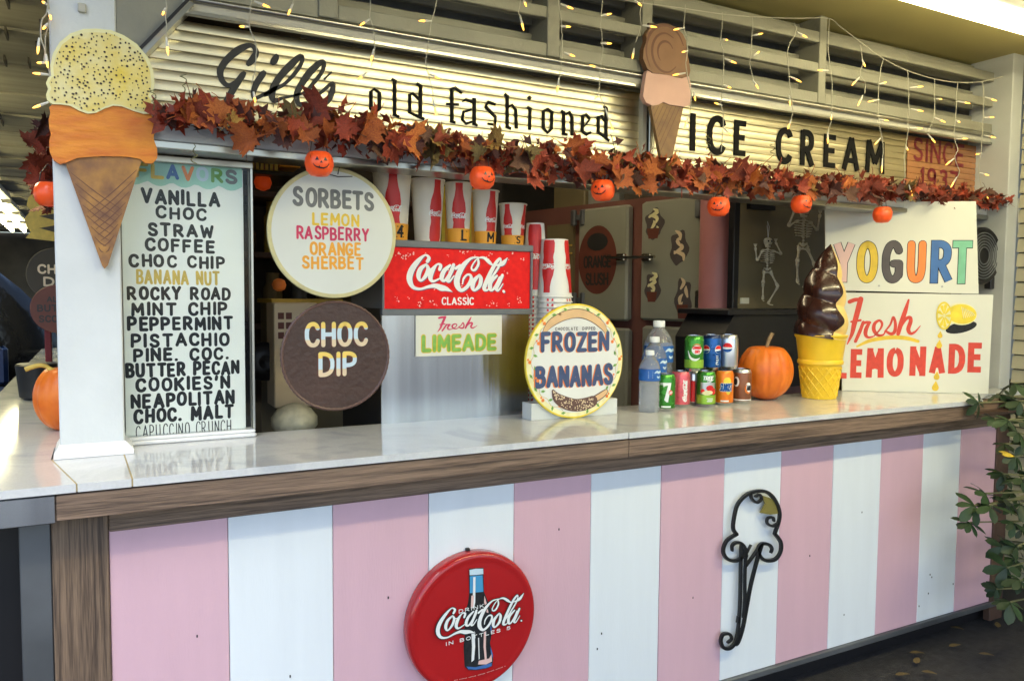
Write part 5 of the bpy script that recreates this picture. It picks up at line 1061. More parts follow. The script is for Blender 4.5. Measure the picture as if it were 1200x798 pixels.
# ================================================================== PUMPKINS
def pumpkin_mesh(c, rx, rz, lobes=11, seed=0):
    r_ = random.Random(seed); ph = [r_.uniform(.9, 1.1) for _ in range(lobes)]
    prof = []; n = 88
    for i in range(25):
        t = -pi/2+pi*i/24; prof.append((max(.002, cos(t)**.93), sin(t)))
    mb = MB(); vs = []
    for r, h in prof:
        for k in range(n):
            a = 2*pi*k/n; l = a/(2*pi)*lobes; g = abs(cos(pi*l)); dent = 1-.045*(1-abs(sin(pi*l)))**2.2*ph[int(l) % lobes]
            zz = h*rz; rr = rx*r*dent
            if h > .8: zz -= (h-.8)*rz*.9*(1-r*.8)
            vs.append((c[0]+rr*cos(a), c[1]+rr*sin(a), c[2]+zz))
    fs = [(i*n+k, i*n+(k+1) % n, (i+1)*n+(k+1) % n, (i+1)*n+k) for i in range(24) for k in range(n)]
    mb.add(vs, fs); return mb
def stem_mesh(c, pts, r0, r1):
    mb = MB(); n = 10; P_ = spline([Vector((c[0]+a, c[1], c[2]+b)).to_tuple() for a, b in pts], 4)
    mb.tube(P_, r0, n, [r0*(1.5-.9*min(1, i/3))+(r1-r0)*i/len(P_)*1.0 for i in range(len(P_))]); return mb
pc = (2.1678, 0.27, 1.0597); prx = 0.099; prz = 0.1059
pk = thing('pumpkin', 'orange pumpkin with a bent tan stem on the counter beside the cans', 'pumpkin', (pc[0], .27, ZC))
put('skin', pumpkin_mesh((pc[0], .27, ZC+prz), prx, prz, 11, 1), 'pumpkin', pk, True)
put('stem', stem_mesh((pc[0]-.005, .262, ZC+prz*1.72), [(0, 0), (.003, .02), (.012, .042), (.026, .062)], .009, .012), 'stem', pk, 50)
pc2 = (-0.0945, 0.62, 1.0626)
pk2 = thing('pumpkin', 'deep orange pumpkin peeking out behind the white post on the side counter', 'pumpkin', (pc2[0], .62, ZC))
r2 = 0.077; rz2 = 0.0911
put('skin', pumpkin_mesh((pc2[0], .62, ZC+rz2), r2, rz2*1.02, 12, 2), 'pumpkin', pk2, True)
put('stem', stem_mesh((pc2[0]-.03, .60, ZC+rz2*1.8), [(0, 0), (-.01, .012), (-.03, .016), (-.06, .006)], .008, .010), 'c_tan', pk2, 50)

# ================================================================== SOFT SERVE STATUE
scx = 2.3921; SY = .215
sv_ = thing('soft_serve_statue', 'plastic soft serve cone, chocolate and vanilla swirl over a yellow wafer cup', 'statue', (scx, SY, ZC))
Zs = [0.9464, 1.0824, 1.1886, 1.5317]
rtop = 0.0955; rmid = 0.0823; rbot = 0.0599
def sr_(p): return p
hC = Zs[2]-ZC; hM = Zs[1]-ZC
put('wafer_cup', MB().lathe([(rbot*.9, .004), (rbot, .001), (rbot*1.02, .004), (rmid*.90, hM-.012), (rmid*.93, hM-.006), (rmid*1.0, hM-.002), (rmid*1.0, hM+.008), (rmid*.95, hM+.013), (rtop*.93, hC-.014), (rtop*.98, hC-.008), (rtop, hC-.003), (rtop*.985, hC), (rtop*.9, hC)], (scx, SY, ZC), 48), 'waferY', sv_, 40)
wf = MB()
for q in range(14):
    for sg in (-1, 1):
        pts = []
        for i in range(9):
            t = i/8; z = .010+(hM-.026)*t; R_ = rbot*1.0+(rmid*.9-rbot)*t+.0008; a = 2*pi*q/14+sg*t*1.25; pts.append((scx+R_*cos(a), SY+R_*sin(a), ZC+z))
        wf.tube(pts, .0034, 5)
put('wafer_ridges', wf, 'waferY', sv_, True)
ft = MB()
for q in range(10):
    a = 2*pi*q/10; ft.box((scx+rbot*.93*cos(a)-.006, SY+rbot*.93*sin(a)-.006, ZC+.0005), (scx+rbot*.93*cos(a)+.006, SY+rbot*.93*sin(a)+.006, ZC+.012), .002)
put('foot_ring', ft, 'waferY', sv_)
def bnd(t): return -1.74+.25*t-.26*sin(2*pi*(t*3.1+.15))*(1-t)
def swirl(part, grow=1.0):
    n = 40; NZ = 72; H = Zs[3]-Zs[2]; vs = []
    tip = 0.0364
    for i in range(NZ+1):
        t = i/NZ; z = Zs[2]-.006+H*t*1.005
        env = rtop*.99*max(0., 1-t**2.3)**.9 if t < 1 else .001
        a_from, a_to = (.2-2*pi, bnd(t)) if part == 0 else (bnd(t), .2)
        for k in range(n+1):
            a = a_from+(a_to-a_from)*k/n
            ph = t*3.4+a/(2*pi)*.9; f = ph-math.floor(ph); bul = .88+.16*sin(pi*f)**.8
            if t < .9: bul *= 1-.05*abs(sin(3*a+t*3))
            r = env*bul*grow
            wob = tip*t**2.2
            vs.append((scx+wob+r*cos(a), SY+r*sin(a), z+.012*sin(a-.5)*(1-t)))
    return MB().add(vs, [(i*(n+1)+k, i*(n+1)+k+1, (i+1)*(n+1)+k+1, (i+1)*(n+1)+k) for i in range(NZ) for k in range(n)])
put('chocolate_swirl', swirl(0, 1.03), 'choc', sv_, True)
put('vanilla_swirl', swirl(1, 1.0), 'vanilla', sv_, True)

# ================================================================== YOGURT AND LEMONADE BOARDS
LO = [2.6666, 0.3222]; LD = [0.8113, -0.5847]
lrz = math.atan2(LD[1], LD[0])
def lmap(y): return lambda x, z, k: (x, y-k, z)
a0, a1 = (-0.0166, 0.9487), (0.5455, 1.3415); b1 = (0.5429, 0.9491)
ls = thing('lemonade_sign', 'white fresh lemonade board with red lettering standing at the right end of the counter', 'sign', (LO[0], LO[1], 0), lrz)
put('board', MB().prism([(-0.0099, ZC+.001), (b1[0], ZC+.001), (a1[0], 1.3432), (-0.0291, 1.3475)], 0, .010), 'signw', ls)
ink = Ink(lmap(0), 3e-4)
for s_ in [[(0.0068, 1.3104, 0.01604), (0.0276, 1.3185, 0.01558), (0.0516, 1.3203, 0.01371)], [(0.0491, 1.3218, 0.02117), (0.0382, 1.2697, 0.02117), (0.0277, 1.2222, 0.01989), (0.02, 1.181, 0.01434), (0.0033, 1.1395, 0.00449)], [(0.0154, 1.23, 0.0081), (0.0513, 1.2368, 0.00935)], [(0.0621, 1.229, 0.01247), (0.0498, 1.1909, 0.01412), (0.0346, 1.1511, 0.01283)], [(0.0622, 1.2243, 0.01122), (0.0741, 1.2285, 0.01155), (0.087, 1.2278, 0.01122)], [(0.086, 1.2287, 0.01122), (0.0735, 1.2007, 0.01604), (0.0727, 1.1786, 0.01412), (0.0836, 1.1677, 0.00962), (0.1044, 1.1728, 0.00499)], [(0.1044, 1.1728, 0.00436), (0.1273, 1.2015, 0.00748), (0.134, 1.2236, 0.00962), (0.1231, 1.2367, 0.00962), (0.1057, 1.2233, 0.01309), (0.1035, 1.198, 0.01476), (0.1192, 1.1777, 0.01155), (0.14, 1.1796, 0.00706), (0.1484, 1.1955, 0.00499)], [(0.1455, 1.1923, 0.00642), (0.1654, 1.2209, 0.0081), (0.1756, 1.2509, 0.00935), (0.1846, 1.2243, 0.01184), (0.1827, 1.1929, 0.01371), (0.1697, 1.1832, 0.01283), (0.1515, 1.1924, 0.00935)], [(0.2314, 1.3204, 0.00748), (0.2198, 1.2749, 0.01683), (0.204, 1.2183, 0.01808), (0.1964, 1.1836, 0.01476)], [(0.1989, 1.1962, 0.00642), (0.221, 1.2405, 0.01247), (0.2384, 1.2501, 0.01371), (0.2419, 1.2345, 0.01558), (0.2342, 1.203, 0.01604), (0.2437, 1.1859, 0.01247), (0.2611, 1.194, 0.0081), (0.2794, 1.2178, 0.00249)]]: ink.smooth(s_)
put('lettering', ink.mb, 'pred', ls)
ink = Ink(lmap(0), 3e-4)
for s_ in [[(0.0412, 1.1306, 0.0077), (0.0959, 1.1569, 0.01558), (0.1701, 1.1691, 0.01621), (0.2296, 1.1669, 0.01621), (0.2728, 1.155, 0.01247)]]: ink.smooth(s_)
put('underline', ink.mb, 'c_yel', ls)
LE = [('L', -0.0465, 0.0031, 1.1156, 0.9992), ('E', 0.0179, 0.0623, 1.1202, 1.0023), ('M', 0.0786, 0.1472, 1.1249, 1.0057), ('O', 0.1568, 0.2217, 1.1297, 1.0109), ('N', 0.2442, 0.3054, 1.1346, 1.0163), ('A', 0.3181, 0.3789, 1.141, 1.0214), ('D', 0.3898, 0.4518, 1.1473, 1.0281), ('E', 0.4611, 0.5117, 1.1535, 1.0347)]
for c, xa_, xb_, zt, zb in LE:
    if c == 'L': continue
    ink = Ink(lmap(0), 3e-4); w = .0235; text(ink, c, (xa_+xb_)/2, zb, zt-zb, w, 0, fit=xb_-xa_, square=True)
    if c in 'ONAM': pass
    put('lettering', ink.mb, 'pred', ls)
ink = Ink(lmap(0), 3e-4); c, xa_, xb_, zt, zb = LE[0]; text(ink, 'L', (xa_+xb_)/2+.004, zb, zt-zb, .0235, 0, fit=xb_-xa_-.004, square=True); put('lettering', ink.mb, 'pred', ls)
# lemon halves and drips
lc = (0.4227, 1.2628); l0 = (0.3657, 1.2587); u_ = 0.0031
def ell(cx_, cz_, rx_, rz_, mm, lift, rot=0, name='painted_lemon'):
    ink = Ink(lmap(0), lift); ink.poly([(cx_+rx_*cos(t)*cos(rot)-rz_*sin(t)*sin(rot), cz_+rx_*cos(t)*sin(rot)+rz_*sin(t)*cos(rot)) for t in [2*pi*i/32 for i in range(32)]]); put(name, ink.mb, mm, ls)
ell(lc[0]+u_*3, lc[1]-u_*16, u_*19, u_*7, 'sblack', 3e-4, .25, 'painted_shadow')
ell(lc[0]+u_*2, lc[1]+u_*1, u_*19, u_*14, 'lemL', 1.2e-3, -.1); ell(lc[0]+u_*3, lc[1]+u_*1, u_*17.5, u_*12.5, 'lemY', 2.1e-3, -.1)
ell(l0[0], l0[1], u_*9.5, u_*18, 'lemY', 3.0e-3, .05); ell(l0[0], l0[1], u_*7.8, u_*15.5, 'lemL', 3.9e-3, .05)
ink = Ink(lmap(0), 4.8e-3)
for q in range(9):
    t = 2*pi*q/9; ink.ribbon([(l0[0]+u_*1.5*cos(t), l0[1]+u_*3*sin(t), u_*1.0), (l0[0]+u_*6.6*cos(t), l0[1]+u_*13*sin(t), u_*4)])
put('painted_lemon', ink.mb, 'lemY', ls)
ink = Ink(lmap(0), 4.8e-3)
for q in range(7): ink.ribbon([(lc[0]+u_*(2+q*2), lc[1]+u_*(10-q), u_*.8), (lc[0]+u_*(5+q*2.2), lc[1]+u_*(-4+q*.6), u_*.8)])
put('painted_lemon', ink.mb, 'lemL', ls)
ink = Ink(lmap(0), 1.4e-3)
for px_, pz_, s_ in [(0.3542, 1.1837, 3.0), (0.3524, 1.1462, 3.6), (0.3476, 1.0196, 3.6), (0.3444, 0.9783, 4.2)]:
    s_ *= u_; ink.poly([(px_+s_*cos(t), pz_-s_*.6+s_*sin(t)) for t in [pi*.85+pi*1.3*i/10 for i in range(11)]]+[(px_+.1*s_, pz_+s_*1.6)])
o = put('painted_drips', ink.mb, 'c_yel', ls); o['kind'] = 'stuff'
# yogurt board stacked above, resting on the lemonade board
ys = thing('yogurt_sign', 'cream yogurt board with multicoloured outlined letters resting on top of the lemonade board', 'sign', (LO[0], LO[1], 0), lrz)
ya, yb_, yc, yd = [(-0.0855, 1.357), (0.492, 1.3461), (0.4679, 1.7089), (-0.0995, 1.71)]
put('board', MB().prism([ya, yb_, yc, yd], .001, .010), 'signw', ys)
for c, mm, xa_, xb_, zt, zb in [('Y', 'c_pink', -0.0623, 0.0212, 1.5562, 1.3872), ('O', 'c_yel', 0.0277, 0.1115, 1.556, 1.3851), ('G', 'c_dk', 0.124, 0.2076, 1.5575, 1.3847), ('U', 'c_or', 0.2185, 0.2925, 1.5574, 1.3863), ('R', 'c_bl', 0.3073, 0.392, 1.5578, 1.3853), ('T', 'c_gr', 0.3871, 0.4635, 1.5571, 1.3837)]:
    for li, (m2, w, d) in enumerate((('sblack', .0325, 0), (mm, .0270, .0025))):
        ink = Ink(lmap(.001), 3e-4+li*9e-4); text(ink, c, (xa_+xb_)/2, zb+d, zt-zb-2*d, w, 0, fit=xb_-xa_-2*d, square=c in 'YRT'); put('lettering', ink.mb, m2, ys)
for q in [(0.1171, 1.3756), (0.3549, 1.3738)]: put('screw', MB().lathe([(.004, 0), (.004, -.002)], (q[0], .0008, q[1]), 10, ax='y'), 'alu', ys)
# round black ringed thing behind the boards
fc = (3.2892, 0.17, 1.5075); fr_ = 0.12
fn_ = thing('black_fan', 'round black ringed fan partly hidden behind the yogurt board', 'fan', fc)
put('housing', MB().lathe([(fr_*.2, .02), (fr_*.9, .03), (fr_, .01), (fr_, -.012), (fr_*.95, -.018), (fr_*.88, -.012), (fr_*.80, .0), (fr_*.3, -.004), (.005, -.004)], fc, 40, ax='y'), 'black', fn_, 40)
gr_ = MB()
for q in range(6):
    R_ = fr_*(.3+.1*q); gr_.tube([(fc[0]+R_*cos(2*pi*i/32), fc[1]-.016, fc[2]+R_*sin(2*pi*i/32)) for i in range(33)], .0022, 5)
put('grille_ring', gr_, 'grey', fn_, True)
put('bracket', MB().box((fc[0]+fr_*.55, fc[1]-.01, fc[2]-fr_*1.15), (fc[0]+fr_*.8, fc[1]+.02, fc[2]-fr_*.7), .003), 'black', fn_)
put('cord', MB().tube([(fc[0]+fr_*.75, .07, fc[2]+fr_*.8), (fc[0]+fr_*.9, .085, fc[2]+fr_*1.4), (fc[0]+fr_*.92, .09, fc[2]+fr_*2)], .002, 6), 'wire', fn_, True)

# ================================================================== PAINTED CONE CUTOUTS
def cut(name, pts, y0, y1, material, parent):
    return put(name, MB().prism([(a, b) for a, b in pts], y0, y1), material, parent)
yo = [(-0.0891, 1.7367), (-0.099, 1.7447), (-0.1007, 1.756), (-0.096, 1.7691), (-0.1002, 1.7805), (-0.0954, 1.793), (-0.0897, 1.7975), (-0.0912, 1.8194), (-0.0845, 1.8479), (-0.0718, 1.8728), (-0.0508, 1.8945), (-0.0257, 1.9078), (-0.0005, 1.9129), (0.0293, 1.9144), (0.0551, 1.9067), (0.0811, 1.8916), (0.1028, 1.8661), (0.1135, 1.8386), (0.1162, 1.8098), (0.1126, 1.785), (0.108, 1.7772), (0.1145, 1.7658), (0.1143, 1.7511), (0.1051, 1.7379), (0.0916, 1.7364), (0.0695, 1.7411), (0.0477, 1.7482), (0.0304, 1.7476), (0.013, 1.7393), (-0.0043, 1.7279), (-0.0212, 1.7236), (-0.0379, 1.7287), (-0.0543, 1.7371), (-0.0707, 1.738)]
oo = [(-0.0891, 1.7376), (-0.0708, 1.7388), (-0.0543, 1.738), (-0.0379, 1.7296), (-0.0212, 1.7244), (-0.0042, 1.7287), (0.0131, 1.7402), (0.0304, 1.7485), (0.0478, 1.7491), (0.0696, 1.742), (0.0917, 1.7358), (0.1074, 1.7376), (0.114, 1.7271), (0.1159, 1.7077), (0.1123, 1.6828), (0.1196, 1.659), (0.1193, 1.6393), (0.11, 1.6262), (0.0942, 1.6248), (0.0832, 1.6337), (0.0588, 1.6364), (0.0326, 1.635), (0.0066, 1.6332), (-0.019, 1.6295), (-0.0443, 1.6249), (-0.0653, 1.6128), (-0.0778, 1.6089), (-0.0899, 1.6163), (-0.0968, 1.6343), (-0.097, 1.6575), (-0.0935, 1.6718), (-0.0964, 1.6854), (-0.0968, 1.7039), (-0.0936, 1.7181), (-0.0954, 1.7294)]
co_ = [(-0.0682, 1.6149), (-0.0447, 1.6283), (0.0096, 1.6369), (0.0583, 1.6393), (0.0875, 1.6341), (0.0124, 1.3882), (0.0053, 1.3802), (0.0003, 1.3879)]
cn = thing('cone_cutout', 'large painted double scoop cone cutout, speckled yellow over orange, on the white post', 'sign', (0.009, 0.19, 1.6029))
cut('cone', co_, .184, .197, 'coneB', cn)
cut('orange_scoop', oo, .180, .1965, 'scO', cn)
cut('yellow_scoop', yo, .176, .1962, 'scEdge', cn)
ccx = sum(p[0] for p in yo)/len(yo); ccz = sum(p[1] for p in yo)/len(yo)
ink = Ink(flatmap(.176), 3e-4); ink.poly([(ccx+(a-ccx)*.94, ccz+(b-ccz)*.93) for a, b in yo]); put('paint_layer', ink.mb, 'scY', cn)
ink = Ink(flatmap(.176), 1.2e-3); rc = random.Random(21); R0 = max(p[0] for p in yo)-ccx
import_pts = [Vector((a, b)) for a, b in yo]
def inside(x, z, P_, m_=.0):
    c = False; n = len(P_)
    for i in range(n):
        a, b = P_[i], P_[(i+1) % n]
        if (a[1] > z) != (b[1] > z) and x < (b[0]-a[0])*(z-a[1])/(b[1]-a[1])+a[0]: c = not c
    return c
q = 0; placed = []
while q < 230:
    x_, z_ = rc.uniform(-1, 1)*R0*.92, rc.uniform(-1, 1)*R0*1.1
    if not inside(ccx+x_/.93, ccz+z_/.93, yo): continue
    if any((x_-a)**2+(z_-b)**2 < .0062**2 for a, b in placed): continue
    placed.append((x_, z_)); ink.disc(ccx+x_, ccz+z_, rc.uniform(.0015, .0029), 6, rc.uniform(.6, 1.1), rc.uniform(0, 3)); q += 1
o = put('chips', ink.mb, 'chip', cn); o['kind'] = 'stuff'
ink = Ink(flatmap(.184), 3e-4)
A_, B_, T_ = Vector((co_[0][0], co_[0][1])), Vector((co_[4][0], co_[4][1])), Vector((co_[6][0], co_[6][1]))
for q in range(1, 9):
    for s_ in (0, 1):
        P0, P1 = (A_, B_) if s_ == 0 else (B_, A_)
        u = q/9; a = P0.lerp(T_, u*.9); dirv = (P1-P0).normalized()
        b = a+dirv*(P1-P0).length*(1-u)*.75+Vector((0, -1))*.10*(1-u)
        a = a+dirv*.004
        t = 1.0
        while t > .1:
            c_ = a.lerp(b, t)
            if inside(c_.x, c_.y, co_): break
            t -= .05
        m_ = a.lerp(b, t*.5)
        if t > .2: ink.smooth([(a.x, a.y, .0012), (m_.x, m_.y-.003, .0022), (a.lerp(b, t).x, a.lerp(b, t).y, .001)])
put('waffle_lines', ink.mb, 'coneD', cn)
cn2 = thing('cone_cutout', 'smaller painted cone cutout with cocoa and rose scoops high on the louvred header', 'sign', (1.6036, 0.17, 1.9967))
def t7(l): return l
c2a = [(1.5208, 2.0353), (1.5036, 2.0636), (1.5054, 2.0931), (1.5163, 2.1209), (1.5143, 2.1401), (1.5303, 2.1622), (1.5634, 2.1795), (1.5972, 2.185), (1.6318, 2.1788), (1.6583, 2.1631), (1.6719, 2.1451), (1.6772, 2.1124), (1.6869, 2.0801), (1.693, 2.0539), (1.6881, 2.0357), (1.662, 2.0254), (1.6358, 2.0252), (1.6141, 2.029), (1.5756, 2.0271), (1.5419, 2.0257)]
c2b = [(1.5232, 2.0311), (1.5442, 2.0281), (1.578, 2.0294), (1.6165, 2.0314), (1.6382, 2.0276), (1.6645, 2.0278), (1.6907, 2.0354), (1.7004, 2.0082), (1.6996, 1.9741), (1.6976, 1.9466), (1.6757, 1.9372), (1.6406, 1.9365), (1.6146, 1.9367), (1.5887, 1.9417), (1.5718, 1.9317), (1.5466, 1.9253), (1.5213, 1.9322), (1.5084, 1.9504), (1.5135, 1.9839), (1.5194, 2.0175)]
c2c = [(1.5394, 1.9352), (1.6771, 1.9477), (1.6325, 1.7739), (1.5875, 1.7699)]
cut('cone', c2c, .174, .188, 'c2cone', cn2); cut('rose_scoop', c2b, .170, .1875, 'c2pink', cn2); cut('cocoa_scoop', c2a, .166, .187, 'c2brown', cn2)
put('mount_block', box((c2a[0][0]+.02, .187, c2a[0][1]), (c2a[0][0]+.12, .1985, c2a[0][1]+.15)), 'woodd', cn2)
ink = Ink(flatmap(.166), 3e-4); m_x = sum(p[0] for p in c2a)/len(c2a); m_z = sum(p[1] for p in c2a)/len(c2a)
for rr_, a0_, a1_, w in ((.085, .4, 3.8, .010), (.06, 1.0, 5.6, .009), (.035, .5, 4.0, .008)):
    ink.smooth([(m_x-.008+rr_*cos(a0_+(a1_-a0_)*i/8)*.9, m_z+rr_*sin(a0_+(a1_-a0_)*i/8), w*(.3+.7*sin(pi*i/8))) for i in range(9)])
put('swirl_strokes', ink.mb, 'coneD', cn2)
ink = Ink(flatmap(.174), 3e-4)
for q in range(7):
    a = Vector(c2c[0]).lerp(Vector(c2c[1]), (q+1)/8); b = Vector(c2c[0]).lerp(Vector(c2c[3]), (q+1)/8)
    ink.ribbon([(a.x, a.y-.01, .002), (b.x+.004, b.y, .002)])
put('waffle_lines', ink.mb, 'coneD', cn2)

# ================================================================== LEAF GARLAND
LOBE = [(0, -.42), (.05, -.18), (.14, -.20), (.27, -.25), (.25, -.13), (.45, -.10), (.37, .0), (.51, .17), (.36, .17), (.35, .29), (.21, .23), (.21, .40), (.11, .40), (0, .60)]
def leaf_mesh(seed, bend=.50, n_=None):
    r_ = random.Random(seed); pts = [(x*(1+r_.uniform(-.12, .12)), z*(1+r_.uniform(-.1, .1))) for x, z in LOBE]
    pts += [(-x*(1+r_.uniform(-.12, .12)), z) for x, z in LOBE[-2:0:-1]]
    vs = [(0, 0, .05)]+[(x, 0, z) for x, z in pts]
    f1, f2 = r_.uniform(.5, 1.2)*bend, r_.uniform(-.6, 1.0)*bend
    out = []
    for x, y, z in vs:
        out.append((x, -f1*2*(abs(x)**1.4)+f2*z*z*1.6+.05*sin(9*x+7*z)+.10*abs(x)**.7*(1 if seed % 2 else -1), z))
    n = len(pts); mb = MB(); mb.add(out, [(0, i+1, (i+1) % n+1) for i in range(n)]); 
    mb.tube([(0, 0, -.42), (.02, .02, -.6), (.06, .05, -.75)], .012, 4)
    return mb
LM = []
for i in range(10):
    me_o = leaf_mesh(i); me = bpy.data.meshes.new('leaf'); me.from_pydata(me_o.v, [], me_o.f); me.update()
    for p in me.polygons: p.use_smooth = True
    LM.append(me)
LMM = {}
def leaf_data(i, mi):
    k = (i, mi)
    if k not in LMM: m_ = LM[i].copy(); m_.materials.clear(); m_.materials.append(GL[mi]); LMM[k] = m_
    return LMM[k]
gpath = [(0.1248, 0.135, 1.7391), (0.2193, 0.135, 1.7402), (0.3343, 0.135, 1.7391), (0.4355, 0.135, 1.7481), (0.5418, 0.135, 1.7405), (0.724, 0.135, 1.7286), (0.9228, 0.135, 1.7201), (1.1405, 0.135, 1.7181), (1.3796, 0.135, 1.7236), (1.6439, 0.135, 1.7243), (1.9374, 0.135, 1.7223), (2.2649, 0.135, 1.726), (2.6327, 0.135, 1.7365), (2.9943, 0.135, 1.7413), (3.3884, 0.135, 1.7353)]
gth = [22, 24, 30, 34, 33, 28, 27, 27, 26, 24, 19, 17, 14, 13, 11]
gd_ = thing('leaf_garland', 'autumn leaf garland of red, orange and brown maple leaves strung along the beam', 'garland', gpath[7])
put('vine', MB().tube([(p[0], .168, p[2]) for p in spline(gpath, 3)], .006, 6), 'twig', gd_, True)
rg = random.Random(17); NL = 250; gp = spline(gpath, 6); gt = spline([(t,) for t in gth], 6)
cum = [0]
for a, b in zip(gp[:-1], gp[1:]): cum.append(cum[-1]+(Vector(a)-Vector(b)).length)
off = Vector(gd_['_o'])
def place_leaf(par, p, s, mi, off, rg, face=.9):
    o = bpy.data.objects.new('leaf', leaf_data(rg.randrange(10), mi)); COL.objects.link(o); o.parent = par
    o.location = Vector(p)-off; o.scale = (s*rg.uniform(.8, 1.1), s*rg.uniform(.6, 1.5), s*rg.uniform(.85, 1.1))
    o.rotation_euler = (rg.gauss(-.15, .5)*face, rg.uniform(-pi, pi) if rg.random() < .3 else pi+rg.gauss(0, 1.0), rg.gauss(0, .55)*face)
    return o
sm_ = []
for i in range(NL):
    u = (i+rg.random())/NL*cum[-1]; j = max(k for k in range(len(cum)) if cum[k] <= u); j = min(j, len(gp)-2)
    t = (u-cum[j])/(cum[j+1]-cum[j]); p = Vector(gp[j]).lerp(Vector(gp[j+1]), t)
    depth = 1.9+1.2*p.x*.55; rad = gt[j][0]*.00205*(1+p.x*.28)*.68
    p += Vector((rg.uniform(-.02, .02), rg.uniform(-.045, .03), rg.gauss(0, .42)*rad-.002))
    frac = u/cum[-1]
    s = (.080 if frac < .55 else .080-(frac-.55)*.045)*rg.choice([.55, .75, .9, 1.05, 1.25])*rg.uniform(.9, 1.1)
    wts = [6, 6, 3, 4.2, 2, 6, 3, 1.4] if frac < .65 else [7, 2, 5, 1.2, 1.0, 6, 3, .4]
    place_leaf(gd_, p, s, rg.choices(range(8), wts)[0], off, rg)
# tiny filler leaves, berries and tendrils too small to pick apart
fill = [MB() for _ in range(3)]
for i in range(1500):
    u = rg.uniform(0, cum[-1]); j = min(max(k for k in range(len(cum)) if cum[k] <= u), len(gp)-2); t = (u-cum[j])/(cum[j+1]-cum[j])
    p = Vector(gp[j]).lerp(Vector(gp[j+1]), t); rad = gt[j][0]*.0019*(1+p.x*.28)
    c = p+Vector((0, rg.uniform(-.025, .045), rg.gauss(0, .38)*rad)); s = rg.uniform(.010, .026)
    Rm = Quaternion((rg.gauss(0, 1), rg.gauss(0, 1), rg.gauss(0, 1), rg.gauss(0, 1))).normalized().to_matrix()
    pts = [c+Rm @ Vector(v)*s for v in ((0, 0, -1), (.5, .1, -.2), (.8, 0, .3), (.25, .1, .3), (0, 0, 1), (-.3, .1, .25), (-.8, 0, .3), (-.5, .1, -.2))]
    fill[i % 3].add(pts, [(0, 1, 7), (1, 2, 3), (1, 3, 5, 7), (3, 4, 5), (5, 6, 7)])
for k in range(3): o = put('filler_leaves', fill[k], GL[(0, 2, 5)[k]], gd_); o['kind'] = 'stuff'
tn = MB()
for px_, pz_, s_ in [(0.1744, 1.7802, 1), (0.1945, 1.6706, -1), (0.1098, 1.7381, 1), (0.6534, 1.7213, -1), (0.9942, 1.7313, -1), (1.2779, 1.6831, -1), (1.7344, 1.8001, 1), (2.0172, 1.7979, 1)]:
    tn.tube([(px_+.010*sin(q*1.1)*(q/12), .12+.01*cos(q*1.1), pz_+s_*q*.0038) for q in range(13)], .0012, 4)
o = put('tendrils', tn, 'twig', gd_, True); o['kind'] = 'stuff'
g2 = thing('leaf_garland', 'second leaf garland of dark red leaves running back along the left side behind the post', 'garland', (-0.1458, 0.9, 1.7361))
off2 = Vector(g2['_o'])
for i in range(34):
    px_, pz_ = rg.uniform(0, 1), rg.uniform(0, 1)
    p = Vector((-0.1458, 0.9, 1.7361))+Vector((rg.gauss(0, .018), rg.uniform(-.1, .4), rg.uniform(-.14, .11)))
    place_leaf(g2, p, .075*rg.uniform(.7, 1.2), rg.choice([0, 0, 5, 2]), off2, rg)

# ================================================================== LITTLE PUMPKIN PAILS
def pail(c, r, face, label):
    t = thing('pumpkin_pail', label, 'ornament', c, 0, 'toy pumpkin pails hanging from the garland')
    x, y, z = c; n = 48
    if face is not None: face = face+cam_a(c)
    rip = lambda a, h: 1-.035*(1-abs(sin(4.5*a)))**2
    put('pail_shell', MB().lathe([(.25*r, -.84*r), (.6*r, -.80*r), (.88*r, -.5*r), (r, -.05*r), (.96*r, .35*r), (.8*r, .68*r), (.66*r, .80*r), (.62*r, .78*r), (.7*r, .6*r), (.8*r, .3*r), (.8*r, -.5*r)], c, n, ripple=rip, cap=False), 'pail', t, 60)
    put('handle_wire', MB().tube([(x-.62*r, y, z+.74*r), (x-.5*r, y, z+1.5*r), (x-.05*r, y-.002, z+2.1*r), (x+.45*r, y, z+1.6*r), (x+.6*r, y, z+.74*r)], .0012, 5), 'black', t, True)
    if face is not None:
        def fn(a, b, k):
            h = b; rr = r*math.sqrt(max(.05, 1-(h/(1.02*r))**2*.75))+k
            th = -pi/2+face+a/r; return (x+rr*cos(th), y+rr*sin(th), z+h)
        ink = Ink(fn, 8e-4)
        ink.poly([(-.42*r, .12*r), (-.16*r, .12*r), (-.29*r, .38*r)]); ink.poly([(.16*r, .12*r), (.42*r, .12*r), (.29*r, .38*r)]); ink.poly([(-.09*r, -.06*r), (.09*r, -.06*r), (0, .10*r)])
        ink.smooth([(-.55*r, -.12*r, .05*r), (-.4*r, -.3*r, .07*r), (-.15*r, -.38*r, .09*r), (.12*r, -.40*r, .09*r), (.4*r, -.3*r, .07*r), (.55*r, -.1*r, .05*r)], sub=4)
        ink.poly([(-.2*r, -.34*r), (-.08*r, -.34*r), (-.14*r, -.24*r)]); ink.poly([(.12*r, -.40*r), (.24*r, -.38*r), (.19*r, -.5*r)])
        put('painted_face', ink.mb, 'black', t)
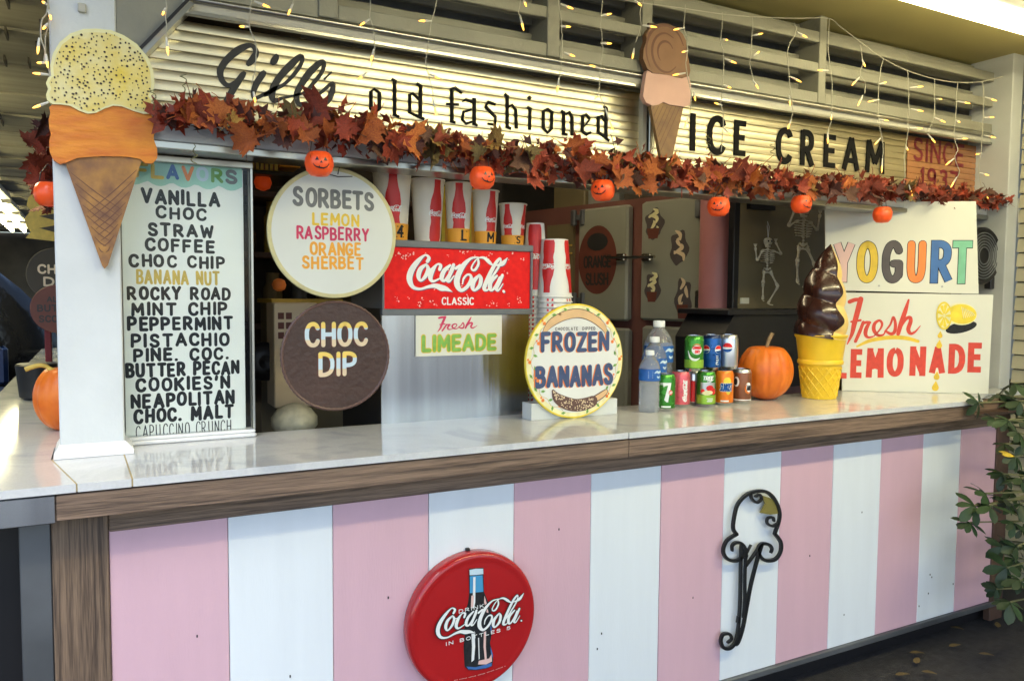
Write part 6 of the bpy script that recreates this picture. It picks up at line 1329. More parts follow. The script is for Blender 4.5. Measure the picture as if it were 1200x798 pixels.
for x_, y_, w_, f_, lab in [((0.484, 0.13, 1.6488), 0.0674, 0, 0.15, 'orange smiling pumpkin pail over the top of the round sorbets sign'), ((0.9339, 0.13, 1.6483), 0.068, 0, 0.55, 'orange smiling pumpkin pail behind the tops of the paper cups'), ((1.3356, 0.13, 1.6421), 0.0686, 0, -0.35, 'orange smiling pumpkin pail in front of the left refrigerator door'), ((1.7926, 0.13, 1.6208), 0.0692, 0, -0.1, 'orange smiling pumpkin pail beside the dusty pink post'), ((2.1728, 0.13, 1.6522), 0.0678, 0, 0.75, 'orange pumpkin pail turned half away, above the larger skeleton'), ((2.6022, 0.13, 1.6385), 0.066, 0, None, 'orange pumpkin pail with its plain back showing, in front of the yogurt board'), ((-0.1097, 0.42, 1.566), 0.066, 0, 0.8, 'orange pumpkin pail half hidden behind the white post at left')]:
    pail(x_, y_/2*1.06, f_, lab)

# ================================================================== ICICLE LIGHT STRANDS
def bulb_parts(t, base, tip):
    b = Vector(base); e = Vector(tip); d = e-b
    put('socket', MB().tube([b, b+d*.45, b+d*.55], .0030, 6, [.0022, .0034, .0030]), 'socket', t)
    put('bulb', MB().tube([b+d*.5, b+d*.62, b+d*.88, e], .003, 6, [.0026, .0030, .0022, .0006]), 'bulb', t)
STR = [('at far left over the corner board', [(0.1404, 0.12, 1.9926), (0.1396, 0.12, 1.9456), (0.1388, 0.12, 1.9004)], [((0.1381, 0.12, 1.9641), (0.1308, 0.12, 1.946)), ((0.1388, 0.12, 1.9004), (0.1417, 0.12, 1.8594))]), ('in front of the first script letter', [(0.327, 0.12, 2.0265), (0.3208, 0.12, 1.9862), (0.3185, 0.12, 1.9524), (0.3317, 0.12, 1.919), (0.3331, 0.12, 1.8696), (0.3228, 0.12, 1.8246)], [((0.3307, 0.12, 2.0135), (0.3659, 0.12, 2.0039)), ((0.3185, 0.12, 1.9524), (0.2954, 0.12, 1.9486)), ((0.3265, 0.12, 1.8032), (0.3301, 0.12, 1.7777))]), ('short, above the first script letters', [(0.4263, 0.12, 2.0446), (0.418, 0.12, 2.017)], [((0.42, 0.12, 2.0233), (0.4076, 0.12, 1.9931))]), ('above the letter o of old', [(0.6135, 0.12, 2.0786), (0.6124, 0.12, 2.0258), (0.6222, 0.12, 1.9915), (0.6243, 0.12, 1.943), (0.6153, 0.12, 1.9035)], [((0.6111, 0.12, 2.0192), (0.5845, 0.12, 1.998)), ((0.6221, 0.12, 1.9469), (0.613, 0.12, 1.9138)), ((0.6041, 0.12, 1.8871), (0.5774, 0.12, 1.8623))]), ('between old and fashioned', [(0.7966, 0.12, 2.1119), (0.7775, 0.12, 2.0319), (0.7633, 0.12, 1.9353), (0.773, 0.12, 1.8993), (0.7852, 0.12, 1.85)], [((0.7799, 0.12, 2.0432), (0.7418, 0.12, 2.0358)), ((0.773, 0.12, 1.9059), (0.8021, 0.12, 1.8965)), ((0.7828, 0.12, 1.8452), (0.7926, 0.12, 1.7975))]), ('short, left of the first louvre post', [(1.0439, 0.12, 2.1568), (1.039, 0.12, 2.1096), (1.0445, 0.12, 2.0944)], [((1.0521, 0.12, 2.1513), (1.0604, 0.12, 2.1273)), ((1.0417, 0.12, 2.1032), (1.053, 0.12, 2.0609))]), ('on the first louvre post', [(1.1653, 0.12, 2.1788), (1.1778, 0.12, 2.0977), (1.1816, 0.12, 2.0313), (1.1767, 0.12, 1.9706), (1.1713, 0.12, 1.9483)], [((1.1741, 0.12, 2.1567), (1.2145, 0.12, 2.1482)), ((1.175, 0.12, 2.0949), (1.2065, 0.12, 2.0965)), ((1.1874, 0.12, 2.0226), (1.2223, 0.12, 2.0157)), ((1.1713, 0.12, 1.9483), (1.1633, 0.12, 1.904))]), ('over the last letters of fashioned', [(1.317, 0.12, 2.2064), (1.3124, 0.12, 2.1248), (1.3197, 0.12, 2.0596), (1.3123, 0.12, 1.9647), (1.31, 0.12, 1.9223), (1.3319, 0.12, 1.8877)], [((1.312, 0.12, 2.1468), (1.3483, 0.12, 2.1579)), ((1.3134, 0.12, 2.0685), (1.3499, 0.12, 2.0716)), ((1.3148, 0.12, 1.9947), (1.2726, 0.12, 1.9986)), ((1.31, 0.12, 1.9199), (1.2922, 0.12, 1.9028)), ((1.332, 0.12, 1.8828), (1.3609, 0.12, 1.8183))]), ('left of the cocoa scoop', [(1.4721, 0.12, 2.2346), (1.4541, 0.12, 2.181), (1.4581, 0.12, 2.1439), (1.4401, 0.12, 2.0905)], [((1.4311, 0.12, 2.2146), (1.4569, 0.12, 2.1991)), ((1.4645, 0.12, 2.1449), (1.5163, 0.12, 2.1458)), ((1.4342, 0.12, 2.072), (1.4254, 0.12, 2.0379))]), ('over the right edge of the cocoa scoop', [(1.6276, 0.12, 2.2343), (1.6261, 0.12, 2.1637), (1.641, 0.12, 2.1216), (1.6363, 0.12, 2.0422), (1.6591, 0.12, 1.9661), (1.6541, 0.12, 1.8991)], [((1.6261, 0.12, 2.1637), (1.5792, 0.12, 2.1483)), ((1.6417, 0.12, 2.0955), (1.6146, 0.12, 2.0862)), ((1.6333, 0.12, 2.026), (1.5794, 0.12, 2.0108)), ((1.6694, 0.12, 1.9726), (1.6737, 0.12, 1.9439)), ((1.6507, 0.12, 1.8961), (1.6311, 0.12, 1.8542))]), ('above the letter C of ICE', [(1.7821, 0.12, 2.2374), (1.7777, 0.12, 2.1482), (1.7902, 0.12, 2.0962), (1.7894, 0.12, 2.0095), (1.7838, 0.12, 1.9545), (1.7964, 0.12, 1.9016), (1.7888, 0.12, 1.797)], [((1.7847, 0.12, 2.1546), (1.803, 0.12, 2.1521)), ((1.7939, 0.12, 2.094), (1.842, 0.12, 2.0846)), ((1.793, 0.12, 2.01), (1.8225, 0.12, 2.0029)), ((1.7878, 0.12, 1.9441), (1.7515, 0.12, 1.9479)), ((1.7973, 0.12, 1.8744), (1.8312, 0.12, 1.8504))]), ('above the letter E of ICE', [(1.9114, 0.12, 2.2459), (1.9104, 0.12, 2.1688), (1.9055, 0.12, 2.0937), (1.9224, 0.12, 2.0462)], [((1.9136, 0.12, 2.1858), (1.9553, 0.12, 2.198)), ((1.9197, 0.12, 2.1206), (1.9421, 0.12, 2.1377)), ((1.9187, 0.12, 2.043), (1.9427, 0.12, 2.0155))]), ('above the C of CREAM', [(2.0993, 0.12, 2.2579), (2.1127, 0.12, 2.2288), (2.0749, 0.12, 2.1604), (2.0916, 0.12, 2.0488), (2.1072, 0.12, 1.9647), (2.0965, 0.12, 1.9289)], [((2.1167, 0.12, 2.2295), (2.1625, 0.12, 2.2167)), ((2.0904, 0.12, 2.0772), (2.1401, 0.12, 2.0638)), ((2.0889, 0.12, 2.0141), (2.0904, 0.12, 1.9771)), ((2.1003, 0.12, 1.9351), (2.0814, 0.12, 1.8986))]), ('on the louvre post above the E of CREAM', [(2.2729, 0.12, 2.3013), (2.2737, 0.12, 2.1902), (2.2964, 0.12, 2.0755), (2.2973, 0.12, 1.9628), (2.2823, 0.12, 1.9106)], [((2.2768, 0.12, 2.123), (2.2173, 0.12, 2.1148)), ((2.2967, 0.12, 1.9746), (2.2934, 0.12, 1.9534)), ((2.2823, 0.12, 1.9106), (2.2799, 0.12, 1.8687))]), ('looped, above the A of CREAM', [(2.4354, 0.12, 2.2355), (2.4521, 0.12, 2.1776), (2.4408, 0.12, 2.1306), (2.4697, 0.12, 2.1041), (2.467, 0.12, 2.0672)], [((2.4471, 0.12, 2.186), (2.4622, 0.12, 2.1609)), ((2.4367, 0.12, 2.121), (2.3933, 0.12, 2.0851)), ((2.4582, 0.12, 2.06), (2.4283, 0.12, 2.0169))]), ('over the M of CREAM', [(2.5627, 0.12, 2.2027), (2.5442, 0.12, 2.1077), (2.5508, 0.12, 1.9848), (2.5684, 0.12, 1.9244), (2.5805, 0.12, 1.8787), (2.5791, 0.12, 1.8159)], [((2.544, 0.12, 2.1108), (2.5815, 0.12, 2.1219)), ((2.547, 0.12, 2.0556), (2.4824, 0.12, 2.0385)), ((2.5508, 0.12, 1.9848), (2.5987, 0.12, 1.9838)), ((2.564, 0.12, 1.9178), (2.5276, 0.12, 1.8893)), ((2.5776, 0.12, 1.844), (2.5709, 0.12, 1.7901))]), ('at the left edge of the rust panel', [(2.6999, 0.12, 2.1817), (2.7153, 0.12, 2.0888), (2.7172, 0.12, 1.9713), (2.7039, 0.12, 1.8582), (2.7094, 0.12, 1.7626)], [((2.7184, 0.12, 2.1209), (2.7934, 0.12, 2.1337)), ((2.728, 0.12, 2.0426), (2.7991, 0.12, 2.0412)), ((2.7272, 0.12, 1.9723), (2.798, 0.12, 1.9766)), ((2.7114, 0.12, 1.9005), (2.7173, 0.12, 1.885)), ((2.7348, 0.12, 1.758), (2.7524, 0.12, 1.7172))]), ('over the I of SINCE', [(2.8634, 0.12, 2.172), (2.8721, 0.12, 2.0366), (2.8347, 0.12, 1.9674)], [((2.8786, 0.12, 2.0992), (2.9102, 0.12, 2.0998)), ((2.8727, 0.12, 2.0268), (2.9371, 0.12, 2.0142)), ((2.8351, 0.12, 1.961), (2.8789, 0.12, 1.9294))]), ('over the N of SINCE', [(3.0075, 0.12, 2.1746), (3.006, 0.12, 2.035), (2.9996, 0.12, 1.9677), (3.0248, 0.12, 1.92), (3.0107, 0.12, 1.8852), (3.0414, 0.12, 1.8374), (3.0323, 0.12, 1.8097)], [((3.0122, 0.12, 2.1056), (3.0898, 0.12, 2.1049)), ((3.0063, 0.12, 2.0317), (3.0287, 0.12, 2.0242)), ((3.0112, 0.12, 1.9589), (3.0827, 0.12, 1.9659)), ((3.0054, 0.12, 1.8814), (2.9478, 0.12, 1.8498)), ((3.0268, 0.12, 1.8093), (2.9859, 0.12, 1.766))]), ('rightmost, in front of the slat guides', [(3.1621, 0.12, 2.2017), (3.1814, 0.12, 2.1737), (3.1838, 0.12, 2.0615), (3.1815, 0.12, 1.9346), (3.1697, 0.12, 1.858), (3.1931, 0.12, 1.7737)], [((3.1893, 0.12, 2.144), (3.2657, 0.12, 2.1362)), ((3.1895, 0.12, 2.0621), (3.2531, 0.12, 2.0692)), ((3.1947, 0.12, 1.9908), (3.271, 0.12, 1.988)), ((3.1885, 0.12, 1.918), (3.1375, 0.12, 1.9083)), ((3.1769, 0.12, 1.838), (3.2355, 0.12, 1.8322)), ((3.1879, 0.12, 1.7664), (3.2426, 0.12, 1.7353))])]
for lab, w_, bs_ in STR:
    t = thing('icicle_strand', 'cream wire strand of warm mini bulbs '+lab, 'string lights', w_[0], 0, 'icicle light strands hanging from the header')
    wp = spline(w_, 5); rw = random.Random(len(lab)); wp = [(a+rw.gauss(0, .0007), b+rw.gauss(0, .001), c) for a, b, c in wp]
    put('wire', MB().tube(wp, .0014, 5), 'wire', t, True)
    for b, e in bs_:
        e = (e[0], e[1]-.004, e[2]); bulb_parts(t, b, e)
hw = [(1.017, 0.12, 2.1726), (1.2991, 0.12, 2.2007), (1.4855, 0.12, 2.2117), (1.6348, 0.12, 2.2225), (1.7787, 0.12, 2.2315), (1.9114, 0.12, 2.2459), (2.0987, 0.12, 2.272), (2.2686, 0.12, 2.3006), (2.3303, 0.12, 2.2815), (2.4442, 0.12, 2.2429), (2.5626, 0.12, 2.2058), (2.6999, 0.12, 2.1817), (2.8634, 0.12, 2.172), (3.0073, 0.12, 2.1779), (3.1621, 0.12, 2.2017), (3.3052, 0.12, 2.2413)]
t = thing('icicle_strand', 'cream carrier wire the icicle strands hang from, sagging to the right post', 'string lights', hw[4], 0, 'icicle light strands hanging from the header')
wp = spline(hw, 4); put('wire', MB().tube(wp, .0016, 5), 'wire', t, True)
t = thing('icicle_strand', 'tangled strand of warm mini bulbs down the left edge of the white post', 'string lights', (-0.0972, 0.19, 1.8535), 0, 'icicle light strands hanging from the header')
put('wire', MB().tube(spline([(-0.0907, 0.18, 1.972), (-0.0948, 0.18, 1.9332), (-0.1049, 0.18, 1.9133), (-0.1073, 0.18, 1.8766), (-0.0999, 0.18, 1.8504), (-0.1021, 0.18, 1.8282), (-0.0929, 0.18, 1.8076), (-0.0944, 0.18, 1.7412)], 4), .0016, 5), 'wire', t, True)
put('wire', MB().tube(spline([(-0.0941, 0.185, 1.973), (-0.0902, 0.185, 1.9355), (-0.0925, 0.185, 1.9077), (-0.0995, 0.185, 1.8792), (-0.099, 0.185, 1.8336)], 4), .0014, 5), 'wire', t, True)
for b, e in [((-0.0944, 0.18, 1.9496), (-0.1036, 0.175, 1.9536)), ((-0.0915, 0.18, 1.9392), (-0.087, 0.175, 1.9166)), ((-0.0938, 0.18, 1.9097), (-0.1035, 0.175, 1.8939)), ((-0.1105, 0.18, 1.8761), (-0.1142, 0.175, 1.8397)), ((-0.0985, 0.18, 1.8433), (-0.0958, 0.175, 1.8133)), ((-0.0989, 0.18, 1.825), (-0.1163, 0.175, 1.8213)), ((-0.0947, 0.18, 1.8), (-0.1247, 0.175, 1.7983)), ((-0.0961, 0.18, 1.741), (-0.1265, 0.175, 1.7236))]: bulb_parts(t, b, e)

# ================================================================== ENAMEL BUTTON ON THE COUNTER FRONT
BC = (0.8395, -0.036, 0.4773); BR = 0.1832
bt_ = thing('enamel_button', 'round red enamel cola button sign on the striped counter front', 'sign', (BC[0], -.001, BC[2]))
def rnd_prof(r, d):
    out = [(r*.995, 0), (r, -.004), (r*.999, -d*.5)]
    for i in range(7):
        a = pi/2*i/6; out.append((r*.93+r*.07*cos(a), -d*.62-d*.38*sin(a)))
    out += [(r*.90, -d*.985), (r*.87, -d*.96), (r*.84, -d*.965), (r*.5, -d*1.0), (.002, -d*1.01)]
    return out
put('button_shell', MB().lathe(rnd_prof(BR, .037), (BC[0], -.0012, BC[2]), 96, ax='y', cap=False), 'red', bt_, 60)
BF = -.0012-.037*1.012
tb6 = [[(0.7768, 0.517, 0.0063), (0.7806, 0.5247, 0.0063), (0.7714, 0.5304, 0.00314), (0.7546, 0.5172, 0.00796), (0.7391, 0.4973, 0.01067), (0.7336, 0.4778, 0.01066), (0.7416, 0.4608, 0.00691), (0.7596, 0.4565, 0.00418), (0.779, 0.4618, 0.00527), (0.7961, 0.4644, 0.0078), (0.8108, 0.4604, 0.01071), (0.8232, 0.4585, 0.0079), (0.8387, 0.4523, 0.00072)], [(0.7739, 0.5104, 0.00384), (0.7606, 0.5002, 0.008), (0.7552, 0.4849, 0.00833), (0.7607, 0.4747, 0.00418), (0.7728, 0.4855, 0.007), (0.7788, 0.5008, 0.00701), (0.7739, 0.5104, 0.00384)], [(0.7768, 0.5055, 0.0021), (0.7837, 0.501, 0.00211), (0.791, 0.5034, 0.00212)], [(0.8069, 0.5007, 0.00604), (0.8094, 0.5095, 0.00604), (0.8007, 0.5114, 0.00319), (0.7886, 0.4968, 0.00881), (0.7842, 0.4815, 0.00845), (0.7911, 0.4741, 0.00459), (0.8083, 0.4811, 0.00249)], [(0.8329, 0.5104, 0.00431), (0.8181, 0.4978, 0.00786), (0.812, 0.4823, 0.0082), (0.8182, 0.4759, 0.00465), (0.8305, 0.4873, 0.00719), (0.8404, 0.5052, 0.00649)], [(0.8416, 0.5118, 0.00613), (0.8342, 0.494, 0.0072), (0.8269, 0.4784, 0.00718), (0.8319, 0.4752, 0.00396), (0.843, 0.4876, 0.00217)], [(0.8474, 0.5043, 0.00543), (0.858, 0.5106, 0.00545)], [(0.905, 0.5308, 0.00222), (0.8858, 0.5279, 0.00441), (0.8655, 0.5105, 0.00912), (0.8518, 0.4857, 0.01089), (0.8507, 0.468, 0.0109), (0.8609, 0.4561, 0.00657), (0.876, 0.4643, 0.00662), (0.8861, 0.4801, 0.00664), (0.8848, 0.4901, 0.00479), (0.8758, 0.4909, 0.00367), (0.867, 0.4818, 0.00402), (0.8646, 0.4706, 0.00219)], [(0.9037, 0.5275, 0.00371), (0.9051, 0.5164, 0.00482), (0.8975, 0.5038, 0.00481), (0.8898, 0.502, 0.00369), (0.8872, 0.5079, 0.00331), (0.8948, 0.5204, 0.00258), (0.905, 0.5293, 0.00222), (0.9192, 0.5303, 0.00485), (0.9322, 0.5219, 0.00676), (0.9414, 0.5155, 0.0034), (0.9533, 0.5148, 0.00303), (0.9691, 0.5199, 0.0084), (0.9809, 0.5328, 0.00115)], [(0.9078, 0.4919, 0.00372), (0.8938, 0.4781, 0.00851), (0.8901, 0.4646, 0.00851), (0.8952, 0.4569, 0.00445), (0.908, 0.4673, 0.00746), (0.9118, 0.4831, 0.00746), (0.9078, 0.4919, 0.00372)], [(0.9637, 0.5253, 0.00305), (0.961, 0.5302, 0.00494), (0.9506, 0.5203, 0.00644), (0.9377, 0.4996, 0.00754), (0.9248, 0.4745, 0.00826), (0.9203, 0.4609, 0.0075), (0.9289, 0.4584, 0.00339), (0.9379, 0.4681, 0.00227)], [(0.9637, 0.5253, 0.00305), (0.9573, 0.5104, 0.00456), (0.9391, 0.4861, 0.00415), (0.9275, 0.4723, 0.00263)], [(0.9535, 0.4911, 0.00418), (0.9379, 0.4771, 0.00755), (0.9354, 0.4635, 0.00831), (0.9407, 0.458, 0.00416), (0.9537, 0.4708, 0.00685), (0.9614, 0.4868, 0.00572)], [(0.968, 0.4927, 0.00573), (0.9602, 0.4777, 0.00725), (0.9524, 0.4628, 0.00723), (0.9578, 0.4584, 0.00382), (0.9695, 0.4735, 0.00192)], [(0.9739, 0.4595, 0.00423), (0.975, 0.4586, 0.00423)]]
def btr(polys, lift, mm, name='print', dx=0):
    ink = Ink(flatmap(BF, dx), lift)
    for p in polys: ink.poly([(a, b) for a, b, w in p])
    put(name, ink.mb, mm, bt_)
BP = {'outline': [[(0.8213, 0.624, 0.0004), (0.8627, 0.6198, 0.00041), (0.8637, 0.5953, 0.00041), (0.8649, 0.5559, 0.00041), (0.8753, 0.5312, 0.00042), (0.885, 0.5049, 0.00042), (0.8878, 0.4687, 0.00042), (0.8898, 0.4445, 0.00042), (0.8839, 0.4138, 0.00042), (0.8902, 0.3886, 0.00042), (0.8938, 0.3679, 0.00042), (0.8904, 0.3518, 0.00042), (0.8779, 0.3482, 0.00042), (0.8457, 0.3498, 0.00042), (0.8224, 0.355, 0.00041), (0.8109, 0.3662, 0.00041), (0.8091, 0.3901, 0.00041), (0.8073, 0.4218, 0.00041), (0.8105, 0.4524, 0.00041), (0.8095, 0.4839, 0.0004), (0.8119, 0.5146, 0.0004), (0.8193, 0.5327, 0.00041), (0.8225, 0.5594, 0.0004), (0.8215, 0.5984, 0.0004)]], 'body': [[(0.8234, 0.5573, 0.00041), (0.8632, 0.5542, 0.00041), (0.8736, 0.5287, 0.00042), (0.8824, 0.5014, 0.00042), (0.8844, 0.4694, 0.00042), (0.8854, 0.4453, 0.00042), (0.8796, 0.4147, 0.00042), (0.8858, 0.3895, 0.00042), (0.8886, 0.371, 0.00042), (0.8865, 0.3575, 0.00042), (0.8714, 0.3548, 0.00042), (0.8414, 0.3575, 0.00041), (0.8223, 0.3617, 0.00041), (0.8143, 0.3694, 0.00041), (0.8125, 0.3973, 0.00041), (0.8107, 0.4211, 0.00041), (0.8139, 0.4518, 0.00041), (0.8129, 0.4832, 0.00041), (0.8152, 0.5101, 0.0004), (0.821, 0.5304, 0.00041)]], 'neck': [[(0.8239, 0.6038, 0.0004), (0.8603, 0.6006, 0.00041), (0.8623, 0.5563, 0.00041), (0.8242, 0.5591, 0.00041)]], 'cap': [[(0.8222, 0.6208, 0.0004), (0.8398, 0.6211, 0.00041), (0.861, 0.6177, 0.00041), (0.862, 0.6035, 0.00041), (0.842, 0.6044, 0.00041), (0.8231, 0.6067, 0.0004)]], 'hl': [[(0.8324, 0.6005, 0.00041), (0.8391, 0.6002, 0.00041), (0.8386, 0.5331, 0.00041), (0.8354, 0.518, 0.00041), (0.8303, 0.519, 0.00041), (0.8318, 0.5577, 0.00041)], [(0.8281, 0.4567, 0.00041), (0.8374, 0.4569, 0.00041), (0.8393, 0.4152, 0.00041), (0.8362, 0.3803, 0.00041), (0.8286, 0.3761, 0.00041), (0.83, 0.4171, 0.00041)], [(0.8473, 0.4372, 0.00041), (0.8503, 0.4366, 0.00041), (0.8523, 0.3808, 0.00042), (0.8498, 0.3774, 0.00042)]], 'pk': [[(0.8643, 0.4495, 0.00042), (0.8707, 0.4502, 0.00042), (0.8701, 0.4087, 0.00042), (0.8729, 0.3764, 0.00042), (0.8678, 0.3695, 0.00042), (0.8633, 0.4102, 0.00042)], [(0.8276, 0.5526, 0.00041), (0.8352, 0.5525, 0.00041), (0.8328, 0.5224, 0.00041), (0.8261, 0.5197, 0.00041)], [(0.8498, 0.3754, 0.00042), (0.8799, 0.3749, 0.00042), (0.8867, 0.3853, 0.00042), (0.8886, 0.365, 0.00042), (0.8713, 0.3608, 0.00042), (0.8477, 0.366, 0.00042)], [(0.8649, 0.546, 0.00041), (0.871, 0.5272, 0.00041), (0.8773, 0.4984, 0.00042), (0.8721, 0.4994, 0.00042), (0.8642, 0.5285, 0.00041)]], 'blue': [[(0.8151, 0.3672, 0.00041), (0.8414, 0.3595, 0.00041), (0.8886, 0.361, 0.00042), (0.8878, 0.3524, 0.00042), (0.8714, 0.3504, 0.00042), (0.8414, 0.3531, 0.00041), (0.8202, 0.3586, 0.00041)], [(0.8834, 0.4775, 0.00042), (0.888, 0.4528, 0.00042), (0.8846, 0.4415, 0.00042), (0.8827, 0.4618, 0.00042)], [(0.884, 0.4059, 0.00042), (0.8911, 0.3844, 0.00042), (0.8912, 0.3724, 0.00042), (0.885, 0.3897, 0.00042)]]}
btr(BP['outline'], 3e-4, 'sblack'); btr(BP['body'], 1.2e-3, 'sblack'); btr(BP['neck'], 1.2e-3, 'neckblue'); btr(BP['cap'], 2.1e-3, 'c_sky'); btr(BP['blue'], 2.1e-3, 'c_bl'); btr(BP['pk'], 3.0e-3, 'c_pink'); btr(BP['hl'], 3.0e-3, 'lwhite')
for li, (mm, wk, dx_) in enumerate((('sblack', 1.35, 0), ('lwhite', 1.0, 0))):
    ink = Ink(flatmap(BF), 3.9e-3+li*9e-4)
    for s_ in tb6: ink.smooth([(a, b, w*wk+(.0022 if li == 0 else 0)) for a, b, w in s_], sub=4)
    put('lettering', ink.mb, mm, bt_)
def slopetext(s, A, B, h, w, mm, lift):
    n = len(s); ink = Ink(flatmap(BF), lift)
    wid = math.hypot(B[0]-A[0], B[1]-A[1]); an = math.atan2(B[1]-A[1], B[0]-A[0])
    tmp = Ink(lambda x, z, k: (A[0]+x*cos(an)-z*sin(an), BF-k, A[1]+x*sin(an)+z*cos(an)), lift)
    text(tmp, s, wid/2, 0, h, w, .4, fit=wid, square=False); put('lettering', tmp.mb, mm, bt_)
DA, DB, IA, IB, CAa, CBb = [(0.7911, 0.5134), (0.8626, 0.5162), (0.7557, 0.4357), (0.9407, 0.4424), (0.7807, 0.337), (0.9305, 0.343)]
slopetext('DRINK', DA, DB, .0100, .0017, 'lwhite', 6e-3)
slopetext('IN BOTTLES 5', IA, IB, .0098, .0018, 'lwhite', 6e-3)
ink = Ink(flatmap(BF), 1e-3); N = 40
mx_, mz_ = (CAa[0]+CBb[0])/2, (CAa[1]+CBb[1])/2-.004
for i in range(N):
    if i % 7 == 3: continue
    t = i/N; x_ = CAa[0]+(CBb[0]-CAa[0])*t; z_ = CAa[1]+(CBb[1]-CAa[1])*t-.004*sin(pi*t); ink.ribbon([(x_, z_, .0012), (x_+.0022, z_+.001, .0012)], False)
put('fine_print', ink.mb, 'c_pink', bt_)
put('hanger', MB().box((BC[0]-.012, -.012, BC[2]+BR-.004), (BC[0]-.002, -.001, BC[2]+BR+.006), .001), 'black', bt_)

# ================================================================== WROUGHT IRON CONE
io = thing('iron_ornament', 'black wrought iron ice cream cone ornament on a white stripe of the counter', 'ornament', (1.8281, -0.02, 0.4456))
IR = [[(1.7637, 0.577, 0.01295), (1.7474, 0.5979, 0.01286), (1.7506, 0.6356, 0.01285), (1.7659, 0.6761, 0.0129), (1.8101, 0.7033, 0.0131), (1.8733, 0.7038, 0.01342), (1.9153, 0.68, 0.01364), (1.9443, 0.6372, 0.01382), (1.9481, 0.6015, 0.01386), (1.9284, 0.5558, 0.01379)], [(1.7636, 0.5787, 0.01295), (1.7219, 0.5633, 0.01276), (1.7076, 0.5317, 0.01271), (1.7272, 0.5033, 0.01282), (1.7665, 0.4929, 0.01302), (1.7943, 0.5058, 0.01315), (1.7992, 0.5266, 0.01316), (1.7816, 0.5463, 0.01197), (1.759, 0.5512, 0.01187), (1.7447, 0.5431, 0.01073), (1.7453, 0.5277, 0.0086)], [(1.9283, 0.5576, 0.01379), (1.9571, 0.5253, 0.01395), (1.9584, 0.4942, 0.01398), (1.9353, 0.4712, 0.01388), (1.8937, 0.4732, 0.01367), (1.8673, 0.4904, 0.01352), (1.8569, 0.518, 0.01345), (1.8739, 0.5312, 0.0124), (1.9035, 0.5243, 0.01254), (1.9183, 0.509, 0.01147), (1.914, 0.4964, 0.00917)], [(1.8181, 0.7024, 0.00986), (1.8233, 0.6846, 0.00988), (1.8456, 0.67, 0.00997), (1.8661, 0.6796, 0.00893), (1.8563, 0.6946, 0.00889), (1.8391, 0.6897, 0.00884)], [(1.9414, 0.5892, 0.01037), (1.919, 0.5834, 0.01029), (1.8949, 0.5954, 0.00906), (1.8955, 0.6118, 0.00906), (1.9179, 0.6125, 0.00913), (1.9243, 0.5994, 0.00916)], [(1.7829, 0.5418, 0.01198), (1.784, 0.443, 0.01205), (1.7847, 0.3567, 0.01211), (1.7797, 0.2711, 0.01215), (1.7698, 0.2298, 0.01324), (1.7479, 0.2127, 0.01314), (1.7198, 0.2186, 0.013), (1.7069, 0.2427, 0.01292), (1.7151, 0.2624, 0.01186), (1.7407, 0.2599, 0.01089), (1.7525, 0.242, 0.00986), (1.736, 0.2324, 0.00871)], [(1.8739, 0.5312, 0.01353), (1.8579, 0.4918, 0.01348), (1.8308, 0.4092, 0.0134), (1.814, 0.334, 0.01337), (1.7991, 0.2673, 0.01335), (1.7812, 0.2257, 0.0133), (1.7679, 0.2198, 0.01324)], [(1.8061, 0.5255, 0.0099), (1.8023, 0.44, 0.00993), (1.8053, 0.3529, 0.00999), (1.8002, 0.3018, 0.01)], [(1.8681, 0.5294, 0.01013), (1.8346, 0.4954, 0.01002), (1.8014, 0.466, 0.00991)], [(1.8241, 0.5332, 0.00996), (1.8001, 0.5006, 0.00989)], [(1.7785, 0.306, 0.01763), (1.7767, 0.2933, 0.01763)]]
for s_ in IR: put('iron_bar', solid_ink(-.024, .009, [[(a, b, w*.78) for a, b, w in s_]]), 'iron', io)
put('patch', MB().prism([(1.8681, 0.6905), (1.924, 0.671), (1.9511, 0.6211), (1.9081, 0.6221), (1.8643, 0.6337), (1.8855, 0.6598)], -.019, -.014), 'brass', io)
put('standoff', MB().box((1.8166-.004, -.014, 0.4943), (1.8166+.004, -.0005, 0.4943+.008)), 'iron', io)
# small scuffs on the panels
for i, (x_, z_) in enumerate([(2.1192, 0.4484), (2.3009, 0.2086), (2.7783, 0.2752), (2.7894, 0.2634), (2.7726, 0.203), (2.719, 0.1628), (2.9245, 0.2139), (0.3748, 0.423), (1.251, 0.3053), (1.2652, 0.3481), (1.6063, 0.3939), (0.6177, 0.5698), (0.1713, 0.5615), (1.1157, 0.6761), (2.3766, 0.5669), (1.9802, 0.5013)]):
    put('chip_mark', MB().box((x_-.0015, -.0008, z_-.003), (x_+.0015, .001, z_+.003)), 'dslush', ct)

# ================================================================== SHRUB, FALLEN LEAVES
sh_ = thing('shrub', 'glossy green umbrella shrub with drooping leaf fans at the right end of the counter', 'shrub', (3.5, -.25, 0))
def leaflet(seed):
    r_ = random.Random(seed); L_ = 1.0; vs = []; prof = [(0, .03), (.15, .09), (.4, .19), (.65, .24), (.85, .18), (1, .0)]
    mb = MB(); pts = []
    for t, w in prof: pts += [(-w, t, -.25*t*t-.02), (0, t, -.25*t*t-.05), (w, t, -.25*t*t-.02)]
    mb.add(pts, [f for i in range(5) for f in ((i*3, i*3+1, i*3+4, i*3+3), (i*3+1, i*3+2, i*3+5, i*3+4))]); return mb
LF = []
for k, mm in enumerate(('leafg', 'leafg2', 'leafy')):
    q = leaflet(k); me = bpy.data.meshes.new('leaflet'); me.from_pydata(q.v, [], q.f); me.materials.append(M[mm]); LF.append(me)
    for p in me.polygons: p.use_smooth = True
rsx = random.Random(31); soff = Vector(sh_['_o']); stems = MB()
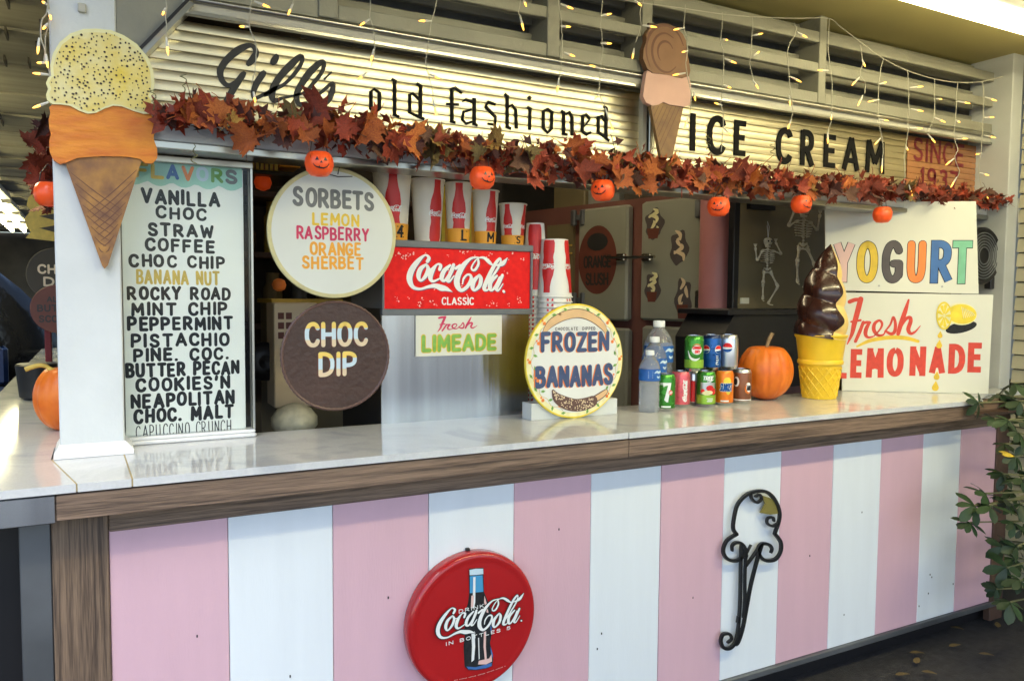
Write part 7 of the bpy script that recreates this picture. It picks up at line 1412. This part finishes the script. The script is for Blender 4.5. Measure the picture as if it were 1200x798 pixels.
fans = [(2.8399, -0.12, 0.9463), (2.9834, -0.1, 0.9679), (3.0015, -0.15, 1.0144), (2.9602, -0.2, 0.9558), (2.802, -0.25, 0.9049), (2.8878, -0.15, 0.8906), (2.7874, -0.3, 0.8658), (2.8765, -0.2, 0.8054), (2.7633, -0.3, 0.7879), (2.8691, -0.2, 0.697), (2.7083, -0.35, 0.7302), (2.6856, -0.25, 0.6575), (2.6249, -0.25, 0.6229), (2.6049, -0.25, 0.5663), (2.6276, -0.3, 0.6349), (2.7246, -0.3, 0.6439), (2.8072, -0.3, 0.6192), (2.7715, -0.3, 0.5577), (2.8898, -0.2, 0.4271), (2.7988, -0.3, 0.4697), (2.8331, -0.25, 0.3727), (2.8647, -0.2, 0.2724), (2.7733, -0.3, 0.2771), (2.8294, -0.3, 0.3434), (2.8367, -0.3, 0.8262), (2.8831, -0.3, 0.5797), (3.2489, -0.1, 0.6205), (3.0827, -0.2, 0.3989), (3.2094, -0.05, 0.9228), (3.2055, -0.1, 0.862), (3.2872, -0.05, 0.3955), (3.257, -0.02, 0.55), (3.3038, -0.02, 0.2602)]
trunk = [(3.62, -.15, 0), (3.6, -.17, .5), (3.56, -.2, .95)]
for i, c in enumerate(fans):
    c = Vector(c); n = rsx.randint(6, 9); s = rsx.uniform(.048, .072); ph = rsx.uniform(0, 6)
    b = Vector((3.6, -.18, max(.1, c.z-rsx.uniform(.05, .2)))); stems.tube([b, b.lerp(c, .5)+Vector((0, 0, .03)), c], .003, 5)
    tilt = Quaternion((1, 0, 0), rsx.gauss(.55, .3)) @ Quaternion((0, 1, 0), rsx.gauss(0, .3))
    for k in range(n):
        o = bpy.data.objects.new('leaflet', LF[1 if rsx.random() < .35 else 0] if not (i == 8 and k < 2) else LF[2]); COL.objects.link(o); o.parent = sh_
        o.location = c-soff; sc_ = s*rsx.uniform(.8, 1.15); o.scale = (sc_, sc_, sc_)
        q = tilt @ Quaternion((0, 0, 1), ph+2*pi*k/n*.95) @ Quaternion((1, 0, 0), rsx.gauss(-.25, .2)); o.rotation_mode = 'QUATERNION'; o.rotation_quaternion = q
put('stem', stems, 'twig', sh_, True); put('trunk', MB().tube(trunk, .014, 8, [.018, .014, .010]), 'twig', sh_, True)
for i, (x_, y_, a_) in enumerate([(2.9943, -0.0063, 0.3), (2.8527, -0.0851, 1.2), (2.6619, -0.0664, 0.8), (2.6106, -0.0781, 2), (2.8743, -0.197, 0.5), (3.1873, -0.0233, 2.2), (2.4652, -0.1464, 1), (2.5508, -0.19, 0.4)]):
    mb = leaflet(i); mb.xf(Matrix.Translation((x_, y_, .022)) @ Matrix.Rotation(a_, 4, 'Z') @ Matrix.Scale(.048, 4) @ Matrix.Rotation(.15, 4, 'X'))
    single('fallen_leaf', mb, 'deadleaf', 'dry fallen leaf lying on the dark asphalt near the shrub', 'leaf', True, 'fallen leaves on the asphalt')

# ================================================================== LEFT SIDE OF THE KIOSK
def small_disc(c, r, mm, label, lines, lm):
    t = thing('round_sign', label, 'sign', c)
    put('board', MB().lathe([(r-.002, 0), (r, .002), (r, .010), (r-.002, .012)], c, 48, ax='y'), mm, t, 30)
    ink = Ink(flatmap(c[1], c[0], c[2]), 4e-4)
    for s_, z_, h_, w_ in lines: text(ink, s_, 0, z_*r, h_*r, h_*r*.2, .3, fit=w_*r)
    put('lettering', ink.mb, lm, t); return t
Ya = 1.45
c1 = (-0.1382, 1.45, 1.3869); r1_ = 0.0975
small_disc(c1, r1_, 'grime', 'dim dark round choc dip sign half hidden behind the white post', [('CHOC', .02, .36, 1.25), ('DIP', -.44, .36, .9)], 'c_sand')
c2 = (-0.1371, 1.42, 1.2638); r2_ = 0.0866
small_disc((c2[0], 1.42, c2[2]), r2_, 'slush', 'dim brown round butterscotch sign below the dark round one behind the post', [('ALSO', .28, .24, .8), ('BUTTER', -.12, .30, 1.5), ('SCOTCH', -.56, .30, 1.4)], 'dslush')
sw = thing('swirl_cutout', 'dim yellow soft serve swirl cutout above the small dark round sign', 'sign', (-0.177, 1.44, 1.6353))
pts = [(-0.1324, 1.7444), (-0.1876, 1.7401), (-0.2065, 1.7086), (-0.1994, 1.6821), (-0.2207, 1.6567), (-0.2265, 1.6293), (-0.214, 1.612), (-0.2328, 1.5839), (-0.2283, 1.5541), (-0.2158, 1.5366), (-0.2319, 1.5148), (-0.1378, 1.5064)]
put('board', MB().prism(pts, 1.44, 1.455), 'c_tan', sw)
ink = Ink(flatmap(1.44), 4e-4)
for q in [(-0.1586, 1.6364), (-0.1596, 1.5938), (-0.1606, 1.5512)]: ink.poly([(q[0]-.03, q[1]), (q[0]+.05, q[1]+.02), (q[0]+.05, q[1]-.02)])
put('shade_print', ink.mb, 'grime', sw)
rs2 = thing('red_stand', 'rusty red wooden stand under the small round signs at left', 'stand', (-0.1805, 1.5, 1.0486))
put('top', MB().box((-0.2109, 1.5, 1.2091), (-0.1217, 1.6, 1.2279), .003), 'since', rs2)
put('leg', MB().box((-0.1864, 1.52, ZC+.001), (-0.1647, 1.56, 1.2091-.001), .003), 'since', rs2)
bk = thing('black_pot', 'black pot standing behind the left pumpkin', 'pot', (-0.2036, 1.35, 1.0624))
bkc = (-0.2037, 1.35, 1.0564)
put('pot_body', MB().lathe([(.04, 0), (.055, .01), (.065, .12), (.06, .125)], (bkc[0], 1.35, ZC+.001), 20), 'black', bk, 40)
tp = MB(); rtp = random.Random(5); n = 26; NZ = 16; tc_ = (-0.54, 4.2, 0.9967)
for j in range(NZ+1):
    for k in range(n):
        a = 2*pi*k/n; t = j/NZ; r_ = (.62+.08*sin(5*a+3*t)+.05*sin(11*a))*(1-t**5*.98)
        tp.v.append((tc_[0]-.35+r_*cos(a), 4.2+.5*r_*sin(a), .02+t*1.62+.06*sin(3*a)*t))
tp.f += [(j*n+k, j*n+(k+1) % n, (j+1)*n+(k+1) % n, (j+1)*n+k) for j in range(NZ) for k in range(n)]
single('tarp_covered_heap', tp, 'tarp', 'tall heap wrapped in shiny black plastic at far left', 'covered heap', True)
ch = thing('blue_chair', 'dark blue seat in the gloom at far left below the black plastic', 'chair', (-0.3998, 2.9, 1.0679))
put('seat', MB().box((-1.0, 2.9, .72), (-.46, 3.3, .80), .02), 'k_navy', ch); put('backrest', MB().box((-1.0, 3.3, .80), (-.46, 3.36, 1.02), .02), 'k_navy', ch)
for q in ((-.98, 2.92), (-.5, 2.92), (-.98, 3.3), (-.5, 3.3)): put('leg', box((q[0], q[1], .0), (q[0]+.03, q[1]+.03, .719)), 'black', ch)

# small bright oddments in the gloom behind the round signs
def oddment(name, label, cat, mb, mm): return single(name, mb, mm, label, cat, 40)
lc_ = (0.4605, 0.75, 1.677)
oddment('paper_lantern', 'small orange paper lantern glowing in the dark left of the sorbets sign', 'lantern', MB().lathe([(.006, -.026), (.022, -.018), (.028, 0), (.022, .018), (.006, .026)], lc_, 16), 'pail')
lc_ = (0.5018, 0.72, 1.3532)
oddment('orange_ornament', 'small orange ornament in the dark below left of the sorbets sign', 'ornament', MB().lathe([(.006, -.02), (.018, -.014), (.023, 0), (.018, .014), (.006, .02)], lc_, 16), 'c_or')
wb = thing('orange_box', 'orange box lettered W on a high shelf above the sorbets sign', 'box', (0.5224, 0.7, 1.7393))
put('carton', MB().box((0.5013, .7, 1.7234), (0.5676, .8, 1.7871), .002), 'orange', wb)
ink = Ink(flatmap(.7), 3e-4); text(ink, 'W', 0.5252, 1.7499, .022, .005, square=True); put('lettering', ink.mb, 'sblack', wb)
tbx = thing('striped_carton', 'olive striped carton on a high shelf beside the flavour board', 'box', (0.4622, 0.7, 1.721))
put('carton', MB().box((0.4213, .7, 1.7075), (0.4986, .82, 1.7652), .002), 'c_tan', tbx)
for q in range(5): put('stripe', box((0.4264+q*.014, .6985, 1.7075+.002), (0.4264+.005+q*.014, .6998, 1.7652-.002)), 'grime' if q % 2 else 'slush', tbx)
hsf = single('high_shelf', MB().box((.1, .68, 1.7048-.012), (.72, .95, 1.7048), .002), 'black', 'black high shelf in the gloom above the round signs', 'shelf')
bx_ = thing('cone_box', 'buff carton of cones with red print in the gloom left of the brown round sign', 'box', (0.4679, 0.62, 1.2321))
x0_, x1_, z0_, z1_ = 0.4654, 0.5986, 0.973, 1.2974
put('carton', MB().box((x0_, .62, z0_), (x1_, .74, z1_), .003), 'c_sand', bx_)
for r_ in range(3):
    for q in range(2): put('print', box((x0_+.012+q*.024, .6185, z1_-.05-r_*.03), (x0_+.03+q*.024, .6198, z1_-.03-r_*.03)), 'slush', bx_)

# print and lettering belong to the board, carton or shell that carries them
HOST = ('board', 'card', 'button_shell', 'pail_shell', 'body', 'red_panel', 'carton', 'sheet', 'skin', 'cone')
GUEST = ('lettering', 'face', 'face_rim', 'print', 'fine_print', 'printed_bottle', 'price_band', 'underline', 'scallop_banner', 'rope_edge', 'stem', 'painted_face', 'screw', 'painted_vine', 'painted_leaves', 'painted_berries', 'painted_banana', 'painted_nuts', 'painted_lemon', 'painted_shadow', 'painted_drips', 'shade_print', 'price_tag', 'waffle_lines', 'hanger', 'droplet_print')
for o in list(bpy.data.objects):
    if o.type == 'EMPTY' and 'label' in o and not o['label'].startswith(('steel drink', 'glossy green')):
        hosts = [c for c in o.children if c.name.split('.')[0] in HOST]
        if hosts:
            for c in list(o.children):
                if c.name.split('.')[0] in GUEST: c.parent = hosts[0]
for o in bpy.data.objects:
    if o.name.startswith('drink_fountain'):
        rp = [c for c in o.children if c.name.startswith('red_panel')][0]
        for c in list(o.children):
            if c.name.split('.')[0] in ('lettering', 'droplet_print'): c.parent = rp
for o in bpy.data.objects:
    if '_o' in o: del o['_o']
